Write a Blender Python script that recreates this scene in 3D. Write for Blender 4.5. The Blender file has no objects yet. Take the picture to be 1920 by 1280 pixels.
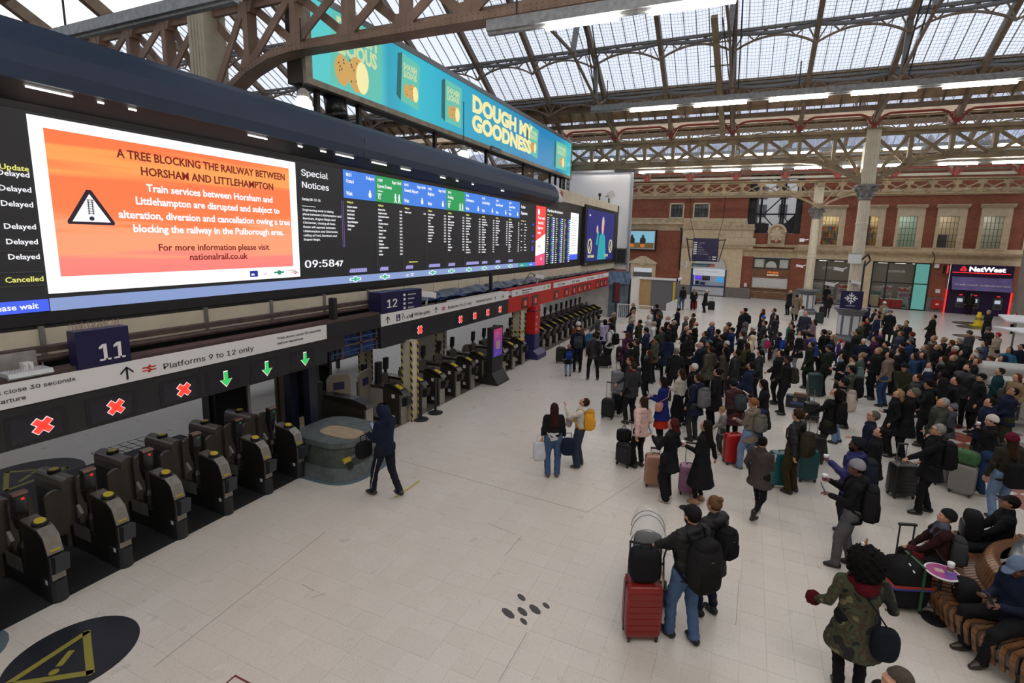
import bpy, math, random, time
import numpy as np
from mathutils import Matrix, Vector, Euler
T0 = time.time()
RND = random.Random(7)
SC = bpy.context.scene
COL = SC.collection
# ------------------------------------------------------------------ camera (solved from the lines of the hall)
F, CX, CY, YAW, PIT, ROL = 940.0, 1000.78, 598.36, 0.401982, 0.157247, 0.026612
HC = 5.0
_fw = Vector((-math.sin(YAW)*math.cos(PIT), math.cos(YAW)*math.cos(PIT), -math.sin(PIT)))
_r = Vector((math.cos(YAW), math.sin(YAW), 0)); _u = _r.cross(_fw)
_R = _r*math.cos(ROL)+_u*math.sin(ROL); _U = -_r*math.sin(ROL)+_u*math.cos(ROL)
cd = bpy.data.cameras.new('camera'); cam = bpy.data.objects.new('camera', cd); COL.objects.link(cam)
cd.sensor_width = 36; cd.sensor_fit = 'HORIZONTAL'; cd.lens = F*36/1920; cd.clip_end = 300; cd.clip_start = .05
cd.shift_x = -(CX-960)/1920; cd.shift_y = (CY-640)/1920
cam.matrix_world = Matrix(((_R.x,_U.x,-_fw.x,0),(_R.y,_U.y,-_fw.y,0),(_R.z,_U.z,-_fw.z,HC),(0,0,0,1)))
SC.camera = cam
# ------------------------------------------------------------------ sky, exposure
wd = bpy.data.worlds.new('sky'); SC.world = wd; wd.use_nodes = True
wn = wd.node_tree.nodes; wl_ = wd.node_tree.links
bg = wn['Background']; bg.inputs[0].default_value = (.94,.96,1.0,1); bg.inputs[1].default_value = 1.3
SC.view_settings.view_transform = 'Standard'; SC.view_settings.look = 'None'
SC.view_settings.exposure = 0.0; SC.view_settings.gamma = 1.0; SC.view_settings.use_curve_mapping = False
SC.cycles.max_bounces = 6; SC.cycles.diffuse_bounces = 4; SC.cycles.glossy_bounces = 2; SC.cycles.transmission_bounces = 3
SC.cycles.transparent_max_bounces = 10; SC.cycles.caustics_reflective = False; SC.cycles.caustics_refractive = False
SC.cycles.use_denoising = True; SC.cycles.sample_clamp_indirect = 6
# ------------------------------------------------------------------ pixel (1920x1280) -> world, for reading positions off the photograph
def ray(x, y): return _fw+_R*((x-CX)/F)-_U*((y-CY)/F)
def fl(x, y, z=0.0):
    d = ray(x, y); t = (z-HC)/d.z; return Vector((0,0,HC))+d*t
# ------------------------------------------------------------------ materials
MATS = {}
def lin(c):
    if isinstance(c, str):
        c = [int(c[i:i+2],16)/255 for i in (0,2,4)]
        c = [v/12.92 if v <= .04045 else ((v+.055)/1.055)**2.4 for v in c]
    return (c[0],c[1],c[2],1)
def mat(name, col=(.5,.5,.5), rough=.6, metal=0, emit=0, var=0, vscale=6, bump=0, bscale=40, spec=.5, sheen=0, alpha=1, kind=None):
    if name in MATS: return MATS[name]
    m = bpy.data.materials.new(name); m.use_nodes = True; nt = m.node_tree; p = nt.nodes['Principled BSDF']
    col = lin(col); p.inputs['Base Color'].default_value = col; p.inputs['Roughness'].default_value = rough
    p.inputs['Metallic'].default_value = metal; p.inputs['Specular IOR Level'].default_value = spec
    if alpha < 1: p.inputs['Alpha'].default_value = alpha
    if emit:
        p.inputs['Emission Color'].default_value = col; p.inputs['Emission Strength'].default_value = emit
        p.inputs['Base Color'].default_value = (.01,.01,.01,1)
    if var or bump:
        tc = nt.nodes.new('ShaderNodeTexCoord')
    if var:
        n = nt.nodes.new('ShaderNodeTexNoise'); n.inputs['Scale'].default_value = vscale; n.inputs['Detail'].default_value = 4
        nt.links.new(tc.outputs['Object'], n.inputs['Vector'])
        r = nt.nodes.new('ShaderNodeMapRange'); r.inputs[1].default_value = .3; r.inputs[2].default_value = .7
        r.inputs[3].default_value = 1-var; r.inputs[4].default_value = 1+var
        nt.links.new(n.outputs['Fac'], r.inputs[0])
        h = nt.nodes.new('ShaderNodeHueSaturation'); h.inputs['Color'].default_value = col
        nt.links.new(r.outputs[0], h.inputs['Value'])
        nt.links.new(h.outputs[0], p.inputs['Base Color'])
    if bump:
        b = nt.nodes.new('ShaderNodeTexNoise'); b.inputs['Scale'].default_value = bscale; b.inputs['Detail'].default_value = 3
        nt.links.new(tc.outputs['Object'], b.inputs['Vector'])
        bp = nt.nodes.new('ShaderNodeBump'); bp.inputs['Strength'].default_value = bump; bp.inputs['Distance'].default_value = .02
        nt.links.new(b.outputs['Fac'], bp.inputs['Height']); nt.links.new(bp.outputs[0], p.inputs['Normal'])
    MATS[name] = m
    return m
# ------------------------------------------------------------------ mesh builder
class MB:
    def __init__(s): s.v = []; s.f = []; s.sm = False
    def quadbox(s, P):   # 8 corners: bottom ring then top ring
        n = len(s.v); s.v += [tuple(p) for p in P]
        s.f += [(n+a,n+b,n+c,n+d) for a,b,c,d in ((3,2,1,0),(4,5,6,7),(0,1,5,4),(1,2,6,5),(2,3,7,6),(3,0,4,7))]; return s
    def box(s, x0,y0,z0,x1,y1,z1):
        if x0 > x1: x0,x1 = x1,x0
        if y0 > y1: y0,y1 = y1,y0
        if z0 > z1: z0,z1 = z1,z0
        return s.quadbox([(x0,y0,z0),(x1,y0,z0),(x1,y1,z0),(x0,y1,z0),(x0,y0,z1),(x1,y0,z1),(x1,y1,z1),(x0,y1,z1)])
    def bar(s, p, q, w, h=None, up=(0,0,1)):   # square bar from p to q, w across, h along up
        h = h or w; p = Vector(p); q = Vector(q); d = (q-p).normalized(); up = Vector(up)
        a = d.cross(up)
        if a.length < 1e-4: a = d.cross(Vector((1,0,0)))
        a.normalize(); b = a.cross(d); a *= w/2; b *= h/2
        return s.quadbox([p-a-b,p+a-b,q+a-b,q-a-b,p-a+b,p+a+b,q+a+b,q-a+b])
    def prism(s, poly, y0, y1, ax='y'):  # poly of 2-D points extruded along an axis
        n = len(s.v); k = len(poly)
        def P(a,b,t): return (a,t,b) if ax=='y' else ((t,a,b) if ax=='x' else (a,b,t))
        s.v += [P(a,b,y0) for a,b in poly]+[P(a,b,y1) for a,b in poly]
        s.f.append(tuple(n+i for i in range(k))); s.f.append(tuple(n+k+i for i in reversed(range(k))))
        s.f += [(n+i, n+k+i, n+k+(i+1)%k, n+(i+1)%k) for i in range(k)]; return s
    def cone(s, p, q, r0, r1, n=12, cap=True):
        p = Vector(p); q = Vector(q); d = (q-p).normalized(); a = d.orthogonal().normalized(); b = d.cross(a); k = len(s.v)
        for c,r in ((p,r0),(q,r1)):
            for i in range(n):
                t = 2*math.pi*i/n; s.v.append(tuple(c+a*math.cos(t)*r+b*math.sin(t)*r))
        s.f += [(k+i,k+(i+1)%n,k+n+(i+1)%n,k+n+i) for i in range(n)]
        if cap: s.f += [tuple(k+i for i in reversed(range(n))), tuple(k+n+i for i in range(n))]
        return s
    def cyl(s, p, q, r, n=12): return s.cone(p,q,r,r,n)
    def tube(s, pts, r, n=6):
        for a,b in zip(pts, pts[1:]): s.cyl(a,b,r,n)
        return s
    def lathe(s, prof, c=(0,0), n=20):   # prof: (r,z)
        k = len(s.v); m = len(prof)
        for r,z in prof:
            for i in range(n):
                t = 2*math.pi*i/n; s.v.append((c[0]+r*math.cos(t), c[1]+r*math.sin(t), z))
        for j in range(m-1):
            s.f += [(k+j*n+i,k+j*n+(i+1)%n,k+(j+1)*n+(i+1)%n,k+(j+1)*n+i) for i in range(n)]
        s.f += [tuple(k+i for i in reversed(range(n))), tuple(k+(m-1)*n+i for i in range(n))]; return s
    def ell(s, c, r, n=12, m=8):
        k = len(s.v)
        for j in range(m+1):
            ph = math.pi*(j/m-.5)
            for i in range(n):
                t = 2*math.pi*i/n; s.v.append((c[0]+r[0]*math.cos(ph)*math.cos(t), c[1]+r[1]*math.cos(ph)*math.sin(t), c[2]+r[2]*math.sin(ph)))
        for j in range(m): s.f += [(k+j*n+i,k+j*n+(i+1)%n,k+(j+1)*n+(i+1)%n,k+(j+1)*n+i) for i in range(n)]
        return s
    def grid(s, fn, nu, nv):
        k = len(s.v)
        for j in range(nv+1):
            for i in range(nu+1): s.v.append(tuple(fn(i/nu, j/nv)))
        w = nu+1
        for j in range(nv):
            for i in range(nu): s.f.append((k+j*w+i,k+j*w+i+1,k+(j+1)*w+i+1,k+(j+1)*w+i))
        return s
    def smooth(s): s.sm = True; return s
    def mesh(s, name, m, off=None):
        me = bpy.data.meshes.new(name)
        v = s.v if off is None else [(a-off[0],b-off[1],c-off[2]) for a,b,c in s.v]
        me.from_pydata(v, [], s.f); me.update()
        if m: me.materials.append(m)
        if s.sm: me.shade_smooth() if hasattr(me,'shade_smooth') else None
        return me
def tag(o, label=None, cat=None, group=None, kind=None):
    if label: o['label'] = label
    if cat: o['category'] = cat
    if group: o['group'] = group
    if kind: o['kind'] = kind
    return o
def thing(name, label, cat, loc=(0,0,0), rot=0, group=None, M=None, kind=None):
    o = bpy.data.objects.new(name, None); COL.objects.link(o); o.empty_display_size = .1
    o.matrix_world = (M if M is not None else Matrix()) @ Matrix.Translation(loc) @ Matrix.Rotation(rot,4,'Z')
    return tag(o, label, cat, group, kind)
def link(name, me, parent=None, loc=(0,0,0)):
    o = bpy.data.objects.new(name, me); COL.objects.link(o)
    if parent is not None: o.parent = parent
    o.location = loc; return o
def part(parent, name, mb, m, off=None, label=None, loc=(0,0,0)):   # off: subtract (for shapes given in world coordinates)
    o = link(name, mb.mesh(name, m, off), parent, loc)
    if label: o['label'] = label
    return o
def wpart(parent, name, mb, m, label=None):   # shape in world coordinates below a translated, unrotated root
    r = parent
    off = Vector((0,0,0))
    while r is not None: off += Vector(r.matrix_basis.translation) if r.parent else Vector(r.location); r = r.parent
    return part(parent, name, mb, m, off, label)
def solo(name, mb, m, label, cat, group=None, kind=None, M=None):
    xs = np.array(mb.v); c = (xs.min(0)+xs.max(0))/2; c[2] = xs[:,2].min()
    o = link(name, mb.mesh(name, m, c)); o.matrix_world = (M if M is not None else Matrix()) @ Matrix.Translation(c)
    return tag(o, label, cat, group, kind)
def struct(name, mb, m, parent=None, M=None, label=None):
    o = link(name, mb.mesh(name, m), parent)
    if parent is None: o['kind'] = 'structure'
    if M is not None: o.matrix_world = M
    if label: o['label'] = label
    return o
def copy_tree(o, parent=None):
    c = o.copy(); COL.objects.link(c); c.parent = parent
    for ch in list(o.children): copy_tree(ch, c)
    return c
# ------------------------------------------------------------------ lettering (built-in font)
RE = Euler((math.pi/2, 0, math.pi/2))   # faces +X, reads towards +Y
RW = Euler((math.pi/2, 0, 0))           # faces -Y
try: FONT = bpy.data.fonts.load(bpy.utils.system_resource('DATAFILES')+'/fonts/Inter.woff2')
except Exception: FONT = None
def text(parent, s, loc, h, m, rot=RE, sx=1, align='LEFT', bold=0, line=1.0, res=2, name='lettering', ext=.002):
    cu = bpy.data.curves.new(name, 'FONT'); cu.body = s; cu.size = h/.73
    inter = FONT and (bold == 0 or (bold < .055 and h > .18)); dup = min(bold,.04) if (inter and bold > .012 and h > .18) else 0
    if inter: cu.font = FONT; sx *= .93
    cu.align_x = align; cu.resolution_u = res
    cu.offset = 0 if inter else bold*h; cu.space_line = line; cu.extrude = ext; cu.materials.append(m)
    o = bpy.data.objects.new(name, cu); COL.objects.link(o); o.parent = parent; o.rotation_euler = rot
    o.location = loc; o.scale = (sx,1,1)
    if dup:
        q = o.copy(); COL.objects.link(q); q.location = Vector(loc)+rot.to_matrix()@Vector((dup*h*1.4,0,.0006)); o['twin'] = q.name
    return o
def world_loc(parent, p): return Vector(p)-Vector(parent.location)
def copytag(c, name=None, **k):
    return tag(c, **k)
def atX(x, y, X): d = ray(x,y); return Vector((0,0,HC))+d*(X/d.x)
def atY(x, y, Y): d = ray(x,y); return Vector((0,0,HC))+d*(Y/d.y)
M_ = mat
BLACK = mat('black_matt', (.012,.012,.014), .55); DARK = mat('dark_grey_paint', (.03,.03,.033), .5)
GIRD = mat('buff_girder_paint', (.25,.19,.11), .6, var=.3, vscale=1.5, bump=.3, bscale=25)
GIRD1 = mat('pinkish_brown_girder_paint', (.29,.20,.15), .6, var=.3, vscale=1.2, bump=.3, bscale=25)
STEEL = mat('grey_steel_paint', (.17,.165,.15), .5, var=.2)
ROOFST = mat('roof_iron_brown', (.19,.14,.095), .65, var=.25)
CREAM = mat('cream_panel', (.60,.55,.43), .5, var=.08, vscale=3)
WHITE = mat('white_paint', (.72,.72,.72), .5); WPL = mat('white_plastic', (.75,.76,.78), .35)
STONE = mat('buff_stone', (.50,.385,.24), .8, var=.22, vscale=2.5, bump=.4, bscale=12)
STONE2 = mat('cream_stone', (.62,.50,.33), .8, var=.12, vscale=3)
GRAN = mat('grey_granite', (.16,.145,.125), .5, var=.25, vscale=9)
TUBE = mat('fluorescent_tube', (1,.90,.79), emit=70)
GLASSD = mat('dark_glass', (.02,.022,.025), .08)
NAVY = mat('navy_sign_enamel', 'ffffff' if 0 else (.012,.011,.06), .35)
WL = mat('white_lettering', (.8,.8,.82), .5); BL = mat('black_lettering', (.012,.012,.014), .5)
def scr(name, c=(1,1,1), e=1.0): return mat('screen_'+name, c, emit=e)
SW = scr('white', (1,1,1), 1.15); SK = scr('black', (.011,.011,.013), 1.0)
def brickmat():
    m = bpy.data.materials.new('red_brick'); m.use_nodes = True; nt = m.node_tree; p = nt.nodes['Principled BSDF']; p.inputs['Roughness'].default_value = .85
    tc = nt.nodes.new('ShaderNodeTexCoord'); mp = nt.nodes.new('ShaderNodeMapping'); mp.inputs['Rotation'].default_value = (math.pi/2,0,0)
    b = nt.nodes.new('ShaderNodeTexBrick'); b.inputs['Scale'].default_value = 1; b.inputs['Brick Width'].default_value = .23; b.inputs['Row Height'].default_value = .075
    b.inputs['Mortar Size'].default_value = .006; b.inputs['Color1'].default_value = (.30,.085,.04,1); b.inputs['Color2'].default_value = (.21,.055,.028,1); b.inputs['Mortar'].default_value = (.2,.11,.075,1)
    nt.links.new(tc.outputs['Object'], mp.inputs[0]); nt.links.new(mp.outputs[0], b.inputs['Vector'])
    n = nt.nodes.new('ShaderNodeTexNoise'); n.inputs['Scale'].default_value = .8; nt.links.new(tc.outputs['Object'], n.inputs['Vector'])
    h = nt.nodes.new('ShaderNodeHueSaturation'); r = nt.nodes.new('ShaderNodeMapRange'); r.inputs[3].default_value = .7; r.inputs[4].default_value = 1.35
    nt.links.new(n.outputs['Fac'], r.inputs[0]); nt.links.new(r.outputs[0], h.inputs['Value']); nt.links.new(b.outputs['Color'], h.inputs['Color']); nt.links.new(h.outputs[0], p.inputs['Base Color'])
    return m
BRICK = brickmat()
# ---------------- floor
def floormat(name, grid=False, grout=False):
    m = bpy.data.materials.new(name); m.use_nodes = True; nt = m.node_tree; L = nt.links; p = nt.nodes['Principled BSDF']
    ge = nt.nodes.new('ShaderNodeNewGeometry'); N = nt.nodes.new
    def noise(s, d=2):
        n = N('ShaderNodeTexNoise'); n.inputs['Scale'].default_value = s; n.inputs['Detail'].default_value = d; L.new(ge.outputs['Position'], n.inputs['Vector']); return n.outputs['Fac']
    def ramp(src, a, b, lo, hi):
        r = N('ShaderNodeMapRange'); r.inputs[1].default_value = a; r.inputs[2].default_value = b; r.inputs[3].default_value = lo; r.inputs[4].default_value = hi; L.new(src, r.inputs[0]); return r.outputs[0]
    def mix(f, a, b):
        x = N('ShaderNodeMix'); x.data_type = 'RGBA'; L.new(f, x.inputs[0])
        for s,k in ((a,6),(b,7)):
            if isinstance(s, tuple): x.inputs[k].default_value = s
            else: L.new(s, x.inputs[k])
        return x.outputs[2]
    p.inputs['Roughness'].default_value = .5 if grout else .3; p.inputs['Specular IOR Level'].default_value = .4
    if grout:
        L.new(mix(ramp(noise(1.1,3), .5,.62,0,1), (.46,.43,.39,1), (.09,.08,.07,1)), p.inputs['Base Color']); return m
    v = N('ShaderNodeVectorMath'); v.operation = 'MULTIPLY_ADD'; v.inputs[1].default_value = (1/.3115,)*3; v.inputs[2].default_value = (.07,.83,0); L.new(ge.outputs['Position'], v.inputs[0])
    fr = N('ShaderNodeVectorMath'); fr.operation = 'FLOOR'; L.new(v.outputs[0], fr.inputs[0])
    w = N('ShaderNodeTexWhiteNoise'); L.new(fr.outputs[0], w.inputs[0])
    base = mix(ramp(w.outputs[0], 0,1,0,1), (.62,.59,.535,1), (.655,.625,.575,1))
    base = mix(ramp(noise(.35,3), .35,.65,0,.5), base, (.60,.545,.475,1))
    base = mix(ramp(noise(95,1), .62,.70,0,.55), base, (.30,.22,.15,1))
    base = mix(ramp(noise(60,1), .70,.75,0,.8), base, (.12,.11,.10,1))
    base = mix(ramp(noise(2.5,5), .60,.75,0,.10), base, (.33,.30,.27,1))
    if grid:
        sx = N('ShaderNodeSeparateXYZ'); f2 = N('ShaderNodeVectorMath'); f2.operation = 'FRACTION'; L.new(v.outputs[0], f2.inputs[0]); L.new(f2.outputs[0], sx.inputs[0])
        a = N('ShaderNodeMath'); a.operation = 'MINIMUM'; L.new(sx.outputs[0], a.inputs[0]); L.new(sx.outputs[1], a.inputs[1])
        base = mix(ramp(a.outputs[0], .012,.03,.14,0), base, (.25,.23,.2,1))
    L.new(base, p.inputs['Base Color'])
    L.new(ramp(noise(3,4), .3,.7,.27,.33), p.inputs['Roughness'])
    return m
FM = floormat('terrazzo_tile'); FG = floormat('terrazzo_slab', grid=True); FB = floormat('tile_grout', grout=True)
TP = .3115
fb = MB().box(-45,-8,-.3,32,60,-.012)
floor = struct('floor', fb, FB)
TX0, TX1, TY0, TY1 = -8.12, 10.0, 2.0, 23.2
sl = MB()
for a in ((-45,-8,TX0,60),(TX0,TY1,32,60),(TX1,-8,32,TY1),(TX0,-8,TX1,TY0)): sl.box(a[0],a[1],-.012,a[2],a[3],0)
part(floor, 'slab', sl, FG)
ox = -6.25-math.floor((TX0+6.25)/-TP)*0; near = []; far = MB()
i0 = math.ceil((TX0+6.25)/TP); i1 = math.floor((TX1+6.25)/TP); j0 = math.ceil((TY0-3.79)/TP); j1 = math.floor((TY1-3.79)/TP)
tb = MB().box(.0008,.0008,-.0115,TP-.0008,TP-.0008,0).mesh('tile', FM)
cells = []
for i in range(i0-1, i1+1):
    for j in range(j0-1, j1+1):
        x = -6.25+i*TP; y = 3.79+j*TP; x0 = max(x,TX0); x1 = min(x+TP,TX1); y0 = max(y,TY0); y1 = min(y+TP,TY1)
        if x1-x0 < .01 or y1-y0 < .01: continue
        full = x1-x0 > TP-.001 and y1-y0 > TP-.001
        px = math.hypot(x, y)
        infr = -.46 < math.atan2(x+.15, y+.15)+.402-.02 and y > 2.6 and abs(math.atan2(x+.15,y+.15)+.402) < .8
        cells.append((px if (full and infr) else 99, x0,y0,x1,y1))
cells.sort()
for k,(d,x0,y0,x1,y1) in enumerate(cells):
    h = RND.uniform(-.0008,.0008)
    if k < 290 and d < 90: link('tile', tb, floor, (x0,y0,h))
    else: far.box(x0+.0008,y0+.0008,-.0115,x1-.0008,y1-.0008,h)
o = part(floor, 'tiles', far, FM); o['kind'] = 'stuff'
# ---------------- roof
GY = [9.93, 31.3, 42.0]; RX = [1.8+3.3*k for k in range(-14,6)]
def slope_pts(Y0, Z0, Y1, Z1): return lambda t: (Y0+(Y1-Y0)*t, Z0+(Z1-Z0)*t)
GLZ = bpy.data.materials.new('wired_roof_glass'); GLZ.use_nodes = True
_n = GLZ.node_tree.nodes; _l = GLZ.node_tree.links; _n.clear()
_o = _n.new('ShaderNodeOutputMaterial'); _t = _n.new('ShaderNodeBsdfTransparent'); _t.inputs[0].default_value = (.86,.88,.93,1)
_d = _n.new('ShaderNodeBsdfTranslucent'); _d.inputs[0].default_value = (.75,.78,.82,1); _x = _n.new('ShaderNodeMixShader'); _x.inputs[0].default_value = .12
_l.new(_t.outputs[0], _x.inputs[1]); _l.new(_d.outputs[0], _x.inputs[2]); _l.new(_x.outputs[0], _o.inputs[0])
BOARD = mat('varnished_roof_boards', (.36,.255,.165), .6, var=.3, vscale=2)
BARM = mat('aluminium_glazing_bar', (.5,.5,.5), .5, 0)
REDP = mat('red_iron_paint', (.22,.02,.012), .5)
NETM = mat('bird_netting', (.035,.035,.035), .9)
NETB = mat('bunched_netting', (.20,.20,.21), .9, bump=.6, bscale=60)
def roof_slope(name, Y0, Z0, Y1, Z1, boards, rows, X0, X1, partsX=None, nets=True, lattice=True):
    r = bpy.data.objects.new(name, None); COL.objects.link(r); r['kind'] = 'structure'
    P = slope_pts(Y0,Z0,Y1,Z1); sg = 1 if Y1 > Y0 else -1
    rx = [x for x in RX if X0-.1 <= x <= X1+.1]
    for x in rx: part(r, 'rafter', MB().bar((x,)+P(0), (x,)+P(1), .2, .34), ROOFST)
    up = Vector((0, -(Z1-Z0), (Y1-Y0)))*sg; up.normalize()
    t0 = .12; bd = MB(); n = int((X1-X0)/.3)
    for k in range(n):
        xa = X0+k*.3
        a = P(t0); b = P(boards)
        bd.bar((xa+.15,a[0],a[1]+.28),(xa+.15,b[0],b[1]+.28), .296, .05)
    bd.bar((X0,)+(P(t0/2+boards/2)[0],P(t0/2+boards/2)[1]+.36),(X1,)+(P(t0/2+boards/2)[0],P(t0/2+boards/2)[1]+.36),(Vector(P(boards))-Vector(P(t0))).length,.02,up=(0,up.y,up.z))
    part(r, 'boarding', bd, BOARD)['kind'] = 'stuff'
    sec = MB(); x = X0
    while x < X1:
        a = P(t0); b = P(boards); sec.bar((x,a[0],a[1]+.16),(x,b[0],b[1]+.16), .07, .12); x += .825
    part(r, 'joists', sec, ROOFST)['kind'] = 'stuff'
    part(r, 'gutter', MB().bar((X0,)+P(t0),(X1,)+P(t0),.16,.22), ROOFST)
    part(r, 'gutter_board', MB().bar((X0,)+P(.22),(X1,)+P(.22), .22, .2), ROOFST)
    ts = [boards+(1-boards)*k/rows for k in range(rows+1)]
    nb = int(round((X1-X0)/.55)); w = (X1-X0)/nb
    rest = MB(); pane = None
    for ri in range(rows):
        (ya,za),(yb,zb) = P(ts[ri]), P(ts[ri+1])
        for k in range(nb):
            xa = X0+k*w
            if partsX and partsX[0] < xa < partsX[1]:
                if pane is None: pane = MB().quadbox([(-w/2+.02,0,0),(w/2-.02,0,0),(w/2-.02,yb-ya,zb-za),(-w/2+.02,yb-ya,zb-za),(-w/2+.02,0,.01),(w/2-.02,0,.01),(w/2-.02,yb-ya,zb-za+.01),(-w/2+.02,yb-ya,zb-za+.01)]).mesh('pane', GLZ)
                link('pane', pane, r, (xa+w/2, ya, za+.3))
            else: rest.bar((xa+w/2,ya,za+.3),(xa+w/2,yb,zb+.3), w-.03, .01)
    if rest.v: part(r, 'panes', rest, GLZ)['kind'] = 'stuff'
    bars = MB()
    for k in range(nb+1):
        a = P(boards); b = P(1); bars.bar((X0+k*w,a[0],a[1]+.27),(X0+k*w,b[0],b[1]+.27), .034, .05)
    part(r, 'glazing_bars', bars, BARM)['kind'] = 'stuff'
    if lattice:
        for ti,t in enumerate(ts[:-1]):
            y,z = P(t)
            part(r, 'purlin', MB().bar((X0,y,z+.12),(X1,y,z+.12), .14, .12), STEEL)
            lat = MB()
            for a,b in zip(rx, rx[1:]):
                q = 8; L = b-a
                low = lambda u: z-.22-.5*(2*u-1)**2
                pts = [(a+L*i/q, y, low(i/q)) for i in range(q+1)]
                for i in range(q): lat.bar(pts[i], pts[i+1], .1, .07)
                for i in range(q): lat.bar((a+L*i/q,y,z+.05) if i%2 else pts[i], pts[i+1] if i%2 else (a+L*(i+1)/q,y,z+.05), .06, .05)
            part(r, 'lattice', lat, ROOFST)
            if nets:
                nb_ = MB()
                for a,b in zip(rx, rx[1:]):
                    pts = [(a+(b-a)*i/6, y, z+.02-.12*math.sin(math.pi*i/6)) for i in range(7)]; nb_.tube(pts, .09, 7)
                part(r, 'netting_roll', nb_, NETB)
    if nets:
        nt = MB()
        for ri in range(rows):
            (ya,za),(yb,zb) = P(ts[ri]), P(ts[ri+1])
            for a,b in zip(rx, rx[1:]):
                if partsX and not partsX[0]-3.4 < a < partsX[1]: continue
                sag = lambda u,v: Vector((a+(b-a)*u, ya+(yb-ya)*v, za+(zb-za)*v+.1-.16*math.sin(math.pi*u)*math.sin(math.pi*v)))
                c = .0075
                for i in range(1, 22):
                    P4 = [sag(i/22,v/4) for v in range(5)]
                    for p,q2 in zip(P4,P4[1:]): nt.bar(p,q2,c,c)
                for j in range(1, 17):
                    P4 = [sag(u/4,j/17) for u in range(5)]
                    for p,q2 in zip(P4,P4[1:]): nt.bar(p,q2,c,c)
        part(r, 'netting', nt, NETM)['kind'] = 'stuff'
    return r
roof2 = roof_slope('roof', 31.3, 11.0, 20.6, 17.4, .28, 3, -41.1, 18.3, (-12.5, 12.5))
roof_slope('roof', 9.93, 11.0, 20.6, 17.4, .5, 3, -41.1, 18.3, None, False, False)
roof_slope('roof', 9.93, 11.0, -.75, 17.4, .55, 2, -41.1, 18.3, None, False)
roof_slope('roof', -8, 14, -.75, 17.4, .3, 2, -27.9, 18.3, None, False, False)
roof_slope('roof', 42, 10.0, 36.6, 14.4, .25, 2, -27.9, 24.9, None, False)
roof_slope('roof', 31.3, 11.0, 36.6, 14.4, .25, 2, -27.9, 18.3, None, False, False)
roof_slope('roof', 54.5, 10.6, 48.0, 13.4, .3, 2, -27.9, 24.9, None, False)
roof_slope('roof', 42.0, 10.0, 48.0, 13.4, .3, 2, -27.9, 24.9, None, False, False)
# principal trusses hung under the rafters of the middle bay
for x in (-8.1+.1, -1.5, 5.1):
    r = bpy.data.objects.new('roof_truss', None); COL.objects.link(r); r['kind'] = 'structure'; r.location = (x,31.3,11)
    n1 = Vector((x,28.3,12.75)); n2 = Vector((x,25.9,14.2)); b1 = Vector((x,26.1,12.2)); b2 = Vector((x,22.4,13.2)); ft = Vector((x,31.1,11.1))
    wpart(r, 'tie', MB().bar(ft,b1,.12,.12), ROOFST); wpart(r, 'tie', MB().bar(b1,b2,.1,.1), ROOFST); wpart(r, 'tie', MB().bar(b2,(x,18.8,13.2),.1,.1), ROOFST)
    wpart(r, 'strut', MB().bar(n2,b1,.2,.2), STEEL); wpart(r, 'strut', MB().bar(n1,b1+Vector((0,.6,-.15)),.1,.1), ROOFST)
    wpart(r, 'strut', MB().bar((x,23.3,15.7),b2,.2,.2), STEEL); wpart(r, 'rod', MB().cyl((x,23.4,15.7),b1,.035,6), DARK)
    wpart(r, 'rod', MB().cyl((x+.3,23.6,15.5),(x+.3,26.5,12.2),.03,6), DARK)
# drainpipe beside the middle truss
r = thing('drainpipe', 'buff square drainpipe running down the roof slope to the girder', 'pipe', (-1.85,31,11))
wpart(r, 'pipe', MB().bar((-2.3,24.2,14.6),(-2.0,30.2,11.3),.26,.2).bar((-2.0,30.2,11.3),(-2.0,31.0,10.9),.26,.2), GIRD)
wpart(r, 'cable', MB().tube([(-1.95,24.2,14.5),(-1.65,28.0,12.7),(-1.6,31,11.2)], .03), BLACK)
for k in range(5): wpart(r, 'bracket', MB().bar((-2.6+k*.06,25.2+k*1.2,13.9-k*.62),(-1.5+k*.05,25.2+k*1.2,13.9-k*.62),.05,.05), ROOFST)
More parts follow.
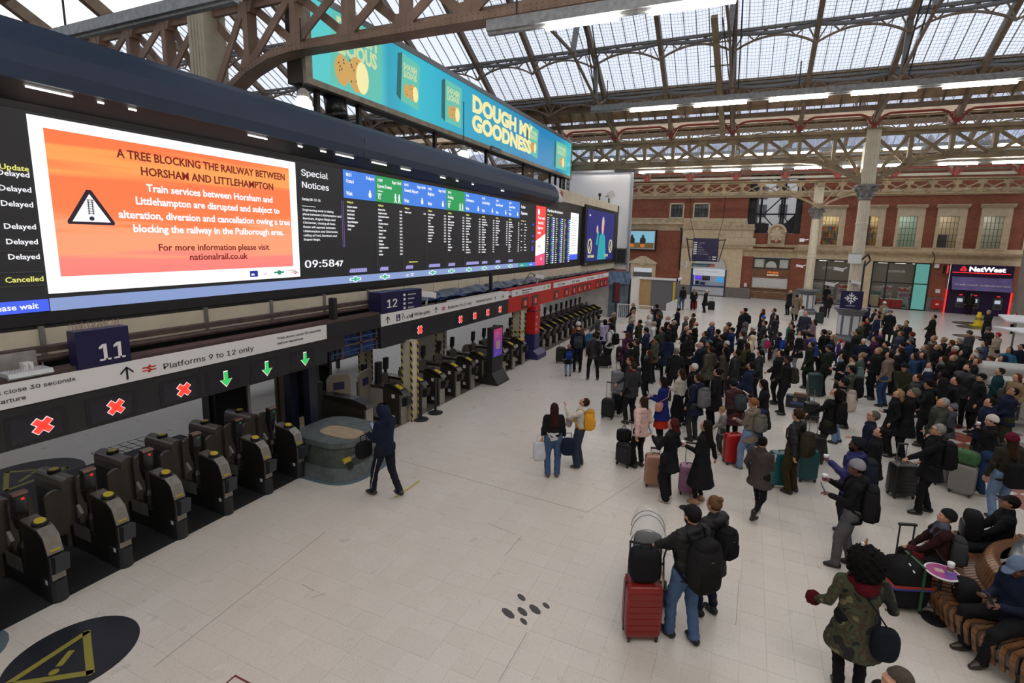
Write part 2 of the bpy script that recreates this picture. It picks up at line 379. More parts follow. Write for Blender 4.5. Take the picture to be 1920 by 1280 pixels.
# ---------------- lattice girders
def girder(Y, zt, zb, X0, X1, pw, cols, m, x_at, haunch=3.3, drop=1.35, riv=False, t=.16, ch=1):
    r = bpy.data.objects.new('girder', None); COL.objects.link(r); r['kind'] = 'structure'; r.location = (x_at,Y,zb)
    def hz(x):
        d = min(abs(x-c) for c in cols)
        return zb if d > haunch else zb-drop*((haunch-d)/haunch)**2
    wpart(r, 'top_chord', MB().box(X0,Y-.22,zt-.17*ch,X1,Y+.22,zt).box(X0,Y-.05,zt-.34*ch,X1,Y+.05,zt-.17*ch), m)
    k0 = math.floor((X0-x_at)/pw); k1 = math.ceil((X1-x_at)/pw); bc = MB(); n = 0
    for k in range(k0*2, k1*2):
        a = x_at+k*pw/2; b = a+pw/2; bc.bar((a,Y,hz(a)),(b,Y,hz(b)),.42,.15*ch); bc.bar((a,Y,hz(a)+.12*ch),(b,Y,hz(b)+.12*ch),.09,.18*ch)
    wpart(r, 'bottom_chord', bc, m)
    for k in range(k0, k1+1):
        x = x_at+k*pw
        if min(abs(x-c) for c in cols) < .5: continue
        wpart(r, 'vertical', MB().box(x-.09,Y-.14,hz(x),x+.09,Y+.14,zt-.1), m)
    for k in range(k0, k1):
        a = x_at+k*pw; b = a+pw
        for c in cols:
            if a < c < b: break
        wpart(r, 'brace', MB().bar((a+.05,Y-.1,hz(a)+.12),(b-.05,Y-.1,zt-.25),.05,t,up=(0,0,1)), m)
        wpart(r, 'brace', MB().bar((a+.05,Y+.1,zt-.25),(b-.05,Y+.1,hz(b)+.12),.05,t,up=(0,0,1)), m)
        g = MB()
        for xx,zz in ((a,hz(a)+.22),(a,zt-.3)): g.prism([(xx-.3,zz-.14),(xx+.3,zz-.14),(xx+.18,zz+.14),(xx-.18,zz+.14)] if zz < zt-.5 else [(xx-.18,zz-.14),(xx+.18,zz-.14),(xx+.3,zz+.14),(xx-.3,zz+.14)], Y-.13, Y+.13)
        wpart(r, 'gusset', g, m)
    if riv:
        rv = MB(); x = X0
        while x < X1:
            for yy,zz in ((-.23,zt-.05),(-.23,zt-.13),(-.22,hz(x)+.05),(-.22,hz(x)-.04)): rv.ell((x,Y+yy,zz),(.018,.014,.018),6,3)
            x += .13
        wpart(r, 'rivets', rv, m)['kind'] = 'stuff'
    return r
girder(9.93, 11.0, 9.5, -27, 8, 1.65, [-14.1,5.2], GIRD1, -14.1, riv=True, t=.2)
girder(31.3, 11.0, 9.5, -14.1, 18, 1.65, [-14.1,5.2], GIRD, 5.2, riv=True)
girder(42.0, 9.75, 8.75, -14, 20, 1.3, [4.2,-15.1], GIRD, 4.2, haunch=2.6, drop=1.0, t=.08, ch=.6)
for Y,z0,z1,n,h in ((31.3,11.0,3.3,8,.52),(9.93,11.0,3.3,8,.52),(42,9.8,3.3,9,.45)):
    r = bpy.data.objects.new('eaves_arches', None); COL.objects.link(r); r['kind'] = 'structure'; r.location = (0,Y,z0)
    for x in RX[9:]:
        if x < -15: continue
        a = x+.12; b = x+3.18; pts = []
        for i in range(13):
            u = i/12; e = min(u,1-u)*3.06
            pts.append((a+(b-a)*u, Y-.6, z0+.1+h*math.sqrt(max(0,1-max(0,1-e/.62)**2))))
        g = MB()
        for p,q in zip(pts,pts[1:]): g.bar(p,q,.1,.09)
        wpart(r, 'arch', g, REDP)
        wpart(r, 'post', MB().box(x-.12,Y-.68,z0,x+.12,Y-.5,z0+.6), REDP)
# ---------------- columns
def column(X, Y, name, label, rb, zcap, ztop, ped, m=STONE2):
    r = bpy.data.objects.new('column', None); COL.objects.link(r); r['kind'] = 'structure'; r['label'] = label; r.location = (X,Y,0)
    sh = MB(); n = 48
    prof = [(1.15,ped),(1.15,ped+.25),(1.0,ped+.4),(1,ped+.5),(.97,4.2),(1.08,4.22),(1.08,4.36),(.96,4.38),(.9,6.2),(.98,6.22),(.98,6.32),(.9,6.34),(.88,zcap)]
    k = len(sh.v)
    for q,z in prof:
        for i in range(n):
            t = 2*math.pi*i/n; fl_ = 1-.05*(i%3 == 0)*(q < 1.05); sh.v.append((rb*q*fl_*math.cos(t), rb*q*fl_*math.sin(t), z))
    for j in range(len(prof)-1): sh.f += [(k+j*n+i,k+j*n+(i+1)%n,k+(j+1)*n+(i+1)%n,k+(j+1)*n+i) for i in range(n)]
    part(r, 'shaft', sh, CREAM)
    cap = MB().lathe([(rb*.9,zcap),(rb*1.1,zcap+.08),(rb*.98,zcap+.14),(rb*1.1,zcap+.35),(rb*1.5,zcap+.6),(rb*1.65,zcap+.7)], n=16)
    for i in range(8):
        t = math.pi/4*i
        for h,o_,s in ((.3,1.15,.09),(.58,1.55,.11)): cap.ell((math.cos(t)*rb*o_,math.sin(t)*rb*o_,zcap+h),(s,s,.13),8,5)
    cap.box(-rb*1.6,-rb*1.6,zcap+.7,rb*1.6,rb*1.6,zcap+.8)
    part(r, 'capital', cap, mat('grey_capital_paint', (.20,.20,.20), .6, var=.3, bump=.5, bscale=18))
    b = MB().box(-rb*1.05,-rb*1.05,zcap+.8,rb*1.05,rb*1.05,ztop)
    for dx in (-.6,-.2,.2,.6): b.box(rb*dx-.03,-rb*1.05-.03,zcap+.85,rb*dx+.03,-rb*1.05,ztop-.05)
    part(r, 'box_shaft', b, CREAM); part(r, 'cap_plate', MB().box(-rb*1.5,-rb*1.4,ztop,rb*1.5,rb*1.4,ztop+.08), GIRD)
    return r
colR = column(5.2, 31.3, 'column', 'cream fluted iron column with grey capital standing behind the meeting point pedestal', .3, 7.45, 10.95, .9)
colL = column(4.2, 43.0, 'column', 'farther cream iron column standing in front of the glazed shop', .3, 7.05, 9.7, 1.0)
column(-14.1, 9.93, 'column', 'cream iron column in the near girder behind the blue canopy', .3, 7.45, 10.95, .9)
PGREY = mat('pedestal_grey', (.12,.125,.14), .5); PWH = mat('pedestal_panel', (.52,.53,.55), .4)
def pedestal(X, Y, label, H=1.85, s=1.0):
    r = thing('column_pedestal', label, 'pedestal', (X,Y,0))
    part(r, 'base', MB().lathe([(.74*s,0),(.74*s,.2),(.64*s,.26),(.6*s,.34)],n=8), PGREY)
    part(r, 'body', MB().lathe([(.56*s,.34),(.56*s,H-.3)],n=8), PGREY)
    part(r, 'cap', MB().lathe([(.58*s,H-.32),(.66*s,H-.26),(.66*s,H-.2),(.8*s,H-.12),(.8*s,H-.04),(.7*s,H)],n=16), PGREY)
    for i in range(8):
        t = math.pi/4*(i+.5); c,s_ = math.cos(t), math.sin(t); d = .56*s*math.cos(math.pi/8)+.01; w = .15*s
        P = [(c*d-s_*a, s_*d+c*a, z) for a,z in ((-w,.42),(w,.42),(w,H-.4),(-w,H-.4))]; Q = [(x+c*.015,y+s_*.015,z) for x,y,z in P]
        g = MB(); g.v = P+Q; g.f = [(4,5,6,7),(0,1,5,4),(1,2,6,5),(2,3,7,6),(3,0,4,7)]
        part(r, 'panel', g, PWH)
    return r
pedestal(5.2, 31.3, 'grey octagonal column pedestal with white panels under the meeting point sign')
pedestal(4.2, 43.0, 'farther grey panelled column pedestal in front of the glazed shop')
r = thing('meeting_point_sign', 'dark blue meeting point sign with four white arrows on the pedestal', 'sign', (5.0,30.45,1.88))
wpart(r, 'panel', MB().box(4.53,30.42,1.88,5.47,30.5,2.8), NAVY)
wpart(r, 'side_panel', MB().box(5.47,30.42,1.88,5.53,31.3,2.8), NAVY)
for a in range(4):
    th = a*math.pi/2; R2 = lambda x,z: (5.0+x*math.cos(th)-z*math.sin(th), 2.42+x*math.sin(th)+z*math.cos(th))
    g = MB().prism([R2(-.03,.3),R2(-.03,.16),R2(-.12,.22),R2(-.12,.15),R2(0,.06),R2(.12,.15),R2(.12,.22),R2(.03,.16),R2(.03,.3)][::-1], 30.405, 30.42)
    wpart(r, 'arrow', g, WL)
wpart(r, 'dot', MB().cyl((5,30.42,2.42),(5,30.405,2.42),.05,14), WL)
text(r, 'Meeting Point', (0-.0,-.045,.13), .075, WL, RW, align='CENTER')
# ---------------- fluorescent strips
TROUGH = mat('galvanised_trough', (.30,.32,.34), .45, .3, var=.25, vscale=8)
def strip(Y, z, X0, X1, segs, label, w=.22, h=.2):
    r = thing('light_strip', label, 'light', (X0,Y,z))
    wpart(r, 'trough', MB().box(X0,Y-w/2,z,X1,Y+w/2,z+h).box(X0,Y-.05,z-.05,X1,Y+.05,z), TROUGH)
    for a,b in segs: wpart(r, 'tube', MB().cyl((a,Y-.04,z-.09),(b,Y-.04,z-.09),.045,8), TUBE)
    x = X0+.6
    while x < X1: wpart(r, 'hanger', MB().cyl((x,Y,z+h),(x,Y,z+h+.9),.02,6), DARK); x += 6.6
    return r
px = lambda Y,L: [(atY(a,b,Y).x, atY(c,d,Y).x) for a,b,c,d in L]
strip(9.35, 8.98, -5.1, 6.5, px(9.35, ((1025,52,1160,32),(1220,22,1380,0)))+[(.9,2.4),(3.1,4.6)], 'galvanised light strip under the near girder, closest to the camera')
strip(19.8, 10.0, -6.2, 9.8, px(19.8, ((1182,208,1268,203),(1302,199,1400,191),(1442,188,1552,180),(1596,176,1718,166),(1767,163,1907,152))), 'long galvanised light strip across the middle of the glass roof')
strip(31.95, 9.35, -8.3, 15, px(31.95, ((1199,321,1246,319),(1265,318,1316,317),(1335,317,1388,315),(1410,315,1467,313),(1490,313,1540,312),(1580,311,1606,310),(1640,309,1690,308),(1759,305,1833,304),(1861,303,1925,301))), 'light strip hanging below the buff lattice girder over the crowd')
strip(36.6, 10.9, -12, 18, [(-11.5+k*2.6,-9.7+k*2.6) for k in range(11)], 'light strip seen through the lattice girder in the next bay')
strip(-1.5, 9.8, -12, 12, [(-11+k*2.4,-9.2+k*2.4) for k in range(9)], 'added light strip above and behind the camera, out of view')  # added lamp outside the frame, brightens the near floor
strip(3.2, 9.9, -3, 12, [(-2+k*2.4,-.2+k*2.4) for k in range(6)], 'added unseen light strip over the near end of the hall')  # second unseen strip, put in only to light the near floor
strip(6.4, 8.85, -14, -8.3, [], 'unlit buff cable trough above the left end of the blue canopy')
r = thing('conduit', 'long white conduit running along the top of the farthest lattice girder', 'pipe', (-14,41.6,9.85))
wpart(r, 'pipe', MB().box(-14,41.55,9.86,20,41.75,10.02), mat('pale_conduit', (.4,.4,.34), .5))
# enclosing shell out of view
SHELL = mat('shed_wall_paint', (.30,.27,.23), .8, var=.15, vscale=1)
struct('wall_right', MB().box(18.8,-8,0,19.1,49.5,12), SHELL); struct('wall_front', MB().box(-45,-8.3,0,32,-8,14.5), SHELL)
struct('wall_left', MB().box(-45.3,-8,0,-45,60,14.5), SHELL)
struct('wall_platform_end', MB().box(-45,56,0,-13,56.3,14), SHELL)
struct('wall_platform_start', MB().box(-45,-4,0,-14.5,-3.7,8), SHELL)
for k in range(6):
    x = -28.5-k*2.8
    struct('roof', MB().box(x-2.8,-8,8.0+.5,x-1.0,60,8.7), BOARD); struct('roof', MB().box(x-1.0,-8,8.58,x,60,8.62), GLZ)
FIT = []
A0 = Vector((.61,51.9)); B0 = Vector((18.63,50.4)); _d = (B0-A0).normalized()
WANG = math.atan2(_d.y, _d.x)
WM = Matrix.Translation((A0.x,A0.y,0)) @ Matrix.Rotation(WANG,4,'Z')
def wthing(name, label, cat, s, y, z, group=None): return thing(name, label, cat, (s,y,z), 0, group, WM)
class WB(MB): pass
def wp(parent, name, mb, m, org, label=None): return part(parent, name, mb, m, org, label)
# masonry ------------------------------------------------------------
wall = bpy.data.objects.new('wall_back', None); COL.objects.link(wall); wall['kind'] = 'structure'; wall.matrix_world = WM
def wb(name, mb, m, label=None): return part(wall, name, mb, m, None, label)
W5 = [(5.0,6.25),(7.85,9.1),(10.55,11.78),(13.22,14.45),(15.95,17.17),(18.7,19.9)]
g = MB()
xs = [3.3]+[v for a,b in W5 for v in (a-.22,b+.45)]+[32]
for a,b in zip(xs[::2], xs[1::2]): g.box(a,0,5.2,b,.5,8.5)
g.box(3.3,0,8.5,32,.5,9.4)
wb('brickwork', g, BRICK)
wb('string_course', MB().box(3.3,-.06,4.86,32,.5,5.2), STONE2)
wb('cornice', MB().prism([(-.55,4.86),(.5,4.86),(.5,4.38),(-.1,4.38),(-.18,4.5),(-.35,4.6),(-.5,4.72)],3.0,32,'x'), STONE)
wb('lintel_band', MB().box(3.3,-.04,3.95,32,.5,4.38), STONE2)
wb('eaves', MB().prism([(.3,9.4),(-.1,9.4),(-.3,9.6),(-.45,9.75),(-.45,9.9),(.3,9.9)],-12.6,32,'x'), STONE2)
wb('upper_wall', MB().box(3.3,0,9.9,32,.5,11.5), BRICK); wb('upper_wall', MB().box(-14,0,9.9,-1.2,.5,11.5), BRICK)
wb('pier', MB().box(2.78,0,0,4.65,.5,3.95), BRICK); wb('pier', MB().box(13.13,0,1.15,14.36,.5,3.95), BRICK); wb('plinth', MB().box(13.13,-.05,0,14.36,.5,1.15), GRAN)
wb('plinth', MB().box(2.78,-.04,0,4.65,.02,1.0), GRAN)
wb('pier', MB().box(18.2,0,1.15,32,.5,3.95), BRICK); wb('plinth', MB().box(18.2,-.05,0,32,.5,1.15), GRAN)
wb('stone_pier', MB().box(8.58,-.12,0,9.08,.5,3.95), STONE2)
# upper windows
WG = mat('window_leading', (.02,.02,.022), .4)
lit = [((.75,.6,.35),'warm'),((.85,.62,.3),'warm'),((.45,.62,.55),'green'),((.65,.55,.42),'beige'),((.55,.58,.52),'pale'),((.5,.5,.45),'pale')]
for k,(a,b) in enumerate(W5):
    r = wthing('window_%d'%(k+1), None, None, (a+b)/2, 0, 5.2); r['kind'] = 'structure'; o = ((a+b)/2,0,5.2)
    f = MB().box(a-.22,-.08,5.2,a,.4,7.75).box(b,-.08,5.2,b+.22,.4,7.75).box(a-.22,-.08,7.72,b+.22,.4,8.4)
    f.box(b+.22,-.03,5.2,b+.45,.3,8.4)
    wp(r, 'window_frame', f, STONE2, o)
    wp(r, 'hood', MB().prism([(.1,8.4),(-.12,8.4),(-.3,8.56),(-.34,8.66),(.1,8.66)],a-.32,b+.55,'x'), STONE2, o)
    wp(r, 'window_sill', MB().box(a-.25,-.14,5.16,b+.3,.1,5.24), STONE2, o)
    lead = MB(); n = 5
    for i in range(n+1): x = a+(b-a)*i/n; lead.box(x-.014,.1,5.24,x+.014,.13,7.72)
    for i in range(6): z = 5.24+2.48*i/5; lead.box(a,.1,z-.014,b,.13,z+.014)
    wp(r, 'glazing_bars', lead, WG, o)
    if k == 1: wp(r, 'post', MB().box((a+b)/2-.08,.05,5.24,(a+b)/2+.06,.12,7.72), WG, o)
    wp(r, 'pane', MB().box(a,.14,5.24,b,.15,7.72), mat('clear_glass', (.03,.04,.04), .03, alpha=.14), o)
    # room behind
    c = lit[k][0]; room = MB().box(a-.4,2.6,4.9,b+.6,2.7,8); wp(r, 'room_wall', room, mat('room_wall_'+lit[k][1]+str(k), tuple(v*.9 for v in c), .8), o)
    wp(r, 'room_side', MB().box(a-.45,.45,4.9,a-.4,2.6,8).box(b+.6,.45,4.9,b+.65,2.6,8).box(a-.45,.45,8,b+.65,2.7,8.05).box(a-.45,.45,4.85,b+.65,2.7,4.9), mat('room_plaster', (.6,.58,.52), .8), o)
    wp(r, 'ceiling_lamp', MB().box(a,.9,7.93,b,1.3,7.98).box(a,1.9,7.93,b,2.2,7.98), mat('lamp_warm_white', (1,.93,.8), emit=7), o)
    if k in (0,1):
        sh = MB()
        for i in range(4): sh.box(a,2.1,5.3+i*.6,b,2.5,5.34+i*.6)
        wp(r, 'shelves', sh, WHITE, o)
        for i in range(18):
            x = a+(i%6+.1)*(b-a)/6; z = 5.34+(i//6)*.6
            wp(r, 'shop_stock', MB().box(x,2.05,z,x+.15,2.3,z+RND.uniform(.2,.5)), mat('stock_%d'%(i%4), [(.5,.03,.02),(.6,.4,.08),(.5,.25,.1),(.1,.2,.35)][i%4] if k==0 else [(.65,.42,.1),(.6,.35,.1),(.7,.5,.2),(.6,.4,.12)][i%4], .6), o)
    if k == 3: wp(r, 'desk', MB().box(a+.1,1.4,4.95,a+.9,2.2,6.3), mat('room_grey',(.12,.12,.12),.7), o)
# left part -----------------------------------------------------------
g = MB().box(-14,0,7.5,-8.5,.5,9.4).box(-7.05,0,7.5,-6.2,.5,9.4).box(-4.62,0,7.5,-1.2,.5,9.4).box(-8.5,0,8.98,-4.6,.5,9.4)
wb('brickwork', g, BRICK); wb('brickwork', MB().box(-14,0,0,-7.05,.5,6.27), BRICK)
wb('cornice', MB().prism([(.3,7.52),(-.06,7.52),(-.06,7.15),(-.3,7.05),(-.35,6.9),(-.12,6.75),(-.06,6.27),(.3,6.27)],-14,-7.0,'x'), STONE)
wb('frieze', MB().box(-7.0,-.08,7.2,-1.2,.4,7.5), STONE2)
g = MB().box(-7.0,-.3,.95,-5.9,.5,4.7).box(-2.6,-.3,.95,-1.3,.5,4.7)
pts = [(-5.9,4.7),(-2.6,4.7),(-2.6,2.7)]
ar = [(-4.2+1.55*math.cos(t*math.pi/10), 2.75+1.3*math.sin(t*math.pi/10)) for t in range(11)]
g.prism([(-5.9,4.7),(-5.9,2.7)]+[(x,z) for x,z in ar[::-1]]+[(-2.6,2.7),(-2.6,4.7)], -.3, .5)
wb('stone_gate', g, STONE2)
wb('stone_gate', MB().box(-7.0,-.42,4.7,-.45,.5,4.92).box(-7.0,-.3,4.92,-.5,.5,6.45).box(-7.05,-.45,6.45,-.42,.5,6.6).box(-7.0,-.3,6.6,-1.3,.5,7.2).box(-1.3,-.3,6.6,-.5,.5,6.95), STONE)
wb('arch_moulding', (lambda m: [m.bar((a[0],-.36,a[1]),(b[0],-.36,b[1]),.1,.22,up=(0,1,0)) for a,b in zip(ar,ar[1:])] and m)(MB()), STONE)
g = MB()
for k in range(7):
    x = -6.9+k*.95; g.box(x,-.31,5.0,x+.92,-.3,5.68); g.box(x-.3 if k else x,-.31,5.72,x+.6,-.3,6.4)
wb('ashlar_blocks', g, STONE2)['kind'] = 'stuff'
text(wall, 'BUFFET-BAR', (-3.95,-.33,5.86), .3, STONE, RW, sx=1.2, align='CENTER', bold=.03, name='carved_lettering')
wb('plinth', MB().box(-7.0,-.36,0,-5.85,.5,.95).box(-2.62,-.36,0,-.35,.5,.98), GRAN)
wb('brick_strip', MB().box(-1.3,-.05,.98,-.35,.5,3.98), BRICK)
wb('cornice', MB().prism([(-.4,4.75),(.5,4.75),(.5,3.98),(-.06,3.98),(-.06,4.45),(-.3,4.55)],-1.3,3.3,'x'), STONE)
wb('parapet', MB().box(-.5,0,4.75,3.3,.5,6.0).box(-.5,0,6.0,3.3,.5,6.15), BRICK); wb('parapet_coping', MB().box(-.5,-.1,4.9,3.3,.55,5.15), STONE)
for k,(a,b) in enumerate(((-8.5,-7.05),(-6.2,-4.62))):
    o = ((a+b)/2,0,7.5); r = wthing('window_%d'%(k+7), None, None, *o); r['kind'] = 'structure'
    wp(r, 'window_frame', MB().box(a,-.06,7.5,a+.14,.3,8.98).box(b-.14,-.06,7.5,b,.3,8.98).box(a,-.06,8.84,b,.3,8.98).box(a,-.06,7.5,b,.3,7.6), STONE2, o)
    lead = MB()
    for i in range(5): x = a+.14+(b-a-.28)*i/4; lead.box(x-.015,.1,7.6,x+.015,.14,8.84)
    for z in (7.6,8.0,8.4,8.8): lead.box(a+.14,.1,z-.015,b-.14,.14,z+.015)
    wp(r, 'glazing_bars', lead, WG, o); wp(r, 'pane', MB().box(a+.14,.15,7.6,b-.14,.17,8.84), mat('grey_window_glass', (.10,.13,.12), .2, var=.5, vscale=2), o)
# crest
r = wthing('stone_crest', 'carved stone coat of arms with arched top on the parapet', 'crest', 1.45, -.15, 4.95); o = (1.45,-.15,4.95)
ar2 = [(1.45+.72*math.cos(t*math.pi/8), 6.25+.7*math.sin(t*math.pi/8)) for t in range(9)]
wp(r, 'slab', MB().prism([(.75,4.95),(2.15,4.95)]+ar2, -.25, .2), STONE, o)
ml = MB()
for p,q in zip(ar2,ar2[1:]): ml.bar((p[0],-.3,p[1]),(q[0],-.3,q[1]),.18,.16,up=(0,1,0))
wp(r, 'moulding', ml, STONE2, o)
sh = MB().ell((1.45,-.28,6.05),(.38,.1,.42),14,8).ell((1.45,-.3,6.55),(.2,.1,.16),10,6)
for i in range(8): t = i*math.pi/4; sh.ell((1.45+.42*math.cos(t),-.27,6.0+.5*math.sin(t)),(.13,.07,.15),8,5)
wp(r, 'shield', sh, STONE2, o); wp(r, 'tablet', MB().box(1.0,-.3,5.3,1.85,-.24,5.55), BRICK, o)
# opening above the crest: dark scaffold against daylight and a building beyond
r = wthing('scaffold', 'dark steel scaffold and stair in the opening above the stone crest', 'scaffold', 1, 1.5, 4.8); o = (1,1.5,4.8)
g = MB()
for x in (-1.1,-.2,1.55,1.75,3.1): g.box(x-.09,1.5,4.8,x+.09,1.7,11)
for z in (6.3,7.9,9.5): g.box(-1.2,1.5,z,3.3,1.7,z+.14)
g.bar((.0,1.6,7.9),(1.5,1.6,6.3),.12,.1).bar((1.7,1.6,7.9),(2.8,1.6,6.4),.12,.1).bar((0,1.6,7.9),(1.5,1.6,9.5),.12,.1)
wp(r, 'frame', g, BLACK, o); wp(r, 'stair', MB().prism([(1.2,6.2),(3.3,8.6),(3.3,6.2)],1.2,1.4).box(-1.2,1.2,6.2,.6,1.4,7.1), BLACK, o)
wp(r, 'side_panel', MB().box(-1.2,.5,4.8,-.55,3,11).box(2.75,.5,4.8,3.35,3,11), BLACK, o)
r = wthing('far_building', 'pale building with dark windows seen through the opening above the crest', 'building', 1, 9, 0); o = (1,9,0)
wp(r, 'facade', MB().box(-8,9,0,10,10,16), mat('pale_render', (.62,.64,.66), .8), o)
for i in range(5):
    for j in range(3):
        f = MB().box(-3+i*2,8.93,6.2+j*1.9,-2.2+i*2,9,7.5+j*1.9); wp(r, 'window', f, mat('far_window', (.1,.11,.13), .3), o)
# exchange booth ---------------------------------------------------
r = wthing('exchange_booth', 'currency exchange booth with lit counter window inside the stone arch', 'kiosk', -4.2, -.3, 0); o = (-4.2,-.3,0)
BLUE = mat('deep_blue_paint', (.012,.03,.11), .4)
wp(r, 'frame', MB().box(-5.85,-.36,0,-5.7,.3,2.62).box(-2.72,-.36,0,-2.58,.3,2.62).box(-5.7,-.4,.9,-2.72,.2,1.0), BLUE, o)
wp(r, 'front_panel', MB().box(-5.7,-.34,.12,-2.72,-.2,.9), mat('pale_grey_vinyl', (.5,.5,.54), .5), o, 'pale panel lettered exchange')
wp(r, 'kick_plate', MB().box(-5.7,-.33,0,-2.72,-.2,.12), GRAN, o)
text(r, 'exchange', (-1.42,-.05,.33), .34, NAVY, RW, sx=1.15, bold=.03)
wp(r, 'fascia', MB().box(-5.7,-.38,1.98,-2.72,-.1,2.6), mat('fascia_pale', (.55,.58,.62), emit=.75), o)
text(r, 'BUREAU DE CHANGE', (-1.38,-.1,2.3), .17, WPL, RW, bold=.03); text(r, 'CURRENCY', (-1.38,-.1,2.08), .12, WPL, RW, bold=.02)
wp(r, 'back_wall', MB().box(-5.7,1.3,0,-2.72,1.4,2.6), mat('booth_interior', (.5,.52,.55), .7), o)
wp(r, 'ceiling_lamp', MB().box(-5.4,.2,2.0,-3,.6,2.04), mat('lamp_cool', (.9,.95,1), emit=6), o)
wp(r, 'screen', MB().box(-5.6,.4,1.5,-5.0,.45,1.9), scr('violet', (.12,.05,.8), 1.2), o)
wp(r, 'screen', MB().box(-3.55,.4,1.35,-2.9,.45,1.85), scr('sky', (.05,.35,.75), 1.1), o)
wp(r, 'partition', MB().box(-4.95,.5,1.45,-4.2,.55,1.95), BLACK, o)
wp(r, 'chairs', MB().box(-5.55,.3,1.05,-5.2,.5,1.35).box(-5.05,.3,1.02,-4.6,.5,1.25), BLUE, o)
wp(r, 'pane', MB().box(-5.7,-.3,1.0,-2.72,-.29,1.98), mat('clear_glass'), o)
# burrito bar -------------------------------------------------------
r = wthing('food_kiosk', 'closed burrito bar with pale shutter, wooden counter and orange lit letters', 'kiosk', 1.2, -.05, 0); o = (1.2,-.05,0)
GRN = mat('dark_green_frame', (.035,.042,.036), .5); WOOD = mat('oiled_wood_plank', (.17,.075,.03), .5, var=.35, vscale=5)
f = MB().box(-.35,-.1,2.88,2.78,.1,3.0).box(-.35,-.1,3.78,2.78,.1,3.92)
for x in (-.35,.62,1.78,2.64): f.box(x,-.1,2.9,x+.14,.1,3.9)
wp(r, 'transom_frame', f, GRN, o)
for a,b in ((-.2,.6),(1.95,2.62)): wp(r, 'transom_pane', MB().box(a,0,3.0,b,.03,3.78), mat('frosted_pane', (.55,.55,.5), .5), o)
a3 = [(1.22+.5*math.cos(t*math.pi/8), 3.0+.62*math.sin(t*math.pi/8)) for t in range(9)]
wp(r, 'transom_pane', MB().prism(a3, -.02, .03), mat('frosted_pane'), o); wp(r, 'transom_backing', MB().box(.62,.03,3,1.9,.06,3.8), GRN, o)
wp(r, 'sign_board', MB().box(-.35,-.08,2.05,2.78,.1,2.88), WOOD, o)
OR = scr('orange', (1,.22,.03), 1.3)
text(r, 'MI CASA', (.24,-.06,2.5), .22, OR, RW, align='CENTER', bold=.03, sx=1.1)
text(r, 'BURRITOS', (.24,-.06,2.28), .14, scr('warmwhite', (1,.8,.6), .9), RW, align='CENTER', bold=.02, sx=1.1)
for k in range(12): wp(r, 'shutter_slat', MB().prism([(0,1.12+k*.078),(-.05,1.13+k*.078),(-.05,1.18+k*.078),(0,1.19+k*.078)],-.3,2.72,'x'), mat('pale_shutter', (.68,.68,.66), .45), o)
for k in range(6): wp(r, 'plank', MB().box(-.3,-.12,.08+k*.165,2.72,-.04,.235+k*.165), WOOD, o)
wp(r, 'counter_top', MB().box(-.35,-.3,1.02,2.78,.1,1.1), WOOD, o)
wp(r, 'jamb', MB().box(-.36,-.14,0,-.28,.2,2.1).box(2.72,-.14,0,2.8,.2,2.1), WOOD, o)
for k in range(5): wp(r, 'tray', MB().box(.2+k*.4,-.26,1.1,.4+k*.4,-.14,1.18), mat('tray_card', (.5,.35,.15), .6), o)
# glazed shop ---------------------------------------------------------
r = wthing('shop_front', 'glazed shop front left of the stone pier with lit shelves inside', 'shop', 6.6, 0, 0); o = (6.6,0,0)
def shopglass(r, o, a, b, mull, trans, cols):
    f = MB().box(a,-.04,3.85,b,.1,3.97).box(a,-.04,0,b,.1,.1).box(a,-.04,trans-.04,b,.08,trans+.05)
    for x in [a]+mull+[b-.1]: f.box(x,-.06,0,x+.1,.1,3.95)
    wp(r, 'frame', f, BLACK, o)
    ed = [a]+mull+[b-.1]
    for x,y,c in zip(ed, ed[1:], cols):
        for z0,z1 in ((.1,trans-.04),(trans+.05,3.85)):
            wp(r, 'pane', MB().box(x+.1,.02,z0,y,.04,z1), mat('clear_glass') if c == 0 else mat('teal_frosted_glass', (.16,.52,.46), emit=.55), o)
shopglass(r, o, 4.68, 8.56, [5.65,7.6], 2.12, (0,0,0))
r2 = wthing('shop_front', 'glazed shop front with teal lit panes between the stone pier and the red fire box', 'shop', 11.1, 0, 0); o2 = (11.1,0,0)
shopglass(r2, o2, 9.1, 13.12, [10.15,12.02], 2.2, (0,0,1))
text(r2, 'postmark', (-.85,.0,3.1), .3, mat('etched_letters', (.6,.68,.68), .5), RW, bold=.01); text(r, 'postmark', (-1.2,.0,3.15), .3, mat('etched_letters'), RW, bold=.01)
SF = mat('shop_plaster', (.30,.28,.25), .7)
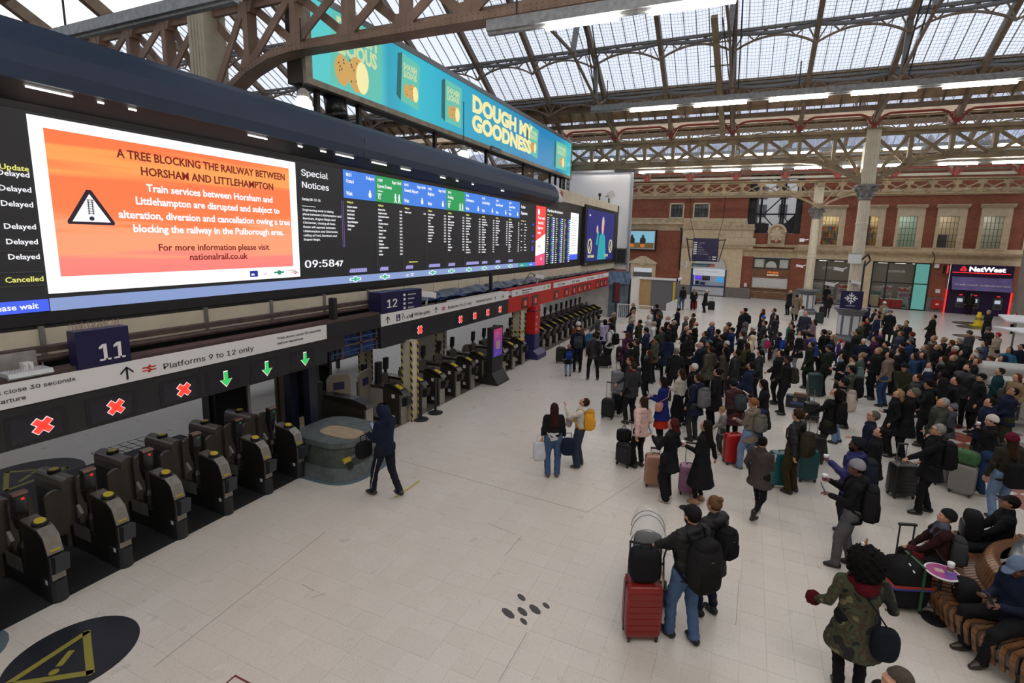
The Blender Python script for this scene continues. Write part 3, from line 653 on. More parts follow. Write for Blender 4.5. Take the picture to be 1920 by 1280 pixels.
for rr,oo,a,b in ((r,o,4.6,8.6),(r2,o2,9.1,13.1)):
    wp(rr, 'interior', MB().box(a,5.5,0,b,5.6,4).box(a-.05,.1,0,a,5.5,4).box(b,.1,0,b+.05,5.5,4).box(a,.1,3.9,b,5.5,4.0), SF, oo)
    lp = MB()
    for i in range(3):
        for j in range(3): lp.box(a+.5+i*1.2,.8+j*1.5,3.82,a+1.2+i*1.2,1.0+j*1.5,3.88)
    wp(rr, 'ceiling_lamp', lp, mat('lamp_warm_white'), oo)
    for i in range(4):
        x = a+.25+i*.98; y0 = 1.0+(i%2)*1.6
        wp(rr, 'shelf_unit', MB().box(x,y0,0,x+.75,y0+.3,.08).box(x,y0,.5,x+.75,y0+.3,.54).box(x,y0,.95,x+.75,y0+.3,.99).box(x,y0,1.4,x+.75,y0+.3,1.44).box(x,y0+.28,0,x+.75,y0+.3,1.8), WHITE, oo)
        for j in range(4):
            st = MB()
            for q in range(6): st.box(x+.03+q*.12,y0+.02,.08+.45*j if j else .08,x+.12+q*.12,y0+.2,(.08+.45*j)+RND.uniform(.12,.32))
            wp(rr, 'shop_stock', st, mat('stockb_%d'%((i+j)%5), [(.55,.04,.03),(.6,.42,.15),(.1,.25,.2),(.6,.55,.5),(.45,.15,.3)][(i+j)%5], .6), oo)
for i in range(3):
    x = (9.5,10.4,11.2)[i]; s_ = wthing('display_table', ['cream','red','second red'][i]+' display block low inside the right shop window', 'display', x, .5, 0)
    part(s_, 'block', MB().box(-.38,0,0,.38,.5,.75 if i else 1.0), mat('block_'+str(i>0), (.5,.025,.02) if i else (.6,.5,.33), .6)); part(s_, 'top', MB().box(-.4,-.02,.75 if i else 1.0,.4,.52,(.75 if i else 1.0)+.04), WHITE)
# bank cash machines ---------------------------------------------------
r = wthing('cash_machine_bay', 'dark purple bank cash machine bay with glowing red strips and lit sign', 'cash machine', 16.2, -.1, 0); o = (16.2,-.1,0)
PUR = mat('deep_purple_panel', (.022,.006,.05), .35); PUR2 = mat('lilac_awning', (.17,.13,.36), .5, var=.25, vscale=1.5); RG = scr('red_glow', (1,.02,.02), 1.6)
wp(r, 'back_panel', MB().box(14.4,-.12,0,18.25,.1,3.95), PUR, o)
wp(r, 'header', MB().box(14.36,-.55,3.05,18.05,-.1,3.95), PUR, o)
FIT.append((text(r, 'NatWest', (-.79,-.49,3.46), .36, scr('pure_white', (1,1,1), 1.3), RW, bold=.06), 2.2))
lg = MB()
for k in range(3):
    t = math.pi/2+k*2*math.pi/3; c_ = (15.08+.12*math.cos(t), 3.6+.12*math.sin(t))
    lg.prism([(c_[0]+.13*math.cos(t+q), c_[1]+.13*math.sin(t+q)) for q in (0,1.3,2.2,4.1,5.0)], -.58, -.55)
wp(r, 'bank_emblem', lg, scr('brand_red', (.75,.02,.03), 1), o)
wp(r, 'glow_line', MB().box(14.42,-.6,3.3,17.95,-.57,3.35), RG, o)
wp(r, 'awning', MB().prism([(-.5,3.0),(-1.0,1.98),(-.97,1.95),(-.4,2.95)],14.45,18.1,'x'), PUR2, o)
FIT.append((text(r, 'Free cash withdrawals', (-1.58,-.80,2.33), .2, WPL, Euler((math.pi/2-.45,0,0)), bold=.03), 3.3))
wp(r, 'glow_strip', MB().box(14.28,-.2,.02,14.36,-.12,1.9), RG, o); wp(r, 'glow_strip', MB().box(18.27,-.2,.02,18.35,-.12,1.9), RG, o)
ATMM = mat('atm_grey', (.07,.075,.085), .35)
for k,x in enumerate((15.25,16.17,17.57)):
    g = wp(r, 'cash_machine', MB().box(x-.28,-.2,.5,x+.28,-.1,1.42), ATMM, o)
    c_ = MB().box(x-.2,-.215,.98,x+.15,-.2,1.25); q = part(g, 'display', c_, scr('atm', (.55,.6,.68), .8), o)
    part(g, 'keypad', MB().box(x-.15,-.23,.62,x+.18,-.2,.8), DARK, o); part(g, 'top_logo', MB().box(x-.1,-.2,1.5,x+.1,-.15,1.58), scr('brand_red'), o)
# small wall fittings
def wsolo(name, mb, m, label, cat, group=None): return solo(name, mb, m, label, cat, group, M=WM)
r = wthing('fire_box', 'red wall box on the granite plinth beside the teal window', 'wall box', 13.8, -.1, .3); o = (13.8,-.1,.3)
wp(r, 'case', MB().box(13.47,-.3,.3,14.13,-.05,1.02), mat('signal_red', (.5,.012,.01), .4), o); wp(r, 'label_plate', MB().box(13.7,-.31,.58,13.9,-.3,.72), WHITE, o)
r = wthing('projecting_sign', 'small black projecting sign with a red glowing edge left of the bank sign', 'sign', 14.0, -.3, 3.2); o = (14,-.3,3.2)
wp(r, 'panel', MB().box(13.9,-.6,3.2,14.05,0,3.84), BLACK, o); wp(r, 'glow_edge', MB().box(14.05,-.6,3.2,14.12,-.54,3.84), RG, o)
wsolo('paper_notice', MB().box(13.62,-.02,1.56,13.93,-.005,1.88), WHITE, 'white paper notice on the brick pier above the red wall box', 'notice')
wsolo('paper_notice', MB().box(18.9,-.03,1.2,19.6,-.005,2.02), WHITE, 'white panel on the brick wall right of the cash machines', 'notice')
r = wthing('security_camera', 'grey security camera on the wall between the teal window and the bank', 'camera', 13.4, -.2, 3.6); o = (13.4,-.2,3.6)
wp(r, 'body', MB().box(13.28,-.4,3.6,13.55,0,3.9), WPL, o); wp(r, 'cable', MB().tube([(13.2,-.1,3.9),(13.15,-.6,4.4),(12.95,-.55,4.9)],.03), BLACK, o)
wsolo('drainpipe', MB().cyl((-7.15,-.08,2.4),(-7.15,-.08,6.4),.06,8).box(-7.3,-.16,6.35,-7.0,0,6.55), BLACK, 'black drainpipe at the left edge of the stone gateway', 'pipe')
wsolo('wall_lamp', MB().box(-6.45,-.46,2.6,-6.3,-.3,3.3), WPL, 'slim white wall lamp on the stone beside the hanging blue sign', 'lamp')
wsolo('wall_box', MB().box(-.95,-.15,1.1,-.7,-.05,1.45), WPL, 'small grey electrical box on the brick strip left of the burrito bar', 'box')
r = wthing('door_portal', 'stone pedimented doorway with grey louvre above the hoarding', 'doorway', -10.85, -.1, 0); o = (-10.85,-.1,0)
wp(r, 'pediment', MB().prism([(-12.3,2.85),(-9.4,2.85),(-9.4,3.0),(-10.6,3.62),(-11.1,3.62),(-12.3,3.0)],-.35,.1), STONE2, o); wp(r, 'keystone', MB().prism([(-11.05,2.7),(-10.65,2.7),(-10.55,3.4),(-11.15,3.4)],-.42,.0), STONE2, o)
wp(r, 'jamb', MB().box(-12.15,-.2,0,-11.85,.1,2.85).box(-9.85,-.2,0,-9.5,.1,2.85).box(-11.85,-.2,2.42,-9.85,.1,2.85), STONE2, o)
wp(r, 'sign_panel', MB().box(-11.8,-.1,1.98,-9.9,-.05,2.42), scr('pale', (.6,.65,.7), .7), o)
for k in range(7): wp(r, 'louvre', MB().box(-11.8,-.12,1.42+k*.08,-9.9,.0,1.47+k*.08), mat('louvre_grey', (.2,.2,.2), .5), o)
r = wthing('poster_screen', 'wide advertising screen of two people outdoors high on the red brick wall', 'screen', -11.2, -.2, 4.3); o = (-11.2,-.2,4.3)
wp(r, 'case', MB().box(-13.1,-.3,4.2,-9.6,-.02,6.3), BLACK, o)
wp(r, 'frame', MB().box(-13.0,-.34,4.35,-9.72,-.3,6.2), WPL, o)
wp(r, 'sky', MB().box(-12.95,-.36,4.42,-9.8,-.34,6.12), scr('sky2', (.22,.48,.62), .9), o); wp(r, 'field', MB().box(-12.95,-.37,4.42,-9.8,-.36,5.0), scr('field', (.12,.08,.03), .9), o)
for x,c in ((-12.1,(.01,.01,.012)),(-10.95,(.02,.015,.015))):
    wp(r, 'pictured_figure', MB().ell((x,-.375,5.65),(.12,.01,.16),10,6).ell((x,-.375,5.2),(.32,.01,.4),10,6), scr('fig'+str(x), c, 1), o); wp(r, 'pictured_figure', MB().ell((x,-.38,4.7),(.25,.01,.2),10,6), scr('figo', (.5,.15,.02), 1), o)
# hanging direction sign (stands clear of the wall)
r = thing('hanging_sign', 'large dark blue direction sign hanging from wires in front of the stone gateway', 'sign', (-4.3,44,4.0))
a = atY(1300,446,44); b = atY(1345,491,44); X0,X1,Z0,Z1 = a.x,b.x,b.z,a.z
wpart(r, 'panel', MB().box(X0,43.95,Z0,X1,44.05,Z1), NAVY)
for s_,x in ((-1,X0),(1,X1)):
    g = MB().quadbox([(x+s_*.05,43.95,Z0),(x+s_*.1,43.7,Z0),(x+s_*.14,43.7,Z0),(x+s_*.1,44.05,Z0),(x+s_*.45,43.95,Z1),(x+s_*.5,43.6,Z1),(x+s_*.54,43.6,Z1),(x+s_*.5,44.05,Z1)]); wpart(r, 'side_wing', g, NAVY)
    wpart(r, 'arm', MB().cyl((x,44,Z1-.15),(x+s_*.5,43.8,Z1-.1),.04,6), BLACK)
    wpart(r, 'wire', MB().tube([(x-s_*.1,44,Z1),(x+s_*.25,43,Z1+1.6),(x+s_*.3,42,8.7)],.02), BLACK)
for k,s_ in enumerate(('Victoria Place','Taxis','Car park','Coach station','Platforms 15 to 19','Way out to Buckingham')):
    text(r, s_, (X0+.45+4.3,-.07,Z1-.42-k*.18-4.0), .085, WL, RW, res=1); wpart(r, 'pictogram', MB().box(X0+.08,43.93,Z1-.42-k*.18,X0+.35,43.95,Z1-.32-k*.18), WL)
for k,s_ in enumerate(('Trains','Toilets')): text(r, s_, (X1-.5+4.3,-.07,Z0+.35-k*.18-4.0), .085, WL, RW, align='RIGHT', res=1); wpart(r, 'pictogram', MB().box(X1-.42,43.93,Z0+.34-k*.18,X1-.12,43.95,Z0+.43-k*.18), WL)
r = thing('welcome_sign', 'small teal welcome sign directly below the hanging blue sign', 'sign', (-4.3,44.3,3.6))
a = atY(1297,493,44.3); b = atY(1340,501,44.3)
wpart(r, 'panel', MB().box(a.x,44.3,b.z,b.x,44.36,a.z), mat('teal_sign', (.03,.11,.15), .4)); text(r, 'Welcome to Victoria Station', (a.x+.1+4.3,-.01,(a.z+b.z)/2-3.65), .1, WL, RW, res=1)
wpart(r, 'accent', MB().prism([(b.x-.5,b.z),(b.x,b.z),(b.x,a.z),(b.x-.25,a.z)],44.28,44.3), mat('coral_print', (.5,.12,.1), .5))
for k,(x,y,lab) in enumerate(((1503,482,'upper'),(1655//1,0,''),)):
    if not lab: continue
    p = atY(1503,450,42.6); r = thing('security_camera', 'white security camera on the upper shaft of the farther cream column', 'camera', tuple(p))
    part(r, 'body', MB().box(-.15,-.3,-.12,.15,.1,.12), WPL); part(r, 'bracket', MB().cyl((.1,0,0),(.45,.2,.05),.04,6), WPL)
for (x,y,lab) in ((1502,499,'left side of the farther cream column'),(1576,505,'left of the near cream column above the meeting point sign'),(1608,530,'right of the meeting point sign'),(1560,533,'near cream column just above the meeting point sign')):
    p = atY(x,y,42.2 if x < 1510 else 30.9); r = thing('security_camera', 'white bracketed security camera '+lab, 'camera', tuple(p))
    part(r, 'body', MB().bar((-.35,-.12,.06),(.12,0,-.03),.16,.16), WPL); part(r, 'lens', MB().cyl((-.36,-.12,.06),(-.38,-.125,.062),.06,8), BLACK); part(r, 'bracket', MB().cyl((.05,0,0),(.3 if x!=1608 else -.3,.15,.1),.03,6), WPL)
p = atY(1602,483,31); r = thing('junction_box', 'grey equipment box strapped to the near cream column', 'box', (p.x,30.95,p.z))
part(r, 'case', MB().box(-.28,-.22,-.3,.28,.05,.22), WPL); part(r, 'lid', MB().box(-.3,-.24,.2,.3,.06,.26), mat('grey_lid', (.4,.4,.4), .5)); part(r, 'cable_clump', MB().tube([(.3,-.1,-.1),(.55,-.15,.2),(.7,-.1,-.1),(.5,-.1,-.4)],.04), BLACK)
def pan(r, name, Y0, Y1, z0, z1, X, m, t=.012, label=None):
    return wpart(r, name, MB().box(X-t,Y0,z0,X,Y1,z1), m, label)
def tx(r, s, Y, z, h, m, X, **k):
    return text(r, s, Vector((X,Y,z))-Vector(r.location), h, m, RE, **k)
BX = -9.2
SWT = scr('text_white', (.9,.9,.95), 1.1); SYEL = scr('text_yellow', (.85,.85,.2), 1.0); SBLUE = scr('blue', (.045,.18,.63), 1.25); SGRN = scr('green', (.015,.27,.075), 1.2)
SLAV = scr('lavender', (.23,.31,.56), 1.1); SRED = scr('red', (.85,.06,.055), 1.1)
r = thing('departure_board', 'giant black departure board with orange disruption notice and blue and green columns', 'departure board', (-9.4,3,3.5))
wpart(r, 'case', MB().box(-9.5,-1,3.45,-9.23,28.6,7.0), BLACK)
pan(r, 'led_panel', -1, 28.0, 3.95, 6.56, BX-.01, SK, .02)
# orange notice
pan(r, 'notice_screen', 3.84, 8.25, 4.05, 6.51, BX, SW)
og = bpy.data.materials.new('screen_orange_streaks'); og.use_nodes = True; nt = og.node_tree; p = nt.nodes['Principled BSDF']; p.inputs['Base Color'].default_value = (.01,.01,.01,1)
tc = nt.nodes.new('ShaderNodeTexCoord'); mp = nt.nodes.new('ShaderNodeMapping'); mp.inputs['Scale'].default_value = (1,.16,3.4); nz = nt.nodes.new('ShaderNodeTexNoise'); nz.inputs['Scale'].default_value = 2.2; nz.inputs['Detail'].default_value = 1
sp = nt.nodes.new('ShaderNodeSeparateXYZ'); nt.links.new(tc.outputs['Object'], mp.inputs[0]); nt.links.new(mp.outputs[0], nz.inputs['Vector']); nt.links.new(tc.outputs['Generated'], sp.inputs[0])
cr = nt.nodes.new('ShaderNodeValToRGB'); e = cr.color_ramp.elements; e[0].position = 0; e[0].color = (1,.24,.21,1); e[1].position = 1; e[1].color = (1,.2,.06,1)
for ps,c in ((.12,(1,.26,.21,1)),(.2,(1,.38,.2,1)),(.38,(1,.36,.17,1)),(.45,(1,.22,.07,1)),(.7,(1,.2,.065,1)),(.8,(1,.38,.1,1)),(.93,(1,.36,.09,1))): q = e.new(ps); q.color = c
ad = nt.nodes.new('ShaderNodeMath'); ad.operation = 'MULTIPLY_ADD'; ad.inputs[1].default_value = .35; nt.links.new(nz.outputs['Fac'], ad.inputs[0])
su = nt.nodes.new('ShaderNodeMath'); su.operation = 'SUBTRACT'; su.inputs[1].default_value = .17; nt.links.new(sp.outputs[2], su.inputs[0]); nt.links.new(su.outputs[0], ad.inputs[2])
nt.links.new(ad.outputs[0], cr.inputs[0]); nt.links.new(cr.outputs[0], p.inputs['Emission Color']); p.inputs['Emission Strength'].default_value = 1.0
pan(r, 'orange_notice', 4.0, 8.07, 4.29, 6.36, BX+.006, og)
MAR = scr('maroon', (.2,.008,.006), 1)
X1 = BX+.012
def fit(t, w): FIT.append((t,w)); return t
def mid(s, Ya, Yb, z, h, m, bold=.0):
    t = tx(r, s, (Ya+Yb)/2, z, h, m, X1, align='CENTER', bold=bold); bpy.context.view_layer.update() if 0 else None
    FIT.append((t, Yb-Ya)); return t
mid('A TREE BLOCKING THE RAILWAY BETWEEN', 4.87, 7.96, 6.10, .135, MAR, .03)
mid('HORSHAM AND LITTLEHAMPTON', 5.19, 7.66, 5.87, .135, MAR, .03)
for s,a,b,z in (('Train services between Horsham and',5.25,7.63,5.615),('Littlehampton are disrupted and subject to',5.07,7.78,5.40),('alteration, diversion and cancellation owing a tree',4.81,8.03,5.17),('blocking the railway in the Pulborough area.',5.0,7.86,4.955)):
    mid(s, a, b, z, .125, SWT, .035)
mid('For more information please visit', 5.35, 7.48, 4.65, .12, MAR, .02); mid('nationalrail.co.uk', 5.85, 6.98, 4.48, .12, MAR, .02)
wpart(r, 'warning_triangle', MB().prism([(4.16,5.05),(4.74,5.05),(4.75,5.09),(4.48,5.56),(4.42,5.56),(4.15,5.09)],X1-.01,X1,'x'), scr('ink', (.02,.008,.02), 1))
wpart(r, 'warning_fill', MB().prism([(4.21,5.09),(4.69,5.09),(4.45,5.5)],X1-.005,X1+.004,'x'), SW)
tk = MB()
for y in (4.425,4.475): tk.box(X1,y-.006,5.2,X1+.007,y+.006,5.42)
for k in range(7): tk.box(X1,4.405,5.21+k*.033,X1+.008,4.495,5.22+k*.033)
tk.cyl((X1,4.45,5.14),(X1+.008,4.45,5.14),.033,12)
wpart(r, 'track_symbol', tk, scr('ink2', (.02,.02,.05), 1))
pan(r, 'operator_logo', 7.02, 7.19, 4.11, 4.23, X1, scr('seblue', (.01,.02,.3), 1)); tx(r, 'se', 7.04, 4.14, .06, SW, X1+.004, bold=.04, res=1)
tx(r, 'GX', 7.32, 4.13, .07, scr('gxp', (.5,.2,.25), 1), X1, res=1); pan(r, 'operator_logo', 7.58, 7.82, 4.155, 4.19, X1, scr('sogreen', (.02,.25,.17), 1)); wpart(r, 'operator_logo', MB().cyl((X1-.002,7.7,4.17),(X1+.002,7.7,4.17),.05,12), scr('sogreen'))
tx(r, 'SouthWestern', 7.9, 4.19, .04, scr('gxp'), X1, res=1); wpart(r, 'operator_logo', MB().prism([(7.95,4.17),(8.12,4.14),(8.16,4.10)],X1-.002,X1+.002,'x').prism([(8.0,4.19),(8.16,4.17),(8.2,4.12)],X1-.002,X1+.002,'x'), scr('gxp'))
# left slice of the list
for s,z,m in (('Update',5.74,SYEL),('Delayed',5.66,SWT),('Delayed',5.46,SWT),('Delayed',5.26,SWT),('Delayed',4.96,SWT),('Delayed',4.755,SWT),('Delayed',4.55,SWT)):
    tx(r, s, 3.79, z, .075, m, X1, align='RIGHT', bold=.015)
tx(r, 'Cancelled', 3.8, 4.24, .075, SYEL, X1, align='RIGHT', bold=.015)
for z in (4.66,4.37,4.18): pan(r, 'divider', 1, 3.8, z, z+.006, X1, STEEL)
pan(r, 'wait_bar', 1, 3.82, 3.81, 3.98, X1, scr('violetblue', (.06,.12,.85), 1.1)); tx(r, 'Please wait', 3.7, 3.86, .085, SWT, X1+.003, align='RIGHT', bold=.02)
# special notices
fit(tx(r, 'Special\nNotices', 8.38, 6.26, .19, SWT, X1, line=1.0, bold=.015), .77)
tx(r, 'Sunday 08-12-24', 8.38, 5.73, .08, SWT, X1, sx=.82); pan(r, 'divider', 8.39, 8.75, 5.6, 5.61, X1, SWT)
tx(r, 'Engineering work is taking\nplace between Littlehampton and\nBarnham, Bognor Regis and\nChichester, closing all lines.\nBuses will operate between\nLittlehampton and Chichester,\ncalling at Ford, Barnham and\nBognor Regis.', 8.38, 5.5, .068, SWT, X1, sx=.71, line=1.0, res=1)
FIT.append((list(COL.objects)[-1], 1.14))
fit(tx(r, '09:58', 8.36, 4.24, .235, SWT, X1, bold=.05), .86); fit(tx(r, '47', 9.28, 4.24, .14, SWT, X1, bold=.03), .27)
f = MB()
for a in ((9.56,9.565,4.7,5.8),(9.61,9.615,4.7,5.8),(9.56,9.615,4.7,4.705),(9.56,9.615,5.8,5.805)): f.box(X1-.004,a[0],a[2],X1,a[1],a[3])
wpart(r, 'scroll_bar', f, scr('lilac_line', (.3,.2,.6), 1))
pan(r, 'operator_strip', 3.84, 19.8, 3.8, 3.985, BX, SLAV)
edges = [9.65,10.78,11.9,13.04,14.15,15.29,16.43,17.52,18.67,19.8]
HD = [('08:51','Delayed','Oxted','Wait','',0),('10:00','Expt 10:01','Epsom Downs','12','via Norbury\nPlatform',1),('10:01','Expt 10:04','Gatwick Airport','Wait','',0),('10:03','Expt 10:05','Brighton','Wait','',0),('10:10','','Dorking','13','via Sutton\nPlatform',1),('10:16','','Littlehampton','Wait','',0),('10:20','','London Bridge','Wait','',0),('10:23','','East Grinstead','Wait','',0),('10:30','','Epsom Downs','Wait','via Norbury',0)]
CA = [['Clapham Junction','East Croydon','Sanderstead','Riddlesdown','Upper Warlingham','Woldingham','Oxted'],
 ['Battersea Park','Clapham Junction','Wandsworth Common','Balham','Streatham Common','Norbury','Thornton Heath','Selhurst','West Croydon','Waddon','Wallington','Carshalton Beeches','Sutton','Belmont'],
 ['Gatwick Airport'],['Clapham Junction','East Croydon','Purley','Horley','Gatwick Airport','Three Bridges','Haywards Heath','Burgess Hill','Hassocks','Brighton'],
 ['Clapham Junction','Balham','Mitcham Eastfields','Mitcham Junction','Hackbridge','Carshalton','Sutton','Cheam','Ewell East','Epsom','Ashtead','Leatherhead','Dorking'],
 ['Clapham Junction','East Croydon','Gatwick Airport','Haywards Heath','Burgess Hill','Hassocks','Preston Park','Hove','Portslade','Shoreham-by-Sea','Lancing','Worthing','West Worthing','Goring-by-Sea'],
 ['Battersea Park','Clapham Junction','Wandsworth Common','Balham','Streatham Hill','West Norwood','Gipsy Hill','Crystal Palace','Sydenham','Forest Hill','Honor Oak Park','Brockley','New Cross Gate','London Bridge'],
 ['Clapham Junction','East Croydon','Sanderstead','Riddlesdown','Upper Warlingham','Woldingham','Oxted','Hurst Green','Lingfield','Dormans','East Grinstead'],
 ['Battersea Park','Clapham Junction','Wandsworth Common','Balham','Streatham Common','Norbury','Thornton Heath','Selhurst','West Croydon','Waddon','Wallington','Carshalton','Sutton','Belmont']]
for i,(a,b) in enumerate(zip(edges, edges[1:])):
    t_,ex,to,st,via,g = HD[i]; cm = SGRN if g else SBLUE
    hz = pan(r, 'column_header', a, b-.004, 5.89, 6.555, BX+.004, cm)
    tx(r, t_, a+.07, 6.41, .085, SWT, X1, sx=.8, bold=.02, res=1)
    if ex: tx(r, ex, b-.05, 6.41, .085, SWT, X1, sx=.8, bold=.02, align='RIGHT', res=1)
    tx(r, to, a+.07, 6.255, .1, SWT, X1, sx=.72, bold=.015, res=1)
    if via: tx(r, via, a+.07, 6.15, .055, SWT, X1, sx=.8, res=1)
    tx(r, st, a+.07, 5.96, .1 if not g else .12, SWT, X1, sx=.75, bold=.02, res=1)
    if g:
        w = MB()
        for y,s in ((b-.32,1),(b-.16,1)):
            w.cyl((X1-.002,y,6.13),(X1+.002,y,6.13),.026,8); w.prism([(y-.03,5.98),(y+.03,5.98),(y+.035,6.1),(y-.035,6.1)],X1-.002,X1+.002,'x'); w.prism([(y-.06,5.91),(y-.03,5.91),(y+.02,6.0),(y-.01,6.0)],X1-.002,X1+.002,'x'); w.prism([(y+.03,5.91),(y+.06,5.91),(y+.03,6.0),(y,6.0)],X1-.002,X1+.002,'x')
        wpart(r, 'walking_symbol', w, SWT)
    else: wpart(r, 'waiting_symbol', MB().ell((X1,b-.22,6.03),(.003,.055,.075),12,8).ell((X1,b-.22,6.12),(.003,.03,.03),8,6), SWT)
    tx(r, 'Calling at:', a+.08, 5.77, .07, SYEL, X1, sx=.75, res=1)
    n = len(CA[i]); tx(r, '\n'.join(CA[i]), a+.08, 5.66, .068, SWT, X1, sx=.68, line=.98, res=1)
    if i: 
        h0 = 10*60+[0,0,30,11,17,25,28,30,38][i]; tx(r, '\n'.join('%d:%02d'%((h0+4*k)//60,(h0+4*k)%60) for k in range(n)), b-.04, 5.66, .068, SWT, X1, sx=.68, line=.98, align='RIGHT', res=1)
        pan(r, 'divider', a-.004, a+.004, 4.0, 4.95, X1, STEEL)
    tr = MB(); nc = [8,4,4,8,5,12,5,5,5][i]; tr.prism([(a+.1,4.06),(a+.1,4.10),(a+.14,4.16),(a+.16,4.16),(a+.16,4.06)],X1-.002,X1+.002,'x')
    for k in range(nc): tr.box(X1-.002,a+.17+k*.07,4.06,X1+.002,a+.23+k*.07,4.16)
    wpart(r, 'train_symbol', tr, scr('lilac', (.35,.33,.7), 1))
    if i == 2: tx(r, 'GX', a+.1, 3.84, .1, SWT, X1, res=1); tx(r, 'GATWICK\nEXPRESS', a+.32, 3.9, .035, SWT, X1, res=1)
    else:
        wpart(r, 'operator_logo', MB().box(X1-.004,a+.1,3.855,X1,a+.5,3.925).cyl((X1-.004,a+.3,3.89),(X1,a+.3,3.89),.085,14), SWT)
        wpart(r, 'operator_logo', MB().box(X1-.004,a+.14,3.872,X1+.003,a+.46,3.908).cyl((X1-.004,a+.3,3.89),(X1+.002,a+.3,3.89),.06,14), scr('sogreen2', (.05,.5,.3), 1))
tx(r, 'Gatwick Express service', 12.15, 4.24, .055, SYEL, X1, sx=.75, res=1)
tx(r, 'Further\nDepartures', 19.92, 6.32, .14, SWT, X1, sx=.75, line=1.35, bold=.01)
tx(r, 'Time  Destination        Plat', 19.95, 5.77, .06, SYEL, X1, sx=.75, res=1)
for k,(a_,b_,c_) in enumerate((('10:32','Brighton','14'),('','via Gatwick Airport',''),('10:35','Littlehampton',''),('','via Hove',''),('10:38','Dorking','10'),('','via Sutton',''),('10:40','Ore','15'),('','via Eastbourne',''),('10:46','London Bridge','12'),('10:53','East Grinstead','13'))):
    z = 5.64-k*.125
    if a_: tx(r, a_, 19.95, z, .06, SWT, X1, sx=.7, res=1)
    tx(r, b_, 20.3, z, .06 if a_ else .05, SWT, X1, sx=.7, res=1)
    if c_: pan(r, 'platform_box', 21.18, 21.34, z-.02, z+.08, X1, scr('boxblue', (.05,.08,.6), 1))
pan(r, 'divider', 19.85, 21.6, 4.6, 4.608, X1, STEEL)
pan(r, 'key_bar', 19.85, 20.75, 3.8, 3.98, BX, scr('teal', (.03,.35,.33), 1)); pan(r, 'key_bar', 20.76, 21.6, 3.8, 3.98, BX, SBLUE); tx(r, 'Arrivals', 20.0, 3.86, .08, SWT, X1, res=1); tx(r, 'Services', 20.95, 3.86, .08, SWT, X1, res=1)
pan(r, 'red_advert', 21.63, 22.78, 3.8, 6.56, BX+.002, SRED)
wpart(r, 'white_band', MB().prism([(21.63,4.25),(22.78,4.4),(22.78,5.3),(21.63,4.95)],BX,BX+.006,'x'), SW); wpart(r, 'pink_band', MB().prism([(21.63,3.8),(22.78,3.8),(22.78,4.4),(21.63,4.25)],BX,BX+.006,'x'), scr('pink', (.8,.08,.2), 1.1))
tx(r, 'Your next\nGatwick\nExpress\ntrain', 21.8, 5.95, .15, SWT, X1, sx=1.0, bold=.02, res=1, line=1.1); tx(r, '6 mins', 21.8, 4.65, .16, STEEL, X1, sx=.9, res=1); tx(r, 'GX', 22.2, 4.05, .18, SWT, X1, res=1)
wpart(r, 'train_symbol', MB().box(X1-.004,21.8,6.15,X1,22.0,6.4).box(X1-.002,21.83,6.25,X1+.002,21.97,6.36), SWT)
tx(r, 'Next fastest direct trains to', 22.95, 6.36, .14, SWT, X1, sx=1.0, bold=.02, res=1)
tx(r, 'Destination        Plat  Time', 22.95, 6.2, .06, SYEL, X1, res=1)
ST_ = 'Angmering Arundel Ashtead Balham Barnham Bognor Bosham Brighton Cheam Chichester Crawley Dorking Earlswood Epsom Faygate Ford Gatwick Hackbridge Hassocks Havant Horley Horsham Hove Ifield'.split()
for c in range(3):
    y = 22.95+c*1.22
    for k in range(22):
        z = 6.06-k*.105; tx(r, ST_[(k+c*7)%24], y, z, .06, SWT, X1, sx=1.0, res=1)
        pan(r, 'platform_box', y+.62, y+.78, z-.02, z+.07, X1, scr('boxblue') if (k*7+c)%3 else scr('boxgreen', (.03,.4,.25), 1)) if k%1 == 0 else None
        pan(r, 'due_time', y+.84, y+1.0, z, z+.055, X1, SWT) if (k+c)%1 == 0 else None
pan(r, 'white_list', 26.46, 27.8, 4.25, 6.52, BX+.002, SW); pan(r, 'blue_footer', 26.46, 27.8, 3.95, 4.25, BX+.002, scr('violetblue'))
for k in range(14): pan(r, 'list_row', 26.6, 27.5, 6.25-k*.14, 6.28-k*.14, X1-.004, scr('greyrow', (.45,.4,.45), 1))
# dark surround, canopy
struct('trim_1', MB().box(-9.6,-2,6.56,-9.2,28.2,7.0).box(-9.6,-2,3.62,-9.2,28.2,3.8), BLACK)
CAN = mat('blue_canopy_fabric', (.022,.042,.085), .6, var=.1, vscale=.4)
r = thing('canopy', 'long dark blue curved fabric canopy above the departure board', 'canopy', (-8.9,4,6.85))
g = MB(); prof = [(-9.55,7.72),(-9.2,7.7),(-8.95,7.55),(-8.78,7.3),(-8.74,7.05),(-8.78,6.86),(-8.86,6.86),(-8.84,7.05),(-8.9,7.28),(-9.05,7.45),(-9.55,7.6)]
g.prism([(x,z) for x,z in prof], -2, 23.3); wpart(r, 'fabric', g, CAN)
wpart(r, 'seam', MB().box(-8.77,9.95,6.88,-8.745,9.96,7.3), STEEL)
wpart(r, 'soffit', MB().quadbox([(-9.25,-2,6.62),(-8.8,-2,6.9),(-8.8,23.3,6.9),(-9.25,23.3,6.62),(-9.25,-2,6.66),(-8.8,-2,6.94),(-8.8,23.3,6.94),(-9.25,23.3,6.66)]), BLACK)
wpart(r, 'end_panel', MB().prism([(x,z) for x,z in prof[:6]]+[(-9.55,6.9)], 23.3, 23.9), WHITE)
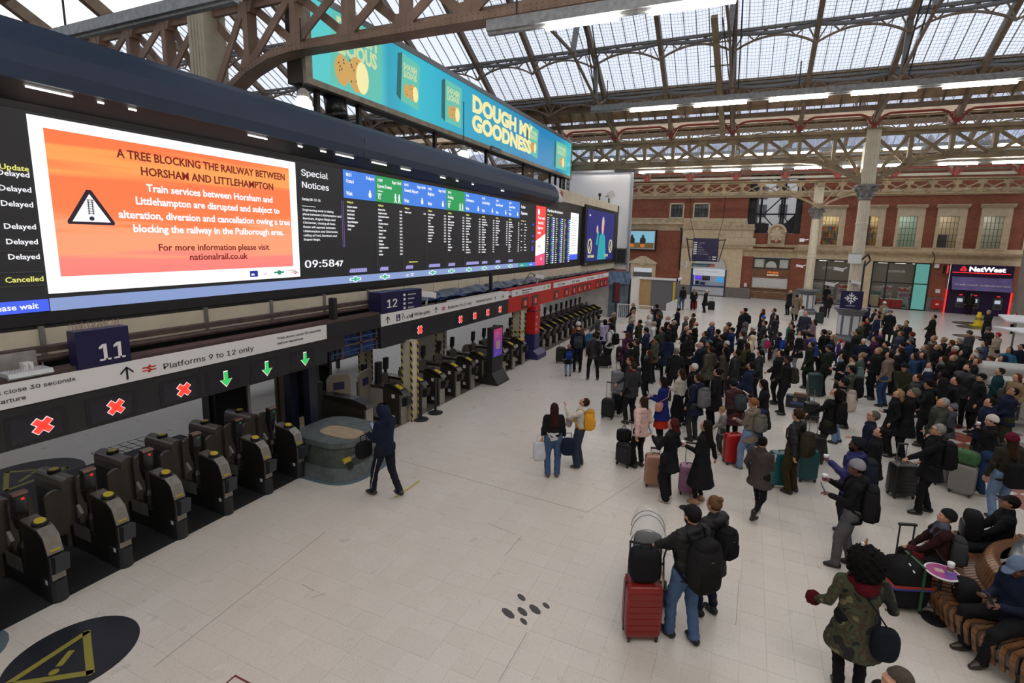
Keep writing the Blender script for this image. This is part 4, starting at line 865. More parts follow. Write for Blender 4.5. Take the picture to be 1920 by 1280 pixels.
wpart(r, 'logo', MB().prism([(23.35,7.42),(23.85,7.36),(23.85,7.3)],-8.77,-8.74,'x').prism([(23.45,7.33),(23.85,7.27),(23.85,7.19)],-8.77,-8.74,'x').prism([(23.55,7.25),(23.85,7.15),(23.85,7.05)],-8.77,-8.74,'x'), mat('logo_red', (.5,.03,.04), .5))
text(r, 'Network Rail', (.17,19.32,.66), .05, BL, RE, res=1)
for y0,y1 in ((2.0,3.25),(3.35,3.45),(3.75,4.25),(4.55,4.62),(4.95,5.05),(6.95,7.35),(8.1,8.2),(8.7,8.85),(9.15,9.7),(10.35,10.9),(11.5,11.9),(13.4,13.65),(14.3,14.4),(15.3,15.4),(17.5,17.7)):
    wpart(r, 'soffit_lamp', MB().box(-8.93,y0,6.80,-8.905,y1,6.82), mat('soffit_tube', (1,.97,.93), emit=5))
# cream cladding panels round the board
r = bpy.data.objects.new('fascia', None); COL.objects.link(r); r['kind'] = 'structure'; r['label'] = 'cream cladding panels above and below the departure board'; r.location = (-9.2,3,3.2)
js = [-2,-.5,1.1,2.35,3.7,6.07,7.46,8.9,10.4,11.9]+[13.4+1.5*k for k in range(17)]
for k,(a,b) in enumerate(zip(js, js[1:])):
    b = min(b,37.3)
    if a > 37: break
    wpart(r, 'panel', MB().box(-9.3,a+.015,3.1,-9.2,b-.015,3.56), CREAM)
a = 23.9
while a < 37: wpart(r, 'panel', MB().box(-9.35,a+.012,6.98,-9.15,min(a+1.05,37.2)-.012,7.6), CREAM); a += 1.05
for y in (3.7,6.07,7.46,8.9,10.4): wpart(r, 'joint_post', MB().box(-9.24,y-.03,3.12,-9.17,y+.03,3.6), STEEL)
wpart(r, 'backing', MB().box(-9.7,-2,2.9,-9.3,37.2,3.62), BLACK); wpart(r, 'jamb', MB().box(-9.7,36.6,3.2,-9.15,37.25,7.6), WHITE)
wpart(r, 'flat_roof', MB().box(-12.5,-2,7.35,-9.3,37.2,7.5), DARK); wpart(r, 'core', MB().box(-10.4,-2,3.6,-9.6,37.2,7.35), BLACK)
# theatre advert screen
r = thing('advert_screen', 'blue theatre advert screen at the right end of the departure board', 'screen', (-9,32,3.6))
wpart(r, 'case', MB().box(-9.35,28.65,3.55,-9.05,36.5,7.12), BLACK)
bl = bpy.data.materials.new('screen_theatre_blue'); bl.use_nodes = True; nt = bl.node_tree; p = nt.nodes['Principled BSDF']; p.inputs['Base Color'].default_value = (.01,.01,.01,1)
tc = nt.nodes.new('ShaderNodeTexCoord'); gr = nt.nodes.new('ShaderNodeTexGradient'); gr.gradient_type = 'SPHERICAL'; mp = nt.nodes.new('ShaderNodeMapping'); mp.inputs['Location'].default_value = (0,-.95,-.7); mp.inputs['Scale'].default_value = (1,1.6,1.1)
nt.links.new(tc.outputs['Generated'], mp.inputs[0]); nt.links.new(mp.outputs[0], gr.inputs[0]); cr = nt.nodes.new('ShaderNodeValToRGB'); cr.color_ramp.elements[0].color = (.012,.015,.16,1); cr.color_ramp.elements[1].color = (.05,.22,.6,1)
nt.links.new(gr.outputs[1], cr.inputs[0]); nt.links.new(cr.outputs[0], p.inputs['Emission Color']); p.inputs['Emission Strength'].default_value = 1
pan(r, 'picture', 28.95, 35.2, 3.8, 6.9, -9.03, bl)
X2 = -9.02
SKN = scr('stage_skin', (.75,.4,.35), 1); CY_ = scr('stage_teal', (.02,.35,.4), 1); GLD = scr('stage_gold', (.75,.7,.25), 1)
wpart(r, 'pictured_performer', MB().prism([(31.3,3.85),(33.4,3.85),(33.0,5.3),(32.6,5.55),(32.1,5.55),(31.6,5.3)],X2-.004,X2,'x').prism([(30.9,4.8),(31.3,4.75),(31.5,5.6),(31.2,5.7)],X2-.004,X2,'x'), CY_)
wpart(r, 'pictured_face', MB().ell((X2,32.35,5.85),(.006,.28,.36),12,8).ell((X2,31.1,5.75),(.006,.2,.26),10,6), SKN); wpart(r, 'pictured_hair', MB().ell((X2-.003,32.4,6.2),(.006,.3,.4),12,8), scr('stage_hair', (.55,.45,.45), 1))
for y in (29.6,34.5):
    g = MB()
    for i in range(16): t = 2*math.pi*i/16; t2 = 2*math.pi*(i+1)/16; g.bar((X2,y+.38*math.cos(t),4.7+.42*math.sin(t)),(X2,y+.38*math.cos(t2),4.7+.42*math.sin(t2)),.08,.02,up=(1,0,0))
    g.prism([(y-.3,4.3),(y-.2,4.3),(y+.35,5.0),(y+.25,5.0)],X2-.004,X2+.004,'x'); wpart(r, 'pictured_ring', g, GLD)
tx(r, 'TRUE DRAMA', 29.2, 4.0, .24, GLD, X2, bold=.03, sx=1.0, res=1); tx(r, 'THE BOX', 33.0, 4.0, .24, GLD, X2, bold=.03, res=1); tx(r, 'Live', 29.3, 6.5, .16, SW, X2, res=1)
tx(r, 'JCDecaux', 28.9, 3.62, .08, WPL, -9.045, res=1)
r = thing('floodlight', 'white floodlight on the cream fascia above the theatre advert screen', 'lamp', (-9.2,34.2,7.65))
wpart(r, 'head', MB().bar((-9.3,34.2,8.05),(-8.9,34.3,8.3),.5,.4), WPL); wpart(r, 'bracket', MB().bar((-9.2,34.2,7.6),(-9.2,34.2,8.0),.1,.1), STEEL); wpart(r, 'arm', MB().bar((-9.2,33.3,7.95),(-9.2,34.2,8.1),.06,.06), STEEL)
r = thing('dome_camera', 'small black dome camera on the cream fascia left of the floodlight', 'camera', (-9.2,31.9,7.6))
wpart(r, 'post', MB().cyl((-9.2,31.9,7.6),(-9.2,31.9,7.85),.04,8), BLACK); wpart(r, 'dome', MB().ell((-9.2,31.9,7.95),(.1,.1,.12),10,8), BLACK)
# ---------------- backlit billboard above
r = thing('billboard', 'long turquoise backlit biscuit billboard above the canopy reading DOUGH MY GOODNESS', 'billboard', (-10.9,20,8.9))
wpart(r, 'case', MB().box(-11.5,10.2,8.85,-10.95,31.0,11.12), mat('billboard_case', (.05,.045,.04), .6))
BF = mat('billboard_frame', (.30,.26,.2), .5, .2, var=.25, vscale=4)
wpart(r, 'frame', MB().box(-11.0,10.2,8.82,-10.82,31.0,8.98), BF, 'weathered buff bottom frame'); wpart(r, 'frame', MB().box(-11.0,10.2,10.98,-10.85,31.0,11.15), mat('frame_grey', (.3,.3,.32), .5)); wpart(r, 'frame', MB().box(-11.0,10.2,8.98,-10.85,10.42,10.98), BF); wpart(r, 'frame', MB().box(-11.0,30.9,8.98,-10.85,31.0,10.98), BF)
tq = bpy.data.materials.new('backlit_turquoise'); tq.use_nodes = True; nt = tq.node_tree; p = nt.nodes['Principled BSDF']; p.inputs['Base Color'].default_value = (.01,.01,.01,1)
tc = nt.nodes.new('ShaderNodeTexCoord'); sp = nt.nodes.new('ShaderNodeSeparateXYZ'); nt.links.new(tc.outputs['Generated'], sp.inputs[0]); cr = nt.nodes.new('ShaderNodeValToRGB'); e = cr.color_ramp.elements
e[0].position = 0; e[0].color = (.08,.5,.5,1); e[1].position = 1; e[1].color = (.05,.45,.48,1)
for ps,c in ((.13,(.07,.48,.5,1)),(.15,(.02,.3,.42,1)),(.22,(.03,.42,.52,1)),(.3,(.02,.36,.5,1)),(.42,(.02,.3,.45,1)),(.55,(.02,.26,.42,1)),(.66,(.02,.2,.42,1)),(.8,(.015,.2,.42,1)),(.9,(.015,.22,.4,1))): q = e.new(ps); q.color = c
nt.links.new(sp.outputs[1], cr.inputs[0]); nt.links.new(cr.outputs[0], p.inputs['Emission Color']); p.inputs['Emission Strength'].default_value = 1.15
pan(r, 'artwork', 10.42, 30.9, 8.98, 10.98, -10.9, tq)
XB = -10.885; CRM = scr('biscuit_cream', (.85,.78,.38), 1.05); CRM2 = scr('biscuit_cream_dim', (.6,.68,.36), 1); TURQ = scr('carton_turquoise', (.12,.52,.42), 1); CK = scr('cookie', (.62,.36,.1), 1); CK2 = scr('cookie_chip', (.12,.05,.02), 1); TQD = scr('carton_side', (.02,.12,.13), 1)
def cookies(y, z, s):
    g = MB().ell((XB,y-.32*s,z-.02*s),(.006,.22*s,.3*s),14,8).ell((XB+.002,y+.1*s,z),(.006,.28*s,.36*s),14,8); wpart(r, 'pictured_cookie', g, CK)
    ch = MB()
    for k in range(14): a_ = RND.uniform(0,6.28); q = RND.uniform(.1,.3)*s; ch.ell((XB+.006,y-.1*s+1.2*q*math.cos(a_),z+q*math.sin(a_)),(.004,.022*s,.022*s),6,4)
    wpart(r, 'pictured_chip', ch, CK2)
    wpart(r, 'pictured_filling', MB().ell((XB+.008,y+.26*s,z-.02*s),(.004,.2*s,.33*s),14,8), CRM)
def carton(y, z, w, h, tilt, s):
    R3 = lambda a_,b_: (y+a_*math.cos(tilt)-b_*math.sin(tilt)*.6, z+a_*math.sin(tilt)+b_*math.cos(tilt))
    wpart(r, 'pictured_carton', MB().prism([R3(-w/2,-h/2),R3(w/2,-h/2),R3(w/2,h/2),R3(-w/2,h/2)],XB-.01,XB-.002,'x'), TURQ)
    wpart(r, 'carton_side', MB().prism([R3(-w/2,-h/2),R3(-w/2,h/2),R3(-w/2-.25*s,h/2-.1),R3(-w/2-.25*s,-h/2+.1)],XB-.01,XB-.003,'x'), TQD)
    t = tx(r, 'DOUGH\nLICIOUS', y-w*.38, z+h*.22, .24*s, CRM2, XB, bold=.06, sx=w/(1.25*s)*.75, line=.82, res=1); t.rotation_euler = Euler((math.pi/2+0,0,math.pi/2)); 
    cookies(y+.05, z-h*.2, s*.9)
carton(14.6,10.05,.95,1.5,-.12,.85); carton(17.25,10.0,1.15,1.5,-.03,.9); carton(24.9,10.05,1.3,1.45,-.1,.85); carton(29.2,9.95,1.9,1.5,.02,.95)
wpart(r, 'pictured_carton', MB().prism([(11.05,9.05),(13.1,9.05),(13.2,10.95),(11.2,10.95)],XB-.01,XB-.002,'x'), TURQ)
tx(r, 'DOUGH\nLICIOUS', 11.35, 10.45, .42, CRM2, XB, bold=.06, sx=.75, line=.85, res=2); cookies(11.95, 9.55, 1.35)
tx(r, 'DOUGH MY\nGOODNESS', 18.65, 10.12, .62, CRM, XB, bold=.075, sx=1.32, line=.86, res=3)
pan(r, 'maker_plate', 20.1, 21.1, 8.8, 9.0, -10.78, NAVY); tx(r, 'JCDecaux', 20.2, 8.86, .09, WL, -10.77, res=1)
pl = MB()
for y in (10.35,10.9,12.5,16.5,20.5,24.5,28.3,29.2,30.1,30.7):
    pl.box(-11.3,y-.06,7.5,-11.18,y+.06,8.85)
wpart(r, 'support_posts', pl, BLACK)
for y in (29.9,30.7):
    g = MB()
    for k in range(5): g.bar((-10.95,y-.2,7.6+k*.26),(-10.95,y+.2,7.86+k*.26),.03,.03).bar((-10.95,y+.2,7.6+k*.26),(-10.95,y-.2,7.86+k*.26),.03,.03)
    g.box(-10.97,y-.22,7.5,-10.93,y-.18,8.9).box(-10.97,y+.18,7.5,-10.93,y+.22,8.9); wpart(r, 'lattice_leg', g, DARK)
for k,(x,y) in enumerate(((569,190),(869,288))):
    p = atX(x,y,-10.5); r = thing('globe_lamp', ('nearer','farther')[k]+' white glowing globe lamp hanging '+('left of','under the middle of')[k]+' the billboard', 'lamp', tuple(p))
    part(r, 'globe', MB().lathe([(.02,-.24),(.14,-.2),(.2,-.08),(.19,.02),(.12,.1)],n=16).smooth(), scr('globe', (1,.99,.95), 3)); part(r, 'gallery', MB().lathe([(.14,.1),(.15,.14),(.12,.24),(.06,.3)],n=14), mat('opal_cap', (.5,.48,.42), .4)); part(r, 'stem', MB().cyl((0,0,.3),(0,0,1.9),.015,6), BLACK)
r = thing('ventilation_duct', 'black curved ventilation duct below the left end of the billboard', 'duct', (-11.4,12,7.5))
wpart(r, 'duct', MB().tube([(-11.3,11.6,8.9),(-11.3,11.7,8.3),(-11.3,12.0,7.95),(-11.3,12.6,7.75),(-11.3,14.5,7.7)],.3,14).smooth(), mat('black_duct', (.02,.02,.022), .3)); wpart(r, 'flange', MB().cyl((-11.3,11.6,8.45),(-11.3,11.62,8.38),.34,14), DARK)
# white wall beyond the board
struct('wall_left_2', MB().box(-16,36.9,3,-8.3,37.1,10.05), mat('white_sheeting', (.85,.88,.92), .6)); struct('trim_2', MB().box(-8.36,36.82,2.6,-8.22,37.12,10.1).box(-16,36.84,10.0,-8.22,37.12,10.15), mat('sheeting_edge', (.35,.38,.42), .5))
r = thing('loudspeaker', 'black loudspeaker cabinet on the white wall right of the theatre advert', 'loudspeaker', (-8.6,36.6,3.5))
wpart(r, 'cabinet', MB().box(-9.05,36.5,3.45,-8.35,36.8,4.5), DARK); wpart(r, 'grille_frame', MB().box(-9.1,36.45,3.4,-8.3,36.5,3.48).box(-9.1,36.45,4.47,-8.3,36.5,4.55).box(-9.1,36.45,3.4,-9.03,36.5,4.55).box(-8.37,36.45,3.4,-8.3,36.5,4.55), STEEL)
# ---------------- sign beam over the gates
SX = -8.3
SGW = mat('sign_white', (.74,.74,.75), .4); SGB = mat('sign_black', (.018,.018,.021), .4); SGR = mat('sign_red', (.50,.012,.008), .45)
XR = scr('cross_red', (1,.055,.035), 1.1); XW = scr('cross_edge', (1,.8,.78), 1); AG = scr('arrow_green', (.03,.5,.1), 1.15)
r = thing('gate_sign_beam', 'long black sign beam over the ticket gates with white panels, red crosses and green arrows', 'sign', (-8.4,5,2.2))
wpart(r, 'beam', MB().box(-8.6,-1,2.22,SX,8.06,2.74).box(-8.6,8.06,2.74,SX-.01,10.0,3.06).box(-8.6,8.06,2.45,SX-.03,8.6,2.74), SGB)
wpart(r, 'beam', MB().box(-8.6,9.8,2.2,SX,17.0,2.82), SGB)
wpart(r, 'top_rail', MB().box(-8.62,-1,3.06,SX-.05,10.0,3.12).cyl((-8.75,-1,3.22),(-8.75,10,3.22),.05,8).box(-8.9,-1,3.3,-8.75,10,3.38), mat('rusty_rail', (.07,.045,.04), .7, var=.3))
wpart(r, 'sign_panel', MB().box(SX-.02,-1,2.76,SX+.012,8.06,3.07), SGW); wpart(r, 'sign_panel', MB().box(SX-.02,9.82,2.76,SX+.012,17.0,3.07), SGW)
XT = SX+.016
fit(tx(r, 'Train doors close 30 seconds\nbefore departure', 2.42, 2.95, .075, BL, XT, line=1.1, res=2), 1.2)
fit(tx(r, 'Platforms 9 to 12 only', 4.73, 2.845, .125, BL, XT), 1.56); fit(tx(r, 'Train doors close 30 seconds\nbefore departure', 6.81, 2.955, .065, BL, XT, line=1.1, res=1), 1.08)
fit(tx(r, 'Platforms 9 to 12 only', 12.82, 2.855, .13, BL, XT, res=1), 1.4); fit(tx(r, 'Wide gate', 11.16, 2.855, .13, BL, XT, res=1), .72); fit(tx(r, 'Gatwick Express', 14.52, 2.87, .12, BL, XT, res=1), 1.15)
def arrow(r, y, z, s, m, X, th=0, thick=.13):
    g = MB(); c,s_ = math.cos(th), math.sin(th); R = lambda a_,b_: (y+(a_*c-b_*s_)*s, z+(a_*s_+b_*c)*s); t = thick
    for poly in ([(-t/2,-.5),(t/2,-.5),(t/2,.4),(-t/2,.4)],[(0,.5),(-.42,.08),(-.42,-.07),(0,.35),(.42,-.07),(.42,.08)]):
        if len(poly) == 6:
            g.prism([R(*poly[0]),R(*poly[1]),R(*poly[2]),R(*poly[3])],X-.003,X+.002,'x'); g.prism([R(*poly[0]),R(*poly[3]),R(*poly[4]),R(*poly[5])],X-.003,X+.002,'x')
        else: g.prism([R(a_,b_) for a_,b_ in poly],X-.003,X+.002,'x')
    return wpart(r, 'arrow', g, m)
arrow(r, 4.24, 2.905, .2, BL, XT); arrow(r, 10.06, 2.905, .18, BL, XT); arrow(r, 12.2, 2.905, .18, BL, XT); arrow(r, 15.9, 2.9, .13, BL, XT); arrow(r, 16.5, 2.9, .15, BL, XT, -math.pi/2)
def railmark(r, y, z, s):
    g = MB()
    for d in (-.12,.12): g.prism([(y-.5*s,z+d*s-.045*s),(y+.5*s,z+d*s-.045*s),(y+.5*s,z+d*s+.045*s),(y-.5*s,z+d*s+.045*s)],XT-.003,XT+.001,'x')
    g.prism([(y-.28*s,z+.12*s),(y-.1*s,z+.12*s),(y+.28*s,z-.12*s),(y+.1*s,z-.12*s)],XT-.003,XT+.002,'x'); g.prism([(y+.0*s,z+.3*s),(y+.15*s,z+.3*s),(y+.1*s,z+.1*s),(y-.1*s,z+.1*s)],XT-.003,XT+.002,'x'); g.prism([(y-.1*s,z-.3*s),(y+.05*s,z-.3*s),(y+.1*s,z-.1*s),(y-.1*s,z-.1*s)],XT-.003,XT+.002,'x')
    wpart(r, 'rail_symbol', g, mat('rail_red', (.55,.02,.02), .4))
railmark(r, 4.54, 2.905, .19); railmark(r, 12.58, 2.9, .2)
wpart(r, 'wheelchair_symbol', MB().box(XT-.003,10.4,2.82,XT,10.56,2.99), NAVY); wpart(r, 'wheelchair_figure', MB().cyl((XT,10.475,2.87),(XT+.002,10.475,2.87),.035,10).box(XT,10.45,2.87,XT+.002,10.475,2.96).cyl((XT,10.46,2.965),(XT+.002,10.46,2.965),.014,8), WL)
wpart(r, 'pushchair_symbol', MB().prism([(10.68,2.96),(10.7,2.96),(10.78,2.83),(10.76,2.83)],XT-.003,XT,'x').cyl((XT-.003,10.66,2.985),(XT,10.66,2.985),.02,8).prism([(10.64,2.83),(10.66,2.83),(10.67,2.95),(10.65,2.95)],XT-.003,XT,'x'), BL)
wpart(r, 'bicycle_symbol', (lambda m: [m.cone((XT-.003,y,2.87),(XT,y,2.87),.04,.04,12) for y in (10.86,10.98)] and m.bar((XT,10.86,2.87),(XT,10.92,2.94),.01,.01).bar((XT,10.92,2.94),(XT,10.98,2.87),.01,.01))(MB()), mat('sign_mid_grey', (.2,.2,.2), .5)); wpart(r, 'luggage_symbol', MB().box(XT-.003,11.03,2.83,XT,11.07,2.93).box(XT-.003,11.075,2.83,XT,11.1,2.96), BL)
def cross(r, y, z, s, X, m=XR, edge=True):
    g = MB(); e_ = MB()
    for sg in (1,-1):
        for mb,w,l,xo in ((g,.17*s,.5*s,.006),(e_,.21*s,.54*s,.0)):
            a_,b_ = math.cos(math.pi/4), sg*math.sin(math.pi/4); n_ = (-b_,a_)
            mb.prism([(y-a_*l-n_[0]*w,z-b_*l-n_[1]*w),(y+a_*l-n_[0]*w,z+b_*l-n_[1]*w),(y+a_*l+n_[0]*w,z+b_*l+n_[1]*w),(y-a_*l+n_[0]*w,z-b_*l+n_[1]*w)],X+xo-.003,X+xo+.002,'x')
    if edge: wpart(r, 'cross_edge', e_, XW)
    wpart(r, 'red_cross', g, m)
def garrow(r, y, z, s, X):
    for mb,m,q,xo in ((MB(),XW,1.14,0),(MB(),AG,1.0,.006)):
        mb.prism([(y+a_*s*q,z+b_*s*q) for a_,b_ in ((-.13,.5),(-.13,-.02),(-.38,-.02),(0,-.5),(.38,-.02),(.13,-.02),(.13,.5))],X+xo-.003,X+xo+.002,'x'); wpart(r, 'green_arrow' if xo else 'arrow_edge', mb, m)
LCD = mat('lcd_dark', (.022,.022,.032), .25); BEZ = mat('lcd_bezel', (.012,.012,.014), .4)
for k,y in enumerate((2.42,3.23,4.06,5.02,5.74,6.56,7.46)):
    wpart(r, 'lcd_bezel', MB().box(SX-.01,y-.36,2.24,SX+.004,y+.27,2.64), BEZ); wpart(r, 'lcd', MB().box(SX,y-.31,2.28,SX+.006,y+.2,2.6), LCD)
    if k < 4: cross(r, y, 2.44, .22, SX+.008)
    else: garrow(r, y, 2.44, .26, SX+.008)
for y in (11.42,13.57,14.47,15.38,16.33):
    wpart(r, 'lcd', MB().box(SX,y-.33,2.28,SX+.006,y+.1,2.6), LCD); cross(r, y, 2.44, .24, SX+.008)
wpart(r, 'hanger_posts', MB().box(-8.55,8.4,2.2,-8.4,8.5,3.6).box(-8.6,0,3.1,-8.5,.1,3.8).box(-8.6,16,3.1,-8.5,16.1,3.8), BLACK)
r = thing('gate_sign_beam', 'red sign beam over the far ticket gates with white panels and dark screens', 'sign', (-8.4,25,2.2))
wpart(r, 'beam', MB().box(-8.6,17.02,2.2,SX,31.6,2.8), SGR); wpart(r, 'top_edge', MB().box(-8.6,17.02,3.04,SX+.01,31.6,3.1), SGR)
wpart(r, 'sign_panel', MB().box(SX-.02,17.3,2.8,SX+.012,21.4,3.05), SGW); wpart(r, 'sign_panel', MB().box(SX-.02,21.7,2.8,SX+.012,31.6,3.05), SGW); wpart(r, 'divider', MB().box(SX-.02,21.4,2.75,SX+.02,21.7,3.1), SGR)
tx(r, 'All Gatwick services depart from here', 18.2, 2.95, .07, BL, XT, res=1, sx=.95); tx(r, 'platforms 13 and 14 only', 18.2, 2.85, .07, BL, XT, res=1, sx=.95); arrow(r, 17.75, 2.92, .16, BL, XT, math.pi/2)
wpart(r, 'yellow_mark', MB().cyl((XT-.002,20.6,2.93),(XT+.001,20.6,2.93),.07,10), mat('sign_yellow', (.6,.5,.08), .5)); arrow(r, 21.1, 2.93, .16, mat('sign_green', (.01,.08,.05), .5), XT, -math.pi/2, .3)
for y,s in ((22.9,'Wide gate'),(25.0,'Gatwick Express'),(27.6,'Platforms 13 to 14'),(29.8,'Gatwick Express')): tx(r, s, y, 2.88, .1, BL, XT, res=1, sx=.95); arrow(r, y-.55, 2.92, .14, BL, XT); wpart(r, 'pictogram', MB().box(XT-.003,y-.35,2.86,XT,y-.25,2.98), NAVY)
for y in (18.65,19.72,22.26,23.7,24.87,25.76,26.7,27.52,29.16,30.1,30.95):
    wpart(r, 'lcd_bezel', MB().box(SX-.01,y-.42,2.24,SX+.01,y+.22,2.66), BEZ); wpart(r, 'lcd', MB().box(SX,y-.36,2.28,SX+.012,y+.16,2.62), mat('lcd_dull', (.10,.06,.06), .4)); cross(r, y-.08, 2.44, .24, SX+.014, scr('cross_dim', (.8,.06,.05), .75), False)
r = thing('platform_sign', 'dark blue platform sign numbered 11 above the gates', 'sign', (-8.4,4,3.08))
wpart(r, 'box', MB().box(-8.5,3.68,3.08,-8.3,4.32,3.6), NAVY); fit(tx(r, '11', 3.90, 3.15, .34, WL, -8.295, bold=.05), .3)
sp_ = MB()
for k in range(46): x = -8.48+.16*((k*7)%11)/10; y = 3.7+.6*k/46; sp_.bar((x,y,3.6),(x+RND.uniform(-.03,.03),y+RND.uniform(-.03,.03),3.7),.004,.004)
wpart(r, 'bird_spikes', sp_, mat('spike_wire', (.3,.2,.18), .4))['kind'] = 'stuff'
r = thing('platform_sign', 'dark blue platform sign numbered 12 with facilities list', 'sign', (-8.4,10.5,3.07))
wpart(r, 'box', MB().box(-8.7,9.85,3.07,-8.3,10.6,3.6), NAVY); fit(tx(r, '12', 10.02, 3.2, .30, WL, -8.295, bold=.04), .38)
wpart(r, 'list_box', MB().box(-8.7,10.63,3.05,-8.32,11.55,3.58), NAVY)
for k,s in enumerate(('Customer assistance','Rejected tickets','Pushchairs','Heavy luggage')): tx(r, s, 10.93, 3.45-k*.115, .055, WL, -8.315, sx=.75, res=1); wpart(r, 'pictogram', MB().box(-8.32,10.74,3.44-k*.115,-8.312,10.82,3.5-k*.115), WL)
for k,(y,z,lab) in enumerate(((12.05,3.35,'above the platform 12 sign'),(20.4,3.4,'above the red sign beam'))):
    r = thing('security_camera', 'white bullet security camera '+lab, 'camera', (-8.5,y,z))
    part(r, 'body', MB().bar((-.1,-.2,.05),(.1,.25,-.03),.16,.16), WPL); part(r, 'bracket', MB().cyl((-.05,.1,-.05),(-.1,.1,-.3),.03,6), WPL); part(r, 'cable', MB().tube([(-.1,-.2,.05),(-.15,-.5,.2),(-.2,-.8,.0),(-.3,-.9,-.25)],.015), BLACK)
r = thing('emergency_light', 'white emergency light fitting with bird spikes left of the platform 11 sign', 'light', (-8.45,3.2,3.2))
wpart(r, 'back_plate', MB().box(-8.75,2.95,3.12,-8.7,3.42,3.36), mat('dirty_plate', (.3,.29,.27), .6, var=.3)); wpart(r, 'body', MB().prism([(-8.6,3.17),(-8.33,3.17),(-8.3,3.12),(-8.38,3.07),(-8.55,3.07),(-8.62,3.12)],2.98,3.42), mat('opal_plastic', (.55,.6,.62), .3)); wpart(r, 'box', MB().box(-8.6,3.2,3.17,-8.5,3.3,3.25), WPL)
sp_ = MB()
for k in range(30): x = -8.58+.22*((k*7)%11)/10; y = 3.02+.36*k/30; sp_.bar((x,y,3.17),(x+RND.uniform(-.03,.03),y+RND.uniform(-.03,.03),3.25),.003,.003)
wpart(r, 'bird_spikes', sp_, mat('spike_wire'))['kind'] = 'stuff'
# plastic-draped frame between the sign panels, drape on the far beam
BLUEP = mat('blue_polythene', (.015,.035,.14), .25, var=.5, vscale=3, bump=1, bscale=5); CLRP = mat('clear_polythene', (.10,.13,.17), .3, var=.4, vscale=2, bump=1, bscale=5); WHP = mat('white_polythene', (.55,.54,.5), .3, var=.15, vscale=2, bump=1, bscale=4)
r = thing('sheeting_panel', 'blue polythene sheeted frame hanging under the black beam left of the wide gate sign', 'sheeting', (-8.5,9.2,2.2))
wpart(r, 'sheet', MB().grid(lambda u,v: (-8.45+.03*math.sin(u*23+v*4),8.3+1.7*u,2.2+.6*v),24,6), BLUEP)
fr = MB()
for y in (8.6,9.2,9.75): fr.box(-8.42,y-.03,2.2,-8.38,y+.03,2.75)
fr.box(-8.42,8.3,2.45,-8.38,10,2.49); wpart(r, 'frame', fr, mat('rusty_rail')); wpart(r, 'rail', MB().box(-8.41,8.3,2.32,-8.37,10,2.34).box(-8.41,8.3,2.6,-8.37,10,2.62), mat('blue_pole', (.03,.08,.2), .4))
r = thing('polythene_sheet', 'crumpled blue and clear polythene draped behind the sign beam', 'sheeting', (-8.7,15,3.1))
wpart(r, 'sheet', MB().grid(lambda u,v: (-9.1+.45*v+.02*math.sin(u*40),11.7+7.4*u,3.12+.16*(1-v)+.02*math.sin(u*31+v*5)+.02*math.sin(u*67)),60,5), BLUEP)
wpart(r, 'clear_sheet', MB().grid(lambda u,v: (-9.1+.42*v,12.0+10*u,3.15+.17*(1-v)+.025*math.sin(u*37+v*3)+.015*math.sin(u*81)),60,5), CLRP)
wpart(r, 'rubble_sacks', (lambda m: [m.ell((-8.85+RND.uniform(-.05,.05),19.5+.8*k,3.16),(.15,.4,.09),8,5) for k in range(15)] and m)(MB()), mat('dusty_grey_sack', (.10,.10,.11), .8, bump=.6))
# ---------------- far hoarding, sheeted scaffold
r = thing('sheeted_scaffold', 'white polythene sheeted enclosure with blue top behind the far ticket gates', 'sheeting', (-8,33,0))
def wav(x0,y0,x1,y1,z0,z1,n=30,a=.05):
    d = Vector((y1-y0,-(x1-x0))).normalized()
    return MB().grid(lambda u,v: (x0+(x1-x0)*u+d.x*a*math.sin(u*29+v*6), y0+(y1-y0)*u+d.y*a*math.sin(u*29+v*6), z0+(z1-z0)*v), n, 8)
wpart(r, 'white_sheet', wav(-13.5,33.4,-8.5,32.6,0,2.45), WHP); wpart(r, 'white_sheet', wav(-8.5,32.6,-7.2,33.3,0,2.5,12,.02), CLRP); wpart(r, 'white_sheet', wav(-7.2,33.3,-7.15,36.5,0,2.6,14,.05), mat('white_polythene_bright', (.72,.72,.7), .3, bump=.8, bscale=4))
wpart(r, 'blue_sheet', wav(-8.5,31.6,-7.2,33.2,2.25,3.1,14,.03), mat('blue_grey_polythene', (.10,.16,.27), .3, var=.4, vscale=3, bump=1, bscale=5)); wpart(r, 'blue_sheet', wav(-12,32.6,-8.4,31.5,2.2,2.6,14,.03), BLUEP)
wpart(r, 'black_tape', MB().box(-7.3,33.25,0,-7.18,33.35,2.6), BLACK)
r = thing('hoarding', 'tall site hoarding with tan and grey panels in front of the pedimented doorway', 'hoarding', (-7,36.2,0))
wpart(r, 'tan_panel', MB().box(-8.1,36.2,0,-6.35,36.3,2.45), mat('tan_ply', (.42,.27,.12), .6, var=.08)); wpart(r, 'grey_panel', MB().box(-6.35,36.2,0,-4.62,36.3,2.42), mat('grey_ply', (.13,.13,.145), .6)); wpart(r, 'side_panel', MB().box(-4.62,36.2,0,-4.55,37.9,2.42), mat('grey_ply'))
wpart(r, 'post', MB().box(-4.8,36.12,0,-4.66,36.2,2.35), mat('yellow_post', (.6,.42,.03), .5), 'yellow post'); wpart(r, 'coping', MB().box(-8.2,36.1,2.42,-4.5,36.4,2.56).box(-4.6,36.1,2.42,-4.45,38,2.56), WPL)
wpart(r, 'skirting', MB().box(-8.1,36.1,0,-4.66,36.2,.25), WPL)
r = thing('information_totem', 'dark slim totem with red panels in front of the white sheeting', 'sign', (-7.6,31.3,0))
